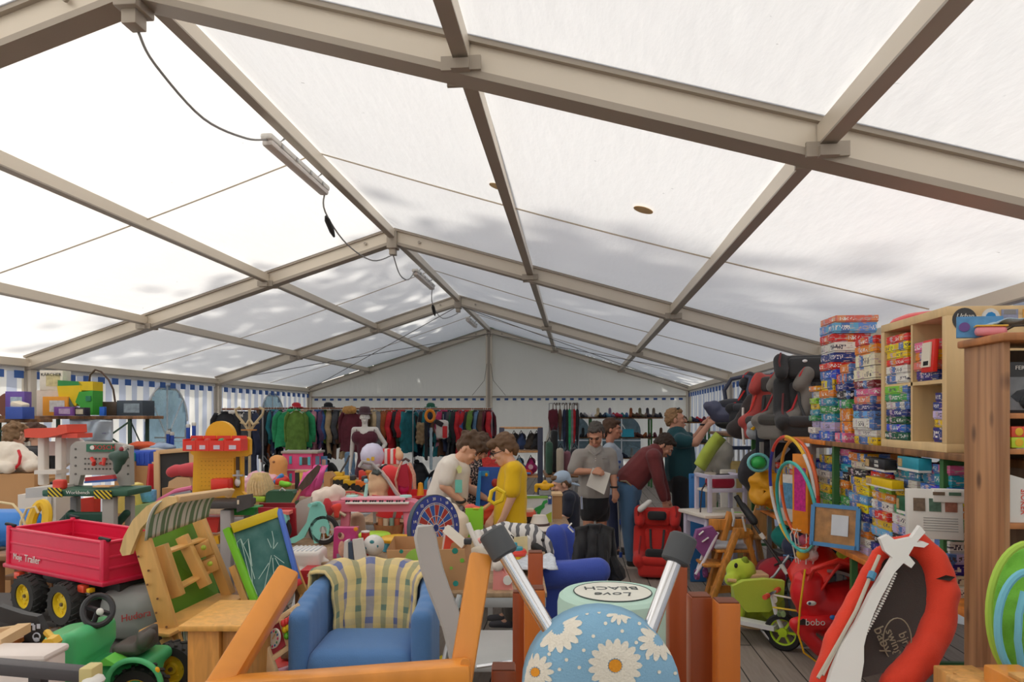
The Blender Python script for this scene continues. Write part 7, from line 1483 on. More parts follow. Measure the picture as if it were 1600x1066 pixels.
t,g=PT('plumbing_pipe','white plastic plumbing pipes and cloth behind the upturned leg','pipe',742,880,4.0);blob('cloth',[('c',g(740,872),g(748,866),.05,.05),('c',g(738,885),g(748,885),.06,.05),('c',g(757,868),g(763,875),.03,.04)],M('#e2dccb',.8,'fab'),t,.012,nz=.008);b=MB();b.tube([g(731,818,.1),g(738,835,.08),g(748,858,.05)],.016,8);b.build('pipe',WHT,t);MB().cyl(g(745,830,.1),g(752,858,.05),.022,n=12).build('pipe',WHT,t)
t,g=PT('rolling_pin','pink and pale blue toy rolling pin across the white cloth','toy',765,870,3.95);b=MB();b.cyl(g(755,842,0),g(778,830,.02),.018,n=12);b.build('roller',M('#a9c9d9',.5),t);b=MB();b.cyl(g(748,846,0),g(755,842,0),.016,n=12);b.cyl(g(776,831,.02),g(784,826,.03),.022,n=12);b.build('grip',M('#e5a29a',.5),t);MB().cyl(g(766,837),(g(768,870).x,0,0),.012).build('stand',WHT,t)
t,g=PT('pink_tub','pink plastic doll bathtub behind the chrome stool leg','tub',785,932,3.52);pz(t,g,[(770,932),(772,872),(800,905),(800,932)],.15,.07,'shell',M('#d98a84',.5));b=MB();b.tube([g(775,862,.05),g(790,890,.03),g(800,930,0)],.014,8);b.build('rim',M('#e8a79c',.5),t);MB().lathe([(0,-.01),(.022,-.01),(.022,.01),(0,.01)],16,0,g(793,907,-.02),'y').build('knob',WHT,t);blob('lace',[('c',g(778,885,.0),g(782,880,.0),.03,.03)],M('#d9cfc6',.9,'fab'),t,.012,nz=.01)
b=MB();b.tube([g(765,935,-.02),g(780,929,-.04),g(800,931,-.02)],.006,5);b.build('wire',WHT,t)
# zebra fish plush, toy pot, book, hat, tray
t,g=PT('plush_fish','long grey and white striped plush fish lying along the table','plush toy',790,860,4.62);ZB=NT('zebra_stripes');tz_=ZB.a('SeparateXYZ',{0:ZB.a('TexCoord').outputs['Object']});wv=ZB.a('TexNoise',{'Vector':ZB.a('TexCoord').outputs['Object'],'Scale':9.0}).outputs[0];fz=ZB.mth('FRACT',ZB.mth('ADD',ZB.mth('MULTIPLY',tz_.outputs[0],18.0),ZB.mth('MULTIPLY',wv,1.4)));ZB.pr(ZB.mix(ZB.mth('GREATER_THAN',fz,.42),(.14,.14,.15),(.72,.70,.67)),.9)
blob('plush_body',[('c',g(752,836,.15),g(790,828,.10),.035,.06),('c',g(790,830,.1),g(830,836,.02),.06,.075),('c',g(830,836,.02),g(852,852,-.05),.075,.05),('c',g(852,852,-.05),g(860,864,-.08),.05,.03),('c',g(790,860,.1),g(840,862,.0),.05,.05)],ZB.m,t,.012)
MB().ell(g(848,844,-.10),(.012,.010,.012)).build('eye',BLACK,t);blob('white_paw',[('c',g(787,835,-.02),g(800,848,-.06),.045,.04)],M('#dedad2',.9,'fab'),t,.012);b=MB();[b.tube([g(798+i*3,836+i*4,-.10),g(806+i*2,842+i*4,-.10)],.004,4) for i in range(3)];b.build('stitch',BLACK,t)
t,g=PT('toy_pot','yellow toy shape pot with red rim and teal lid','toy',805,892,4.15);z0=g(805,875).z;r=.062
MB().lathe([(0,0),(r*.92,0),(r,.01),(r*.95,z0+.03),(0,z0+.03)],28).build('body',M('#f0c41f',.4),t);MB().lathe([(0,z0+.03),(r*1.05,z0+.03),(r*1.12,z0+.045),(r*1.0,z0+.06),(0,z0+.06)],28).build('rim',M('#d8402f',.4),t);MB().lathe([(0,z0+.06),(r*.75,z0+.06),(r*.7,z0+.075),(r*.22,z0+.078),(r*.2,z0+.10),(0,z0+.105)],24).build('lid',M('#3a98a8',.4),t)
b=MB();b.ell((-.02,-r*.95,z0*.7),(.014,.008,.014));b.ell((-.002,-r*.95,z0*.7),(.014,.008,.014));b.build('shape_hole',M('#4a3a1a',.6),t);MB().ell((r*.85,-.03,z0*.6),(.006,.02,.022)).build('side_button',M('#2f5f8a',.4),t)
t,g=PT('book','cream picture book standing behind the yellow toy pot','book',815,885,4.4);pz(t,g,[(803,885),(803,840),(824,838),(825,885)],.012,0,'cover',M('#e3d8a8',.5,v=.2,s=25));pz(t,g,[(825,885),(824,838),(829,841),(829,885)],.10,.05,'pages',WHT)
t,g=PT('toy_camera','black and silver toy camera gear beside the cream book','toy',842,880,4.55);blob('black_part',[('c',g(838,856),g(850,862),.035,.04),('c',g(846,876),g(850,868),.04,.04)],BLACK,t,.012);blob('silver_part',[('c',g(850,885),g(848,876),.04,.035)],M('#c3bfc2',.4),t,.012)
o=MB();o.grid(lambda u,v:(-.14+.28*u,-.2+.4*v,.012+.03*NZ.noise(V((u*5,v*5,2)))),12,12,0,.004);o=o.build('patterned_cloth',M('#c3c9d6',.8,v=.35,s=50),loc=G(830,4.0),e=(0,0,TH),sm=3);o.location.z=TZ+.03;tag(o,'pale blue floral cloth lying in front of the yellow toy pot','cloth')
t,g=PT('hat','white sun hat with brown band beside the dinosaur carton','hat',843,840,5.35);HW=M('#d6cdc3',.9,'fab');z=W(0,826,5.35).z-TZ
MB().lathe([(0,z+.10),(.05,z+.10),(.075,z+.03),(.085,z+.02),(.145,z),(.14,z-.01),(.08,z+.0),(0,z)],28).build('crown',HW,t,sm=1);MB().lathe([(.076,z+.02),(.082,z+.02),(.074,z+.042),(.071,z+.042)],28).build('band',M('#4a3630',.7),t);MB().box((0,0,z/2),(.14,.14,z),0,.01).build('hat_box',GREY,t)
t,g=PT('toy_tray','black tray with red rim and papers behind the boy in yellow','tray',827,825,5.6);pz(t,g,[(812,825),(806,806),(838,803),(832,825)],.2,.1,'tray',BLACK);pz(t,g,[(806,806),(806,801),(836,798),(838,804)],.22,.1,'rim',M('#d8604a',.5));MB().box(g(820,797,.1),(.14,.12,.02)).build('papers',CRM,t)
t,g=PT('dinosaur_carton','white and green carton with green dinosaur picture','carton',835,818,5.75);pz(t,g,rect(805,775,862,818),.14,.07,'carton',M('#d5dde3',.45));pz(t,g,rect(806,775,856,779),.006,-.003,'green_band',M('#7fb04a',.5))
pz(t,g,[(845,818),(846,808),(862,800),(862,818)],.006,-.002,'meadow',M('#a9bd3f',.5));pz(t,g,[(831,802),(836,794),(846,789),(849,783),(855,781),(856,785),(851,788),(851,793),(846,797),(843,806),(840,806),(839,799),(833,803)],.006,-.005,'dinosaur_print',M('#2f9a4a',.5));pz(t,g,rect(856.5,775,862,788),.006,-.005,'age_label',M('#2a4a8a',.5));MB().ell(g(859,778,-.009),(.011,.003,.011)).build('age_mark',WHT,t)
t,g=PT('carton','brown carton standing right of the dinosaur carton','carton',868,818,5.95);pz(t,g,rect(862,771,877,818),.2,.1,'carton',CARD);pz(t,g,rect(861,770,878,773),.22,.1,'flap',CARDL)
t,g=PT('toy_robot','yellow toy figure with arms out on top of dinosaur carton','toy',852,775,5.8,W(0,775,5.8).z);MB().box((0,.05,.02),(.10,.08,.04),0,.006).build('grey_base',GREY,t);blob('torso',[('b',(0,.05,.065),(.08,.06,.05),.015),('c',(-.07,.05,.08),(.06,.05,.08),.018,.018),('c',(-.075,.05,.075),(-.075,.05,.03),.016,.014),('e',(0,.05,.105),(.022,.022,.022))],YEL,t,.008)
# lime bucket with toys, blue packs, spade
t,g=PT('toy_bucket','lime green square bucket full of toys beside the white plush','bucket',741,826,5.03);MB().prism([(g(728,826).x,0),(g(754,826).x,0),(g(755,795).x,g(0,795).z),(g(727,795).x,g(0,795).z)],.12,0,'y',.06).build('tub',M('#86c832',.4),t);blob('toy_heap',[('c',g(732,794,.06),g(738,792,.06),.03,.025),('e',g(746,795,.05),(.03,.03,.02))],M('#e8655a',.5),t,.01);MB().box(g(744,796,.02),(.05,.04,.02),0,.006).build('yellow_block',YEL,t)
plush('big cream plush body slumped behind the dartboard',712,838,5.02,[('c',(714,832),(716,815),.09,.08),('e',(706,800),(.055,.06,.065)),('e',(700,790),(.03,.03,.03))],'#dcccb6',.004)
plush('small black and white plush panda beside cream plush',704,808,5.05,[('e',(699,783),(.032,.03,.032)),('c',(700,806),(699,790),.04,.035)],'#d9d4cc',.003)
t,g=PT('blue_pack','tall blue toy blister pack with red toy held by the woman','toy pack',765,790,5.75,TZ);pz(t,g,rect(748,730,784,790),.02,.05,'card',M('#2f63c0',.4,v=.2,s=8));pz(t,g,[(743,792),(748,737),(752,737),(750,790)],.10,.0,'side_panel',M('#2a8fd8',.4));pz(t,g,rect(748,736,764,744),.012,.03,'header',M('#3aa0e0',.4));blob('red_toy',[('e',g(774,755,.02),(.035,.03,.04))],M('#b5382c',.4),t,.01);MB().ell(g(760,742,.02),(.012,.008,.016)).build('gold_mark',YEL,t)
t,g=PT('red_pack','red and white speckled toy bag behind the blue blister pack','toy pack',770,790,6.05,TZ);pz(t,g,[(755,735),(753,717),(762,714),(772,718),(782,714),(786,735)],.05,.03,'bag',M('#d93a34',.5,v=.5,s=70));MB().box((g(770,0).x*0,.03,g(770,735).z/2),(.14,.04,g(770,735).z)).build('card',M('#c98a4a',.7),t)
t,g=PT('toy_spade','yellow toy spade with wooden shaft sticking out of red toy heap','spade',760,826,5.05,TZ);b=MB();q=[(765,782),(768,768),(776,763),(788,770),(784,782),(772,787)];L_=[g(x,y,0) for x,y in q];b.tube(L_,.016,7,closed=True);b.build('handle',M('#f0cf1f',.4),t);b=MB();b.tube([g(767,786,0),g(745,805,.02)],.012,8);b.build('shaft',M('#c99a62',.6),t);b=MB();b.tube([g(745,805,.02),(g(742,826).x,.03,0)],.02,8);b.build('blade',WHT,t)
plush('heap of red and orange toy vehicles beside the boy in yellow',756,815,5.65,[('c',(752,800),(768,795),.04,.045),('c',(755,812),(772,810),.05,.05),('e',(772,796),(.04,.04,.03))],'#d24a30',.012,nm='toy_heap',cat='toy')
t,g=PT('blue_playset','blue and white folded play tent standing left of the boy in white','toy',668,780,6.6,TZ);[pz(t,g,[(662+i*5,797),(664+i*5,752),(668+i*5,746),(668+i*5,797)],.12,.05,'panel',M(('#3f9ac4','#dfe6ea','#2f7fb5')[i%3],.5)) for i in range(3)]
# ---------------- people
def hrot(yaw,pitch): return MX.Rotation(rad(yaw),3,'Z')@MX.Rotation(rad(pitch),3,'X')
def fingers(w,d,nrm,curl,s=1.0,grip=0):
    """palm and five separate bent fingers from wrist w along d; nrm = back of the hand"""
    d=V(d).normalized();n=V(nrm);n=(n-d*n.dot(d)).normalized();a=d.cross(n);P=[]
    pc=w+d*.045*s
    for k in(-1,0,1): P.append(('c',w+a*k*.012*s,w+d*.085*s+a*k*.027*s,.017*s,.014*s))
    for k,L in zip((-1.5,-.5,.5,1.5),(.062,.075,.070,.055)):
        b0=w+d*.088*s+a*k*.019*s;c1=rad(curl*.6);d1=d*cos(c1)-n*sin(c1);b1=b0+d1*L*.5*s;c2=rad(curl*1.6);d2=d*cos(c2)-n*sin(c2);b2=b1+d2*L*.5*s
        P+=[('c',b0,b1,.0100*s,.0090*s),('c',b1,b2,.0090*s,.0078*s)]
    t0=w+d*.03*s-a*.028*s;t1=t0+(d*.6-a*.7-n*.25).normalized()*.038*s;t2=t1+(d*.85-a*.1-n*.5).normalized()*.032*s
    return P+[('c',t0,t1,.0135*s,.0115*s),('c',t1,t2,.0115*s,.0095*s)]
def head(c,yaw,pitch,s,skin,brow='#3a2a1c',glasses=False,ears=(1,1)):
    Rm=hrot(yaw,pitch);E=Rm.to_euler()
    def h(x,y,z): return c+Rm@(V((x,y,z))*s)
    P=[('e',h(0,.012,.02),(.074*s,.093*s,.098*s),E),('e',h(0,-.022,-.045),(.058*s,.062*s,.072*s),E),('c',h(0,-.055,-.085),h(0,-.045,-.075),.030*s,.036*s),('c',h(0,-.088,.012),h(0,-.106,-.022),.010*s,.015*s),('e',h(0,-.078,.03),(.052*s,.02*s,.014*s),E),('e',h(0,-.083,-.062),(.026*s,.014*s,.013*s),E),('c',h(-.038,-.066,-.02),h(.038,-.066,-.02),.022*s,.022*s)]
    for q in(-1,1): P.append(('e',h(q*.078,.012,-.008),(.011*s,.022*s,.032*s),(Rm@MX.Rotation(q*.35,3,'Z')).to_euler()))
    x=MB()
    for q in(-1,1):
        x.ell(h(q*.030,-.084,.010),(.0135*s,.008*s,.0075*s),1,E,8);x.ell(h(q*.030,-.0905,.010),(.0062*s,.004*s,.0062*s),2,E,8)
        x.tube([h(q*.012,-.092,.026),h(q*.032,-.092,.034),h(q*.050,-.080,.028)],.0045*s,5,3)
        x.tube([h(q*.016,-.0905,.017),h(q*.032,-.0925,.020),h(q*.046,-.083,.014)],.0028*s,4,3)
    x.tube([h(-.024,-.092,-.060),h(0,-.100,-.058),h(.024,-.092,-.060)],.0045*s,5,4);x.tube([h(-.018,-.092,-.067),h(0,-.099,-.068),h(.018,-.092,-.067)],.0052*s,5,4)
    return P,x,h,E
def person(lab,loc,skin,prims,hd,vox=.0075,hair=None,hairc='#4a3626',group=None,cat='person'):
    t=T('person',lab,cat,loc,(0,0,TH),group);P,x,h,E=hd
    sk=M(skin,.55,v=.05,s=9)
    blob('body',prims+P,[sk,M('#e9e4dc',.3),M('#2a2320',.25),M('#3a2b20',.8),M('#a8655a',.5)],t,vox,sm=3,extra=x)
    if hair:
        hp,nz,ns=hair;blob('hair',[(('e',h(*p[0]),p[1],E) if len(p)==2 else ('c',h(*p[0]),h(*p[1]),p[2],p[3])) for p in hp],M(hairc,.7,v=.35,s=60),t,.008,sm=3,nz=nz,ns=ns)
    return t,h,E
SHORT=lambda s=1.0,f=0.0:[((0,.030,.052),(.081*s,.092*s,.083*s)),((0,.075,.0),(.070*s,.045*s,.070*s)),((0,-.045+f,.088),(.062*s,.045*s,.030*s)),((.066,.03,.02),(.018*s,.05*s,.05*s)),((-.066,.03,.02),(.018*s,.05*s,.05*s))]
CURL=lambda s=1.0:SHORT(s)+[((x,y,z),(.036*s,.036*s,.032*s)) for x,y,z in ((-.05,-.06,.095),(0,-.085,.098),(.05,-.06,.095),(-.03,-.02,.125),(.03,-.02,.125),(0,.04,.13),(.05,.05,.10),(-.05,.05,.10),(0,.1,.08),(-.03,-.09,.075),(.03,-.09,.075))]
def cloth(nm,pr,c,t,nz=.007,ns=9,vox=.011,k='fab'): return blob(nm,pr,M(c,.85,k,s=10,v=.10),t,vox,sm=4,nz=nz,ns=ns)
def legs(g,zf,hips,knees,ankles,fwd,s=1.0):
    P=[]
    for hp,kn,an in zip(hips,knees,ankles):
        P+=[('c',hp,kn,.075*s,.052*s),('c',kn,kn.lerp(an,.3),.050*s,.052*s),('c',kn.lerp(an,.3),an,.052*s,.034*s),('c',an,an+V(fwd)*.14*s+V((0,0,-.045)),.034*s,.026*s)]
    return P
def shoes(ankles,fwd,c,t,s=1.0):
    f=V(fwd).normalized()
    for a in ankles:
        b=[('c',V((a.x,a.y,.045)),V((a.x,a.y,.04))+f*.17*s,.042*s,.034*s),('c',V((a.x,a.y,.05)),V((a.x,a.y,.10)),.045*s,.042*s)];blob('shoe',b,M(c,.7),t,.01)
        MB().prism([(x*.05*s,y) for x,y in((-1,-.05),(1,-.05),(.9,.19*s),(-.9,.19*s))],.022,0,'z',.012).build('shoe_sole',M('#c9c3b8',.6),t,(a.x,a.y,0),(0,0,atan2(f.y,f.x)-pi/2))
def frame(px,zc):
    """floor point under picture column px; g maps picture points (+depth) to metres above it"""
    loc=G(px,zc,0)
    def g(x,y,d=0.0): return V(((x-800)/F*(zc+d)-(px-800)/F*zc,d,H+(650-y)/F*(zc+d)))
    return loc,g
# boy in white, bending over the toys
loc,g=frame(700,5.62);hd=head(g(733,702,.02),68,38,.98,'')
nk=g(717,718,.03);sr=g(702,730,-.10);sl=g(712,727,.20);er=g(694,760,-.13);wr=g(722,784,-.10);el=g(722,757,.20);wl=g(757,778,.16);pv=g(694,808,.05)
pr=[('c',nk,g(726,710,.02),.05,.048),('c',sr,sl,.055,.055),('c',g(707,738,.04),pv,.11,.10),('c',sr,er,.045,.040),('c',er,wr,.039,.027),('c',sl,el,.045,.039),('c',el,wl,.038,.027)]+fingers(wr,wr-er,(0,-.4,1),40,.95)+fingers(wl,wl-el,(0,.4,1),45,.95)
kn=[g(690,885,-.05),g(694,885,.14)];an=[V((k.x,k.y,.075)) for k in kn]
pr+=legs(g,0,[g(692,815,-.03),g(696,815,.13)],kn,an,(1,.1,0),.92)
t,h,E=person('boy with curly brown hair in white printed t-shirt bending over the toys',loc,'#d3a184',pr,hd,hair=(CURL(),.02,26),hairc='#4e3a29')
SH=('e',);cloth('t_shirt',[('c',g(710,723,.04),g(705,734,.04),.075,.12),('c',sr,sl,.075,.072),('c',g(706,738,.04),g(690,790,.05),.135,.145),('c',g(690,790,.05),g(690,800,.05),.145,.142),('c',sr,sr.lerp(er,.62),.072,.068),('c',sl,sl.lerp(el,.55),.070,.066),('c',g(722,735,.02),g(716,778,.02),.07,.075)],'#e4ddd2',t)
pz(t,g,rect(711,750,722,770),.004,-.145,'shirt_print',M('#6fbfae',.7));pz(t,g,[(716,740),(713,732),(717,727),(722,731),(721,739)],.004,-.145,'shirt_print',M('#c9cf8a',.7))
cloth('shorts',[('c',g(691,806,.05),g(692,820,.05),.14,.14)]+[('c',hp,hp.lerp(k,.75),.095,.085) for hp,k in zip((g(692,815,-.03),g(696,815,.13)),kn)],'#3a4250',t);shoes(an,(1,.1,0),'#4a4a4e',t,.92)
b=MB();b.tube([wr.lerp(er,.06)+V((.034*cos(a),.034*sin(a),.01*sin(a))) for a in [2*pi*k/14 for k in range(14)]],.010,6,closed=True);b.build('wrist_watch',BLACK,t)
# woman behind in speckled dress
loc,g=frame(746,6.25);hd=head(g(750,702,.05),25,32,.98,'');nk=g(748,722,.06);sr=g(731,731,.0);sl=g(764,731,.12);er=g(729,762,-.10);wr=g(759,768,-.22);el=g(768,765,.10);wl=g(774,756,-.16)
pr=[('c',nk,g(749,712,.05),.05,.048),('c',sr,sl,.055,.055),('c',g(748,738,.06),g(746,800,.06),.11,.11),('c',sr,er,.045,.039),('c',er,wr,.037,.026),('c',sl,el,.045,.039),('c',el,wl,.037,.026)]+fingers(wr,wr-er,(0,-.3,1),40,.95)+fingers(wl,wl-el,(-.3,-.9,.3),45,.95)
kn=[g(738,865,.0),g(754,865,.06)];an=[V((k.x,k.y,.075)) for k in kn];pr+=legs(g,0,[g(740,805,.03),g(752,805,.08)],kn,an,(0,-1,0),.95)
t,h,E=person('woman with curly hair in black speckled dress reaching for the blue pack',loc,'#c08d70',pr,hd,hair=(CURL(1.06)+[((.06,.06,-.02),(.05,.05,.06)),((-.06,.06,-.02),(.05,.05,.06)),((0,.09,-.02),(.07,.05,.07))],.025,26),hairc='#4a3425')
SPK=NT('speckled_cloth');tc=SPK.a('TexCoord').outputs['Object'];n=SPK.a('TexNoise',{'Vector':tc,'Scale':75.0,'Detail':2.0}).outputs[0];SPK.pr(SPK.mix(SPK.mth('GREATER_THAN',n,.56),(.018,.017,.022),(.55,.42,.34)),.85)
blob('dress',[('c',sr,sl,.068,.068),('c',g(748,738,.06),g(746,800,.06),.14,.135),('c',g(746,800,.06),g(746,860,.05),.145,.20),('c',sr,sr.lerp(er,.35),.066,.060),('c',sl,sl.lerp(el,.35),.066,.060)],SPK.m,t,.012,sm=4,nz=.008);shoes(an,(0,-1,0),'#4a3a34',t,.9)
# boy in yellow with glasses
loc,g=frame(795,5.5);hd=head(g(787,704,.0),-78,22,.98,'');nk=g(798,724,.0);sn=g(802,735,-.13);sf=g(800,733,.14);en=g(800,776,-.16);wn=g(785,812,-.14);ef=g(788,778,.10);wf=g(772,806,.06)
pr=[('c',nk,g(793,716,.0),.048,.046),('c',sn,sf,.052,.052),('c',g(801,742,.0),g(797,820,.0),.095,.095),('c',sn,en,.041,.036),('c',en,wn,.035,.025),('c',sf,ef,.041,.036),('c',ef,wf,.035,.025)]+fingers(wn,wn-en,(-.3,-1,0),35,.88)+fingers(wf,wf-ef,(-.3,-1,0),35,.88)
kn=[g(798,890,-.08),g(794,890,.09)];an=[V((k.x,k.y,.075)) for k in kn];pr+=legs(g,0,[g(799,824,-.06),g(795,824,.07)],kn,an,(-1,.05,0),.85)
t,h,E=person('boy in yellow t-shirt and dark glasses looking down at the toys',loc,'#dfae92',pr,hd,hair=(SHORT(1.05,-.01)+[((0,-.085,.085),(.055,.03,.028)),((.03,-.08,.075),(.03,.025,.03))],.012,34),hairc='#5f4630')
cloth('t_shirt',[('c',sn,sf,.070,.070),('c',g(802,735,0),g(801,745,0),.09,.115),('c',g(801,742,.0),g(797,800,.0),.115,.130),('c',g(797,800,.0),g(797,815,.0),.130,.133),('c',sn,sn.lerp(en,.80),.066,.066),('c',sf,sf.lerp(ef,.7),.064,.062)],'#e5b90f',t)
cloth('trousers',[('c',g(797,822,.0),g(797,830,.0),.125,.125)]+[('c',hp,k,.085,.065) for hp,k in zip((g(799,824,-.06),g(795,824,.07)),kn)]+[('c',k,V((a.x,a.y,.11)),.065,.055) for k,a in zip(kn,an)],'#6d675f',t);shoes(an,(-1,.05,0),'#5a5a60',t,.85)
b=MB()
for q in(-1,1): b.tube([h(q*.032+.023*cos(a),-.100,.008+.017*sin(a)) for a in [2*pi*k/14 for k in range(14)]],.0028,5,closed=True);b.tube([h(q*.055,-.098,.012),h(q*.082,-.04,.012),h(q*.082,.02,.008)],.003,5)
b.tube([h(-.01,-.101,.01),h(.01,-.101,.01)],.003,5);b.build('glasses',BLACK,t)
# child in cap
loc,g=frame(885,6.7);hd=head(g(876,757,.0),-75,18,.90,'');nk=g(884,770,0);sn=g(890,779,-.11);sf=g(884,778,.13);en=g(886,806,-.14);wn=g(872,812,-.15);ef=g(878,806,.12);wf=g(866,812,.05)
pr=[('c',nk,g(880,766,0),.042,.04),('c',sn,sf,.045,.045),('c',g(887,785,0),g(888,830,0),.09,.085),('c',sn,en,.036,.031),('c',en,wn,.03,.022),('c',sf,ef,.036,.031),('c',ef,wf,.03,.022)]+fingers(wn,wn-en,(0,-.5,1),40,.75)+fingers(wf,wf-ef,(0,-.5,1),40,.75)
kn=[g(888,880,-.06),g(888,880,.08)];an=[V((k.x,k.y,.07)) for k in kn];pr+=legs(g,0,[g(888,836,-.05),g(888,836,.06)],kn,an,(-1,0,0),.72)
t,h,E=person('small child in light blue cap and dark navy shirt behind the armchair',loc,'#e0b096',pr,hd,hair=(SHORT(.88),.008,30),hairc='#6a5038',vox=.008)
blob('cap',[('e',h(0,.03,.062),(.082,.094,.070),E),('e',h(0,.07,.02),(.075,.052,.05),E)],M('#9fb2c6',.85,'fab'),t,.009,sm=3);b=MB();b.grid(lambda u,v:h(-.055+.11*u,.10+.085*v,-.005-.05*v-.02*(2*u-1)**2),8,5,0,.008);b.build('cap_peak',M('#9fb2c6',.85,'fab'),t,sm=3)
cloth('shirt',[('c',sn,sf,.062,.060),('c',g(888,783,0),g(888,832,0),.115,.115),('c',sn,sn.lerp(en,.8),.055,.052),('c',sf,sf.lerp(ef,.8),.055,.052)],'#232838',t)
cloth('trousers',[('c',g(888,832,.0),g(888,842,.0),.11,.105)]+[('c',hp,k,.075,.058) for hp,k in zip((g(888,836,-.05),g(888,836,.06)),kn)]+[('c',k,V((a.x,a.y,.10)),.058,.05) for k,a in zip(kn,an)],'#3a3f4c',t);shoes(an,(-1,0,0),'#5a6270',t,.7)
# man in grey polo shirt with paper sheet
loc,g=frame(930,7.5);hd=head(g(931,680,-.04),-18,34,1.06,'');nk=g(929,699,.03);sr=g(905,713,-.02);sl=g(952,711,.07);er=g(896,737,-.04);wr=g(924,737,-.22);el=g(957,740,.05);wl=g(960,764,-.06);pv=g(928,782,.06)
pr=[('c',nk,g(930,690,0),.062,.06),('c',sr,sl,.065,.065),('c',g(929,722,.05),pv,.14,.15),('c',sr,er,.053,.046),('c',er,wr,.045,.031),('c',sl,el,.053,.046),('c',el,wl,.045,.031)]+fingers(wr,wr-er,(0,-1,.6),45)+fingers(wl,wl-el,(.5,-1,0),30)
kn=[g(919,828,-.02),g(940,828,.05)];an=[V((k.x,k.y+.02,.08)) for k in kn];pr+=legs(g,0,[g(920,792,.03),g(939,792,.08)],kn,an,(-.3,-1,0))
t,h,E=person('man in grey polo shirt and black shorts reading a white sheet',loc,'#b98469',pr,hd,hair=(SHORT(1.04,.012),.012,48),hairc='#4a443f')
cloth('polo_shirt',[('c',sr,sl,.085,.082),('c',g(929,708,.04),g(929,722,.04),.115,.16),('c',g(929,722,.05),g(928,765,.05),.165,.175),('c',g(928,765,.05),g(928,772,.05),.175,.172),('c',sr,sr.lerp(er,.80),.080,.080),('c',sl,sl.lerp(el,.80),.078,.078)],'#97928c',t)
b=MB();b.tube([g(920,700,.02),g(922,706,-.09),g(930,711,-.14),g(938,705,-.09),g(941,699,.02),g(931,695,.10)],.015,6,closed=True,flat=.6);b.build('collar',M('#8f8a84',.85,'fab'),t);pz(t,g,rect(941,716,949,718),.004,-.13,'chest_pocket',M('#7d7872',.8))
for i in range(3): MB().ell(g(930.5,713+i*3.5,-.130),.006).build('button',M('#d2cdc6',.5),t)
cloth('shorts',[('c',g(928,776,.05),g(928,790,.05),.165,.165)]+[('c',hp,hp.lerp(k,.34),.105,.098) for hp,k in zip((g(920,792,.03),g(939,792,.08)),kn)],'#1d1e22',t)
for k in range(3): MB().tube([g(907.5+k*.9,776,-.06),g(908.5+k*.9,796,-.075)],.005,5).build('side_stripe',M(('#dfe3ea','#3b57a0','#dfe3ea')[k],.7),t)
shoes(an,(-.3,-1,0),'#55504a',t)
q=MB().grid(lambda u,v:g(926+28*u-10*v,731+9*u+28*v+5*u*v,-.25-.03*v+.02*sin(u*3)),8,8,0,.0015).build('paper_sheet',M('#dcd8ce',.7));q.parent=None
p=loc;q.location=p;q.rotation_euler=(0,0,TH);tag(q,'white printed paper sheet held by the man in the grey polo','paper')
b=MB();b.tube([wl.lerp(el,.12)+V((.036*cos(a),.036*sin(a),0)) for a in [2*pi*k/14 for k in range(14)]],.011,6,closed=True);b.build('wrist_watch',BLACK,t)
# person behind with crutch
loc,g=frame(960,8.35);hd=head(g(957,671,.0),72,4,1.0,'');nk=g(953,688,.0);sn=g(952,702,-.15);sf=g(955,701,.16);en=g(960,740,-.18);wn=g(965,764,-.20);ef=g(964,738,.16);wf=g(972,760,.1);pv=g(957,775,0)
pr=[('c',nk,g(955,681,0),.052,.05),('c',sn,sf,.06,.06),('c',g(954,712,0),pv,.125,.125),('c',sn,en,.048,.042),('c',en,wn,.04,.028),('c',sf,ef,.048,.042),('c',ef,wf,.04,.028)]+fingers(wn,wn-en,(1,-.5,0),60)+fingers(wf,wf-ef,(1,-.3,0),40)
kn=[g(960,822,-.09),g(958,822,.09)];an=[V((k.x-.02,k.y,.08)) for k in kn];pr+=legs(g,0,[g(957,782,-.08),g(957,782,.08)],kn,an,(1,0,0))
t,h,E=person('person in pale blue printed shirt with a crutch, behind the grey polo man',loc,'#bb8066',pr,hd,hair=(SHORT(1.08)+[((0,.09,-.03),(.066,.04,.05)),((.07,.03,-.005),(.02,.04,.05)),((-.07,.03,-.005),(.02,.04,.05))],.010,30),hairc='#4c3424')
cloth('shirt',[('c',sn,sf,.078,.078),('c',g(953,706,0),g(954,714,0),.11,.135),('c',g(954,712,0),g(957,768,0),.145,.155),('c',sn,sn.lerp(en,.75),.074,.072),('c',sf,sf.lerp(ef,.75),.074,.072)],'#a3adb8',t)
for x,y,w in((968,722,4),(966,730,5),(969,738,4)): pz(t,g,rect(x-w/2,y-2,x+w/2,y+2),.004,-.13,'shirt_print',M('#4a62a8',.7))
cloth('trousers',[('c',g(957,775,.0),g(957,785,.0),.14,.14)]+[('c',hp,k,.10,.08) for hp,k in zip((g(957,782,-.08),g(957,782,.08)),kn)]+[('c',k,V((a.x,a.y,.11)),.08,.07) for k,a in zip(kn,an)],'#2b3350',t);shoes(an,(1,0,0),'#4a4540',t)
tc_=T('crutch','thin grey crutch with blue fittings held by the person in pale blue','crutch',loc,(0,0,TH));b=MB();b.tube([g(963,720,-.22),g(964.5,765,-.24),V((g(965,765).x,-.24,.03))],.010,8);b.build('tube',M('#a9a7a3',.35,met=.5),tc_)
for z in(.02,.40,.62): MB().cyl((g(965,765).x,-.24,z),(g(965,765).x,-.24,z+.06),.019,n=10).build('blue_fitting',M('#2b4aa0',.4),tc_)
MB().tube([g(964.5,765,-.24),g(969,765,-.28)],.014,8).build('handgrip',M('#3a3a40',.5),tc_)
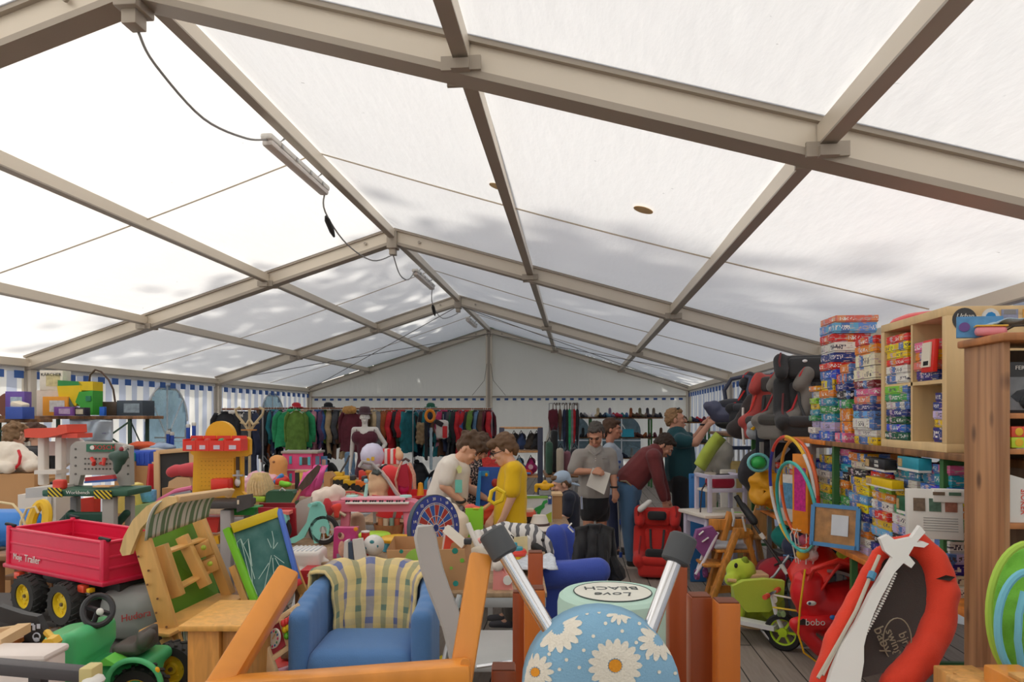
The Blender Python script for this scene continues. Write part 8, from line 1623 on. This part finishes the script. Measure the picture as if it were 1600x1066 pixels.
# man in maroon bending over red seat
loc,g=frame(1000,7.75);hd=head(g(1038,697,.0),74,46,1.04,'');nk=g(1025,703,.0);sn=g(1021,714,-.17);sf=g(1024,712,.17);en=g(1029,752,-.21);wn=g(1038,783,-.18);ef=g(1034,752,.18);wf=g(1044,784,.12);pv=g(978,757,0)
pr=[('c',nk,g(1031,700,0),.058,.056),('c',sn,sf,.066,.066),('c',g(1016,716,0),pv,.13,.135),('c',sn,en,.052,.045),('c',en,wn,.044,.031),('c',sf,ef,.052,.045),('c',ef,wf,.044,.031)]+fingers(wn,wn-en,(.2,-1,.1),55)+fingers(wf,wf-ef,(.2,1,.1),55)
hips=[g(980,766,-.09),g(983,766,.10)];kn=[g(981,818,-.12),g(992,816,.12)];an=[V((g(986,870,-.12).x,-.12,.085)),V((g(1000,870,.12).x,.12,.085))];pr+=legs(g,0,hips,kn,an,(1,-.1,0))
t,h,E=person('man in maroon sweater and blue jeans bending over the red child seat',loc,'#c48e74',pr,hd,hair=(SHORT(1.04,.006),.012,48),hairc='#33261d')
cloth('sweater',[('c',sn,sf,.085,.085),('c',g(1024,706,0),g(1014,718,0),.095,.15),('c',g(1014,718,0),g(984,752,0),.155,.165),('c',sn,en,.078,.064),('c',en,en.lerp(wn,.86),.062,.048),('c',sf,ef,.078,.064),('c',ef,ef.lerp(wf,.86),.062,.048)],'#6f2f30',t)
cloth('jeans',[('c',g(981,756,0),g(982,770,0),.155,.15)]+[('c',hp,k,.105,.078) for hp,k in zip(hips,kn)]+[('c',k,V((a.x,a.y,.12)),.078,.062) for k,a in zip(kn,an)],'#4b6d8e',t);b=MB();b.tube([g(970,752,-.12),g(978,752,-.165),g(990,762,-.15)],.018,6,flat=.5);b.build('belt',M('#8a7a60',.6),t);shoes(an,(1,-.1,0),'#2b2823',t,1.1)
t=child_seat('bright red child seat with black and white inserts held by the man in maroon',1026,892,7.35,.42,.72,('#c3261f','#c92a22','#8f1a18'),-.25,-.10);t.location=G(1026,7.22,.0);t['group']='child car seats on the floor'
[blob('black_insert',[b_],M('#242426',.8,'fab'),t,.012) for b_ in (('b',(0,-.12,.24),(.22,.10,.10),.03),('b',(0,.02,.62),(.20,.06,.10),.03))];blob('white_insert',[('c',(-.17,.0,.68),(-.08,.06,.76),.035,.03)],WHT,t,.012)
# man in teal reaching up
loc,g=frame(1062,8.05);hd=head(g(1056,656,.0),80,-4,1.06,'');nk=g(1054,672,.0);sn=g(1063,689,-.18);sf=g(1064,686,.18);en=g(1087,692,-.24);wn=g(1107,664,-.16);ef=g(1088,684,.14);wf=g(1102,660,.08);pv=g(1064,742,0)
pr=[('c',nk,g(1055,664,0),.06,.058),('c',sn,sf,.068,.068),('c',g(1062,700,0),pv,.14,.15),('c',sn,en,.056,.048),('c',en,wn,.047,.032),('c',sf,ef,.056,.048),('c',ef,wf,.047,.032)]+fingers(wn,(1,.2,.75),(-.6,-.8,.4),45)+fingers(wf,(1,-.2,.8),(-.6,.8,.4),45)
hips=[g(1063,752,-.09),g(1065,752,.09)];kn=[g(1064,815,-.10),g(1066,815,.10)];an=[V((k.x-.02,k.y,.085)) for k in kn];pr+=legs(g,0,hips,kn,an,(1,0,0))
t,h,E=person('man in teal t-shirt and black trousers reaching up to the infant carrier',loc,'#c8937a',pr,hd,hair=(SHORT(1.04,.008),.012,48),hairc='#8a6a48')
cloth('t_shirt',[('c',sn,sf,.088,.088),('c',g(1057,680,0),g(1061,694,0),.12,.165),('c',g(1061,694,0),g(1064,736,0),.17,.185),('c',g(1064,736,0),g(1064,742,0),.185,.18),('c',sn,sn.lerp(en,.50),.084,.076),('c',sf,sf.lerp(ef,.5),.082,.074)],'#1d4a52',t)
cloth('trousers',[('c',g(1064,742,0),g(1064,756,0),.165,.16)]+[('c',hp,k,.11,.085) for hp,k in zip(hips,kn)]+[('c',k,V((a.x,a.y,.12)),.085,.075) for k,a in zip(kn,an)],'#1f1f22',t);shoes(an,(1,0,0),'#2a2a2c',t,1.1)
b=MB();b.tube([wf.lerp(ef,.15)+V((.038*cos(a),.038*sin(a),0)) for a in [2*pi*k/14 for k in range(14)]],.011,6,closed=True);b.build('wrist_watch',BLACK,t)
b=MB();b.tube([h(-.06,-.02,.115),h(0,-.045,.122),h(.06,-.02,.115)],.010,6);b.build('sunglasses',BLACK,t)
# two people seen from behind at the left edge
for lab,px,py,zc,yaw,hc,sc,cl in (('person with curly light brown hair in black top, seen from behind at left edge',23,683,7.2,165,'#7d6144','#d3a68c','#2f2f31'),('person with dark brown hair behind the curly-haired one at left edge',55,680,7.7,120,'#4a3226','#cfa086','#2b2b2e')):
    loc,g=frame(px,zc);hd=head(g(px,py,0),yaw,5,1.0,'');nk=g(px+3,py+18,0);sr=g(px-22,py+28,.0);sl=g(px+32,py+28,.0);pv=g(px+4,py+100,.0);er=g(px-28,py+65,-.02);el=g(px+38,py+65,.02);wr=g(px-18,py+95,.15);wl=g(px+26,py+95,.15)
    pr=[('c',nk,g(px+1,py+10,0),.052,.05),('c',sr,sl,.06,.06),('c',g(px+4,py+40,0),pv,.13,.13),('c',sr,er,.048,.042),('c',er,wr,.04,.028),('c',sl,el,.048,.042),('c',el,wl,.04,.028)]+fingers(wr,wr-er,(0,0,1),40)+fingers(wl,wl-el,(0,0,1),40)
    kn=[g(px-8,py+170,0),g(px+14,py+170,0)];an=[V((k.x,k.y,.08)) for k in kn];pr+=legs(g,0,[g(px-8,py+110,0),g(px+14,py+110,0)],kn,an,(0,1,0),.95)
    t,h,E=person(lab,loc,sc,pr,hd,vox=.009,hair=((CURL(1.02) if yaw>150 else SHORT(1.08))+[((0,.08,-.02),(.066,.04,.06))],.022,28),hairc=hc)
    cloth('top',[('c',sr,sl,.078,.078),('c',g(px+4,py+34,0),pv,.14,.15),('c',sr,er,.07,.06),('c',sl,el,.07,.06)],cl,t);cloth('trousers',[('c',pv,g(px+4,py+110,0),.15,.14)]+[('c',hp,k,.1,.08) for hp,k in zip((g(px-8,py+110,0),g(px+14,py+110,0)),kn)]+[('c',k,V((a.x,a.y,.11)),.08,.07) for k,a in zip(kn,an)],'#3a3d44',t);shoes(an,(0,1,0),'#4a4a4a',t)
# ---------------- clothes rails at the back
CLO=M('#ffffff',.85,'obj',v=.25,s=9)
CC={'black':'#26262a','navy':'#252c45','blue':'#38598f','denim':'#5b7d9e','teal':'#1f6a72','green':'#2f9a63','olive green':'#5f7f34','dark green':'#24503c','grey':'#7d7d7e','dark grey':'#45464a','white':'#d3cec6','beige':'#b39c78','taupe':'#6f6152','brown':'#5b4030','rust':'#8f4a22','red':'#b3242c','burgundy':'#5e1f2c','pink':'#c98a98','fuchsia':'#b02f5a','purple':'#5d4466','orange':'#c9782c','yellow':'#c9a52a'}
def garment_mesh(seed,L,hood):
    rr=random.Random(seed);b=MB()
    def tor(u,v):
        a=2*pi*u;w=(.07+.17*min(1,v/.10)**.6)*(1+.12*v) if v<.1 else .24*(1+.14*v);th=.034+.025*v+.012*sin(a*5+seed+v*4)*v
        z=-.03-(L)*v-.03*(0 if v>.12 else abs(cos(a))*(v/.12)) ;return (th*sin(a)+.012*sin(v*9+seed),w*cos(a)*(1+.05*sin(a*3+seed)),z-.02*sin(a*4+seed)*v)
    b.grid(tor,24,14)
    body=b.mesh('garment_body',CLO,3);out=[body]
    for s in(-1,1):
        b=MB();b.tube([(0,s*.19,-.06),(.01,s*.255,-.16),(.02*s,s*.28,-.36),(.03,s*.275,-.36-.22*L),(.02,s*.27,-.40-.30*L)],[.05,.065,.058,.05,.05],9,flat=.8);out.append(b.mesh('garment_sleeve',CLO,2))
    b=MB()
    b.tube([(.06*cos(a),.075*sin(a),-.03) for a in [2*pi*k/12 for k in range(12)]],.03 if hood else .016,6,closed=True);out.append(b.mesh('garment_collar',CLO,2))
    return out
b=MB();b.tube([(0,-.20,-.09),(0,-.02,-.01),(0,.02,-.01),(0,.20,-.09)],.008,5);b.tube([(0,0,-.01),(0,0,.03),(0,.02,.05),(0,.035,.03)],.004,5);HG=b.mesh('clothes_hanger',M('#d8d2c8',.5),1)
GM=[garment_mesh(i,L,i%3==0) for i,L in enumerate((.55,.75,.95,.65,1.05,.85))]
def garment(lab,px,zc,zr,ci,k,rz,grp):
    p=G(px,zc,zr);t=T('garment',lab,'clothing',p,(0,0,TH+rz),grp)
    for me,nm in zip(GM[k],('body','sleeve','sleeve','collar')):
        o=link(nm,me,t);q=R.uniform(.85,1.15);c=col(CC[ci]);o.color=(*[min(1,x*q) for x in c],1)
    link('hanger',HG,t);return t
def rail(lab,x0,x1,zc,z,zc2=None):
    a=G(x0,zc,z);c=G(x1,zc2 or zc,z);t=T('clothes_rail',lab,'clothes rail',V((a.x,a.y,0)),(0,0,0),'clothes rails at the back');d=c-a;d.z=0
    b=MB();b.tube([(0,0,z),(d.x,d.y,z)],.017,8);b.build('rail',M('#8a5a40',.5),t)
    for q in(V((0,0,0)),d):
        MB().tube([(q.x,q.y,0),(q.x,q.y,z+.02)],.016,8).build('post',STEEL,t);MB().beam((q.x,q.y-.3,.02),(q.x,q.y+.3,.02),.04,.03).build('foot',STEEL,t)
ZR=1.80
rail('clothes rail at the back left, carrying the green jackets',398,545,14.2,ZR);rail('clothes rail behind the mannequin',548,645,14.6,ZR);rail('clothes rail left of the gable post',648,768,15.0,ZR);rail('short near rail at the left with dark jackets',347,410,11.6,1.76)
seq1='brown black rust black navy teal denim black dark_green pink grey pink white red burgundy orange grey beige navy purple pink blue purple olive_green black beige brown black dark_grey taupe beige black'
seq2='burgundy black beige brown beige grey beige taupe rust rust red black red dark_green teal'
seq3='black navy denim black grey teal navy fuchsia black brown black black teal pink fuchsia brown black dark_grey navy black dark_green burgundy red navy blue denim red burgundy olive_green black black navy denim dark_grey brown black burgundy red'
cnt={}
for rn,x0,x1,zc,seq in (('back left rail',404,543,14.2,seq1),('rail behind the mannequin',552,642,14.6,seq2),('rail by the gable post',650,766,15.0,seq3)):
    it=[s.replace('_',' ') for s in seq.split()];n=len(it)
    tot={c:it.count(c) for c in it};seen={}
    for i,c in enumerate(it):
        seen[c]=seen.get(c,0)+1;px=x0+(x1-x0)*(i+.5)/n
        w=f'{ordn(seen[c])} {c} garment from the left' if tot[c]>1 else f'the only {c} garment'
        garment(f'{w} on the {rn}',px,zc+R.uniform(-.05,.05),ZR-.02,c,R.randrange(6),R.uniform(-.35,.35)+(.3 if px<600 else -.35),'clothes on the '+rn)
for i,(px,c,k,lab) in enumerate(((353,'black',1,'olive black jacket facing front on the short left rail'),(366,'white',0,'pale shirt on the short left rail'),(378,'dark grey',1,'dark grey jacket on the short left rail'),(392,'navy',4,'long navy coat on the short left rail'))):
    garment(lab,px,11.5-.02*i,1.74,c,k,pi/2-.35 if i<2 else pi/2-.9,'clothes on the short left rail')
t=garment('bright green jacket with white lining facing front on the back left rail',459,13.8,1.79,'green',3,pi/2,None);t.scale=(1,1.35,1.1)
t=garment('olive green ruffled jacket hung over the bright green jacket',463,13.6,1.77,'olive green',1,pi/2,None);t.scale=(1,.75,1.0)
t=garment('burgundy padded coat with tan fur hood left of the mannequin',549,13.3,1.76,'burgundy',1,pi/2-.5,None);blob('fur_hood',[('c',(-.05,-.08,0),(-.05,.08,0),.075,.075)],M('#b8894a',.95,'fab'),t,.014,nz=.02,ns=30)
def simple(nm,lab,cat,px0,py0,px1,py1,zc,c,rx=.5,nz=.02):
    t,g=PG(nm,lab,cat,(px0+px1)/2,py1,zc,0);t.location.z=W(0,py1,zc).z;w=(px1-px0)/F*zc;h=(py1-py0)/F*zc
    blob('body',[('b',(0,0,h/2),(w,w*rx,h),min(w,h)*.25)],M(c,.95,'fab',s=16,v=.3),t,.014,nz=nz,ns=16);return t
simple('fur_coat','brown grey fur coat hanging at the front of the gable post rail','clothing',650,660,664,695,14.3,'#8a7456',.5,.03)
t=simple('ski_jacket','red, white and black ski jacket facing front on gable post rail','clothing',681,656,701,686,14.2,'#c9c3bd',.5,.01);w=20/F*14.2
MB().box((.06,-.07,.14),(w*.36,.05,.24),0,.01).build('red_panel',M('#c22a2e',.8,'fab'),t);MB().box((-.06,-.06,.32),(w*.7,.06,.10),0,.02,e=(0,.5,0)).build('black_panel',M('#2a2024',.8,'fab'),t)
MB().tube([(.02,0,.39),(.02,0,.50)],.006,6).build('hanger',STEEL,t)
simple('scarf','long black scarf on the gable post rail','clothing',663,660,669,720,14.1,'#232326',.5,.01);simple('scarf','pale blue denim scarf hanging beside black scarf','clothing',671,668,676,735,14.15,'#9fb3bd',.5,.01)
t=T('hair_band','orange yellow ring ornament hanging on the gable post rail','ring',W(672,650,14.0),(0,0,TH));MB().tube([(.085*cos(a),0,.11*sin(a)) for a in [2*pi*k/20 for k in range(20)]],.03,8,closed=True).build('ring',M('#e58a1f',.5),t);MB().tube([(.0,.0,.1),(0,.02,.18)],.006,5).build('hook',STEEL,t)
for lab,px,py,zc,c,nm in (('green knit hat on top of the gable post rail',673,640,14.4,'#1f5a44','hat'),('red flower hat on top of the back left rail',463,642,14.2,'#c02a34','hat'),('wide black hat on top of the back left rail',513,640,14.0,'#1f1f22','hat')):
    t=T(nm,lab,'hat',W(px,py,zc),(0,0,TH));t.location.z=ZR+.018;MB().lathe([(0,0),(.14,0),(.13,.015),(.09,.02),(.085,.07),(.05,.10),(0,.105)],18).build('crown',M(c,.9,'fab'),t,sm=1)
t,g=PG('coat_stand','bent pale wood coat stand at the left end of the clothes','coat stand',390,760,10.6,0);WD=M('#c9b48c',.5)
MB().tube([g(390,640),(g(390,0).x,0,.02)],.022,8).build('post',WD,t)
for s in(-1,1): MB().tube([g(390,675),g(390+s*10,660),g(390+s*20,648),g(390+s*22,640),g(390+s*15,637)],.02,8).build('hook_arm',WD,t);MB().tube([g(390,655,-.05),g(390+s*6,664,-.1),g(390+s*14,660,-.1)],.018,8).build('hook_arm',WD,t)
MB().lathe([(0,0),(.25,0),(.22,.04),(0,.05)],20,0,(g(390,0).x,0,0)).build('foot',WD,t);MB().box(g(389,672,-.12),(.22,.05,.02)).build('hanger_bar',M('#c98a4a',.6),t)
t,g=PG('plastic_sheet','crumpled black plastic sheet behind the orange tan bear','sheet',430,745,9.6,0);b=MB()
for i in range(9): a=pi*(.15+.7*i/8);b.add([g(430,738),g(430-24*cos(a)-1.2,730-26*sin(a),.0),g(430-24*cos(a)+1.2,730-26*sin(a),.05)],[(0,1,2)])
b.grid(lambda u,v:g(408+44*u,738-(28*sin(pi*u))*v,.06+.03*sin(u*40)),24,6,0,.006);b.build('film',M('#2f3234',.25),t,sm=.3);MB().box((0,.1,g(0,738).z/2),(.35,.1,g(0,738).z)).build('bale',M('#4a4542',.8),t)
# mannequin
t,g=PG('mannequin','white mannequin in maroon slip dress and felt hat, hand on hip','mannequin',570,800,12.0,0);MW=M('#dcd7d0',.4,v=.02)
hd=head(g(570,652,0),8,0,1.0,'');P_,x_,h,E=hd
pr=P_+[('c',g(570,668,0),g(570,660,0),.05,.048),('c',g(554,672,0),g(587,672,0),.055,.055),('c',g(570,680,.0),g(570,715,.0),.12,.10),('c',g(570,715,.0),g(570,735,0),.11,.14),('c',g(553,673,0),g(550,704,.02),.045,.038),('c',g(550,704,.02),g(547,733,-.02),.037,.026),('c',g(588,673,0),g(602,694,.05),.045,.038),('c',g(602,694,.05),g(591,712,-.04),.037,.026)]+fingers(g(547,733,-.02),(-.1,-.1,-1),(-.9,-.3,0),15)+fingers(g(591,712,-.04),(-1,-.3,-.4),(0,-1,.3),20)
pr+=legs(g,0,[g(564,740,0),g(577,740,0)],[V((g(564,0).x,0,.5)),V((g(577,0).x,0,.5))],[V((g(564,0).x,.02,.09)),V((g(577,0).x,.02,.09))],(0,-1,0))
blob('figure',pr,MW,t,.009,sm=3);DRS=M('#57202f',.75,'fab')
blob('slip_dress',[('c',g(560,684,-.01),g(580,684,-.01),.125,.125),('c',g(570,690,0),g(570,716,0),.14,.125),('c',g(570,716,0),g(570,735,0),.125,.17),('c',g(570,735,0),g(571,768,0),.17,.20)],DRS,t,.013,nz=.008)
for x0,x1 in((558,557),(582,585)): MB().tube([g(x0,685,-.125),g(x1,672,-.07),g(x1,669,.0)],.006,5).build('dress_strap',DRS,t)
MB().lathe([(0,.02),(.125,.0),(.13,.012),(.098,.03),(.095,.10),(.07,.135),(0,.14)],28,0,h(0,.01,.045),'z').build('felt_hat',M('#4d343a',.9,'fab'),t,sm=1)
MB().lathe([(0,0),(.2,0),(.19,.02),(0,.025)],24,0,(g(570,0).x,0,0)).build('stand_base',STEEL,t);MB().tube([g(583,690,-.08),g(585,712,-.12),g(584,735,-.16)],.008,6).build('bag_strap',BLACK,t)
simple('denim_skirt','pale denim skirt hanging beside the mannequin arm','clothing',538,706,555,750,12.4,'#6f8fae',.4,.01)
# shoe shelves and umbrellas at the right of the gable
def shoe_rack(lab,x0,x1,zc,ys,grp,seqs,rg):
    a=G(x0,zc);c=G(x1,zc);w=(c-a).length;t=T('shoe_rack',lab,'shelf',a.lerp(c,.5),(0,0,TH));zs=[H+(650-y)*zc/F for y in ys]
    for z in zs: MB().box((0,.15,z-.02),(w,.34,.03),0,.004).build('shelf_board',BRN,t)
    for s in(-1,1):
        b=MB()
        for y in(0,.30): b.box((s*w*.36,y,zs[0]/2-.02),(.04,.04,zs[0]-.04))
        for z in zs: b.box((s*w*.36,.15,z-.05),(.03,.3,.03))
        b.build('leg_frame',GRN,t)
    for z,seq,rowname in zip(zs,seqs,rg):
        it=seq.split();n=len(it);tot={k:it.count(k) for k in it};seen={}
        for i,cn in enumerate(it):
            seen[cn]=seen.get(cn,0)+1;nm=cn.replace('_',' ');l=f'{ordn(seen[cn])} {nm} shoe from the left on the {rowname}' if tot[cn]>1 else f'the only {nm} shoe on the {rowname}'
            xx=-w/2+.06+(w-.12)*i/(n-1);o=T('shoe',l,'shoe',t.location+EU((0,0,TH)).to_matrix()@V((xx,.0,z-.004)),(0,0,TH+R.uniform(-.5,.5)),'shoes on the racks');hh=R.choice((.0,.0,.05,.10))
            c=[min(1,q*R.uniform(.8,1.2)) for q in col(CC.get(nm,'#26262a'))]
            x=link('upper',SHM[1 if hh>.06 else 0],o);x.color=(*c,1);x=link('sole',SOL,o);x.color=(*[q*.4 for q in c],1)
SHM=[bmesh_of([('c',(0,.07,.05),(0,-.09,.035),.045,.034),('c',(0,.08,.05),(0,.09,.05+h_),.04,.036)],.014,4) for h_ in(.03,.14)]
for m_ in SHM:
    m_.materials.clear();m_.materials.append(CLO);m_.polygons.foreach_set('use_smooth',[True]*len(m_.polygons))
SOL=MB().prism([(x*.044,y) for x,y in((-1,-.13),(1,-.13),(.9,.13),(-.9,.13))],.02,0,'z',.010).mesh('shoe_sole',CLO,.5)
shoe_rack('three-tier shoe rack on green legs in front of the gable',905,1036,16.2,(652,683,715),0,('black grey white white beige black navy denim grey red fuchsia teal blue rust brown brown taupe taupe dark_grey taupe dark_grey black','black black grey rust black black brown rust beige black brown brown rust brown burgundy brown','black black brown navy navy black navy grey white white navy black'),('top tier of the gable shoe rack','middle tier of the gable shoe rack','bottom tier of the gable shoe rack'))
shoe_rack('two-tier shoe rack on green legs by the right rear corner',1046,1118,14.6,(659,692),0,('black black grey brown beige navy red burgundy pink white','grey black navy brown dark_grey black'),('top tier of the right corner rack','lower tier of the right corner rack'))
t=T('toiletry_bag','turquoise printed bag on the middle tier of the shoe rack','bag',W(981,683,16.0),(0,0,TH));MB().prism([(-.14,0),(.14,0),(.12,.18),(-.10,.18)],.08).build('bag_body',M('#2a97b0',.6),t);MB().tube([(-.06,0,.18),(-.14,0,.30)],.012,6).build('strap',WHT,t)
a=G(858,15.2);t=T('umbrella_rail','low rail carrying the hanging umbrellas','rail',V((a.x,a.y,0)),(0,0,TH));w=46/F*15.2;MB().tube([(0,0,1.92),(w,0,1.92)],.012,6).build('rail',STEEL,t)
for x in(0,w): MB().tube([(x,0,0),(x,0,1.92)],.014,6).build('post',STEEL,t)
for i,(px,c,L) in enumerate(((864,'burgundy',.85),(869,'burgundy',.7),(875,'brown',.8),(882,'navy',.95),(886,'black',1.0),(890,'green',1.0),(894,'grey',.95),(897,'red',.85),(902,'black',.9))):
    t=T('umbrella',f'{["wide folded burgundy","slim folded burgundy","folded brown","folded navy","long folded black","folded green","folded grey","folded red","last black"][i]} umbrella hanging near the shoe racks','umbrella',G(px,15.15,1.90),(0,0,TH+i),'umbrellas by the shoe racks');o=MB().lathe([(.0,-L),(.012,-L+.02),(.03,-L*.8),(.05 if i else .11,-L*.35),(.035 if i else .10,-.14),(.012,-.10),(0,-.10)],9).build('canopy',CLO,t);o.color=(*col(CC[c]),1);MB().tube([(0,0,-.12),(0,0,0),(.03,0,.03),(.055,0,-.02)],.010,6).build('handle',M('#4a3426',.5),t)
t,g=PG('folded_parasol','cream slatted folding fan screen hanging below the umbrellas','screen',861,690,15.6,0);b=MB()
for i in range(9): b.beam(g(853+i*2.0,690),g(860+i*1.2,664),.014,.014)
b.build('slat',M('#b9ad94',.7),t);MB().box((0,.03,g(0,690).z/2),(.3,.04,g(0,690).z)).build('support',M('#6a6258',.8),t)
# open shelf with dark posts and bags
t,g=PG('open_shelf','open shelf with dark blue posts and wooden boards behind the boy in yellow','shelf',815,870,8.4,0);PO=M('#2f3348',.5);SB=M('#b98a5c',.5,'wood')
for x in(784,844):
    for d in(0,.30): q=g(x,668,d);MB().box((q.x,q.y,q.z/2),(.062,.062,q.z),0,.004).build('post',PO,t)
tiers=[g(0,y).z for y in(669,706,745)];w=66/F*8.4;xm=g(814,0).x
for z in tiers: MB().box((xm,.15,z),(w,.36,.022),0,.003).build('shelf_board',SB,t)
L0=t.location.copy()
def onsh(nm,lab,cat,px,z,prims,c,d=.12,nz=.012):
    o=T(nm,lab,cat,G(px,8.4+d,0),(0,0,TH));o.location.z=z+.012;blob('body',prims,M(c,.85,'fab',v=.3,s=20),o,.012,nz=nz,ns=18);return o
for px,z,c,lab in ((803,tiers[1],'#2a2c34','black sports shoe pile on the middle board of the open shelf'),(814,tiers[1],'#2c3f66','navy rucksack on the middle board of the open shelf'),(829,tiers[1],'#3a3530','dark brown bag on the middle board of the open shelf'),(838,tiers[1],'#24262c','black helmet on the middle board of the open shelf'),(811,tiers[2],'#6f95b0','pale blue bottle bag on the lower board of the open shelf'),(829,tiers[2],'#a82a6a','magenta bag with round badge on the lower board of open shelf')):
    o=onsh('bag',lab,'bag',px,z,[('c',(-.03,0,.06),(.03,.02,.07),.06,.06),('c',(0,0,.10),(.02,0,.17),.055,.045)],c)
    MB().tube([(-.04,-.05,.15),(0,-.07,.24),(.05,-.05,.15)],.008,6).build('strap',M('#1f1f22',.7),o)
    if 'badge' in lab: MB().lathe([(0,-.004),(.03,-.004),(.03,.004),(0,.004)],16,0,(0,-.065,.10),'y').build('badge',M('#c9a0b0',.5),o)
o=onsh('bag','bright orange red tent bag leaning out of the open shelf','bag',816,tiers[2],[('c',(-.08,-.1,.16),(.0,-.12,.05),.03,.045),('c',(0,-.12,.05),(.10,-.1,.03),.045,.03),('c',(-.08,-.1,.05),(.04,-.1,.04),.04,.04)],'#d8401f');MB().tube([(.04,-.15,.03),(.1,-.16,.03)],.015,6).build('blue_cord',M('#4a6fa8',.6),o)
# table with boxes and bags behind it
trestle('dark table with books and bags right of the open shelf',850,905,9.4,10.4,.85,BRN)
for px,py0,py1,zc,c,nm,lab in ((858,690,742,9.6,'#3a5a4a','bag','dark green bag on the table right of the open shelf'),(866,672,742,10.0,'#1f2022','bag','long black holdall on top of the table behind open shelf'),(875,700,742,9.5,'#b7ab98','carton','carton of books on the table right of the open shelf'),(886,705,742,9.7,'#8a5a64','bag','dusty pink bag on the table below the umbrellas'),(897,700,742,9.9,'#2b2d33','bag','black bag at the right end of the table below umbrellas')):
    t,g=PG(nm,lab,nm,px,py1,zc,0);t.location.z=.851;h=H+(650-py0)*zc/F-.851;w=11/F*zc;blob('body',[('b',(0,0,h/2),(w,.2,h),.03)],M(c,.85,'fab',v=.25),t,.016,nz=.012 if nm=='bag' else 0);MB().tube([(-w*.3,-.08,h),(0,-.1,h+.06),(w*.3,-.08,h)],.008,6).build('handle',BLACK,t)
# dark heap of coats under the rails
for i,(px,c,lab) in enumerate(((640,'#1f2024','black bin bag under the clothes behind red tub'),(700,'#23252a','dark bag of clothes under the gable post rail'),(600,'#3a3c42','grey bag of clothes under the rail behind mannequin'),(500,'#222327','black bag of clothes under the back left rail'),(735,'#1d1e22','black clothes sack right of the gable post rail'))):
    t,g=PG('clothes_bag',lab,'bag',px,800,14.9,0);blob('body',[('e',(0,0,.30),(.42,.26,.30)),('e',(.15,0,.5),(.22,.2,.16))],M(c,.6,v=.2),t,.03,nz=.05,ns=6);MB().ell((.15,0,.68),(.06,.05,.05)).build('knot',M(c,.6),t)
bpy.data.scenes.remove(_S2)
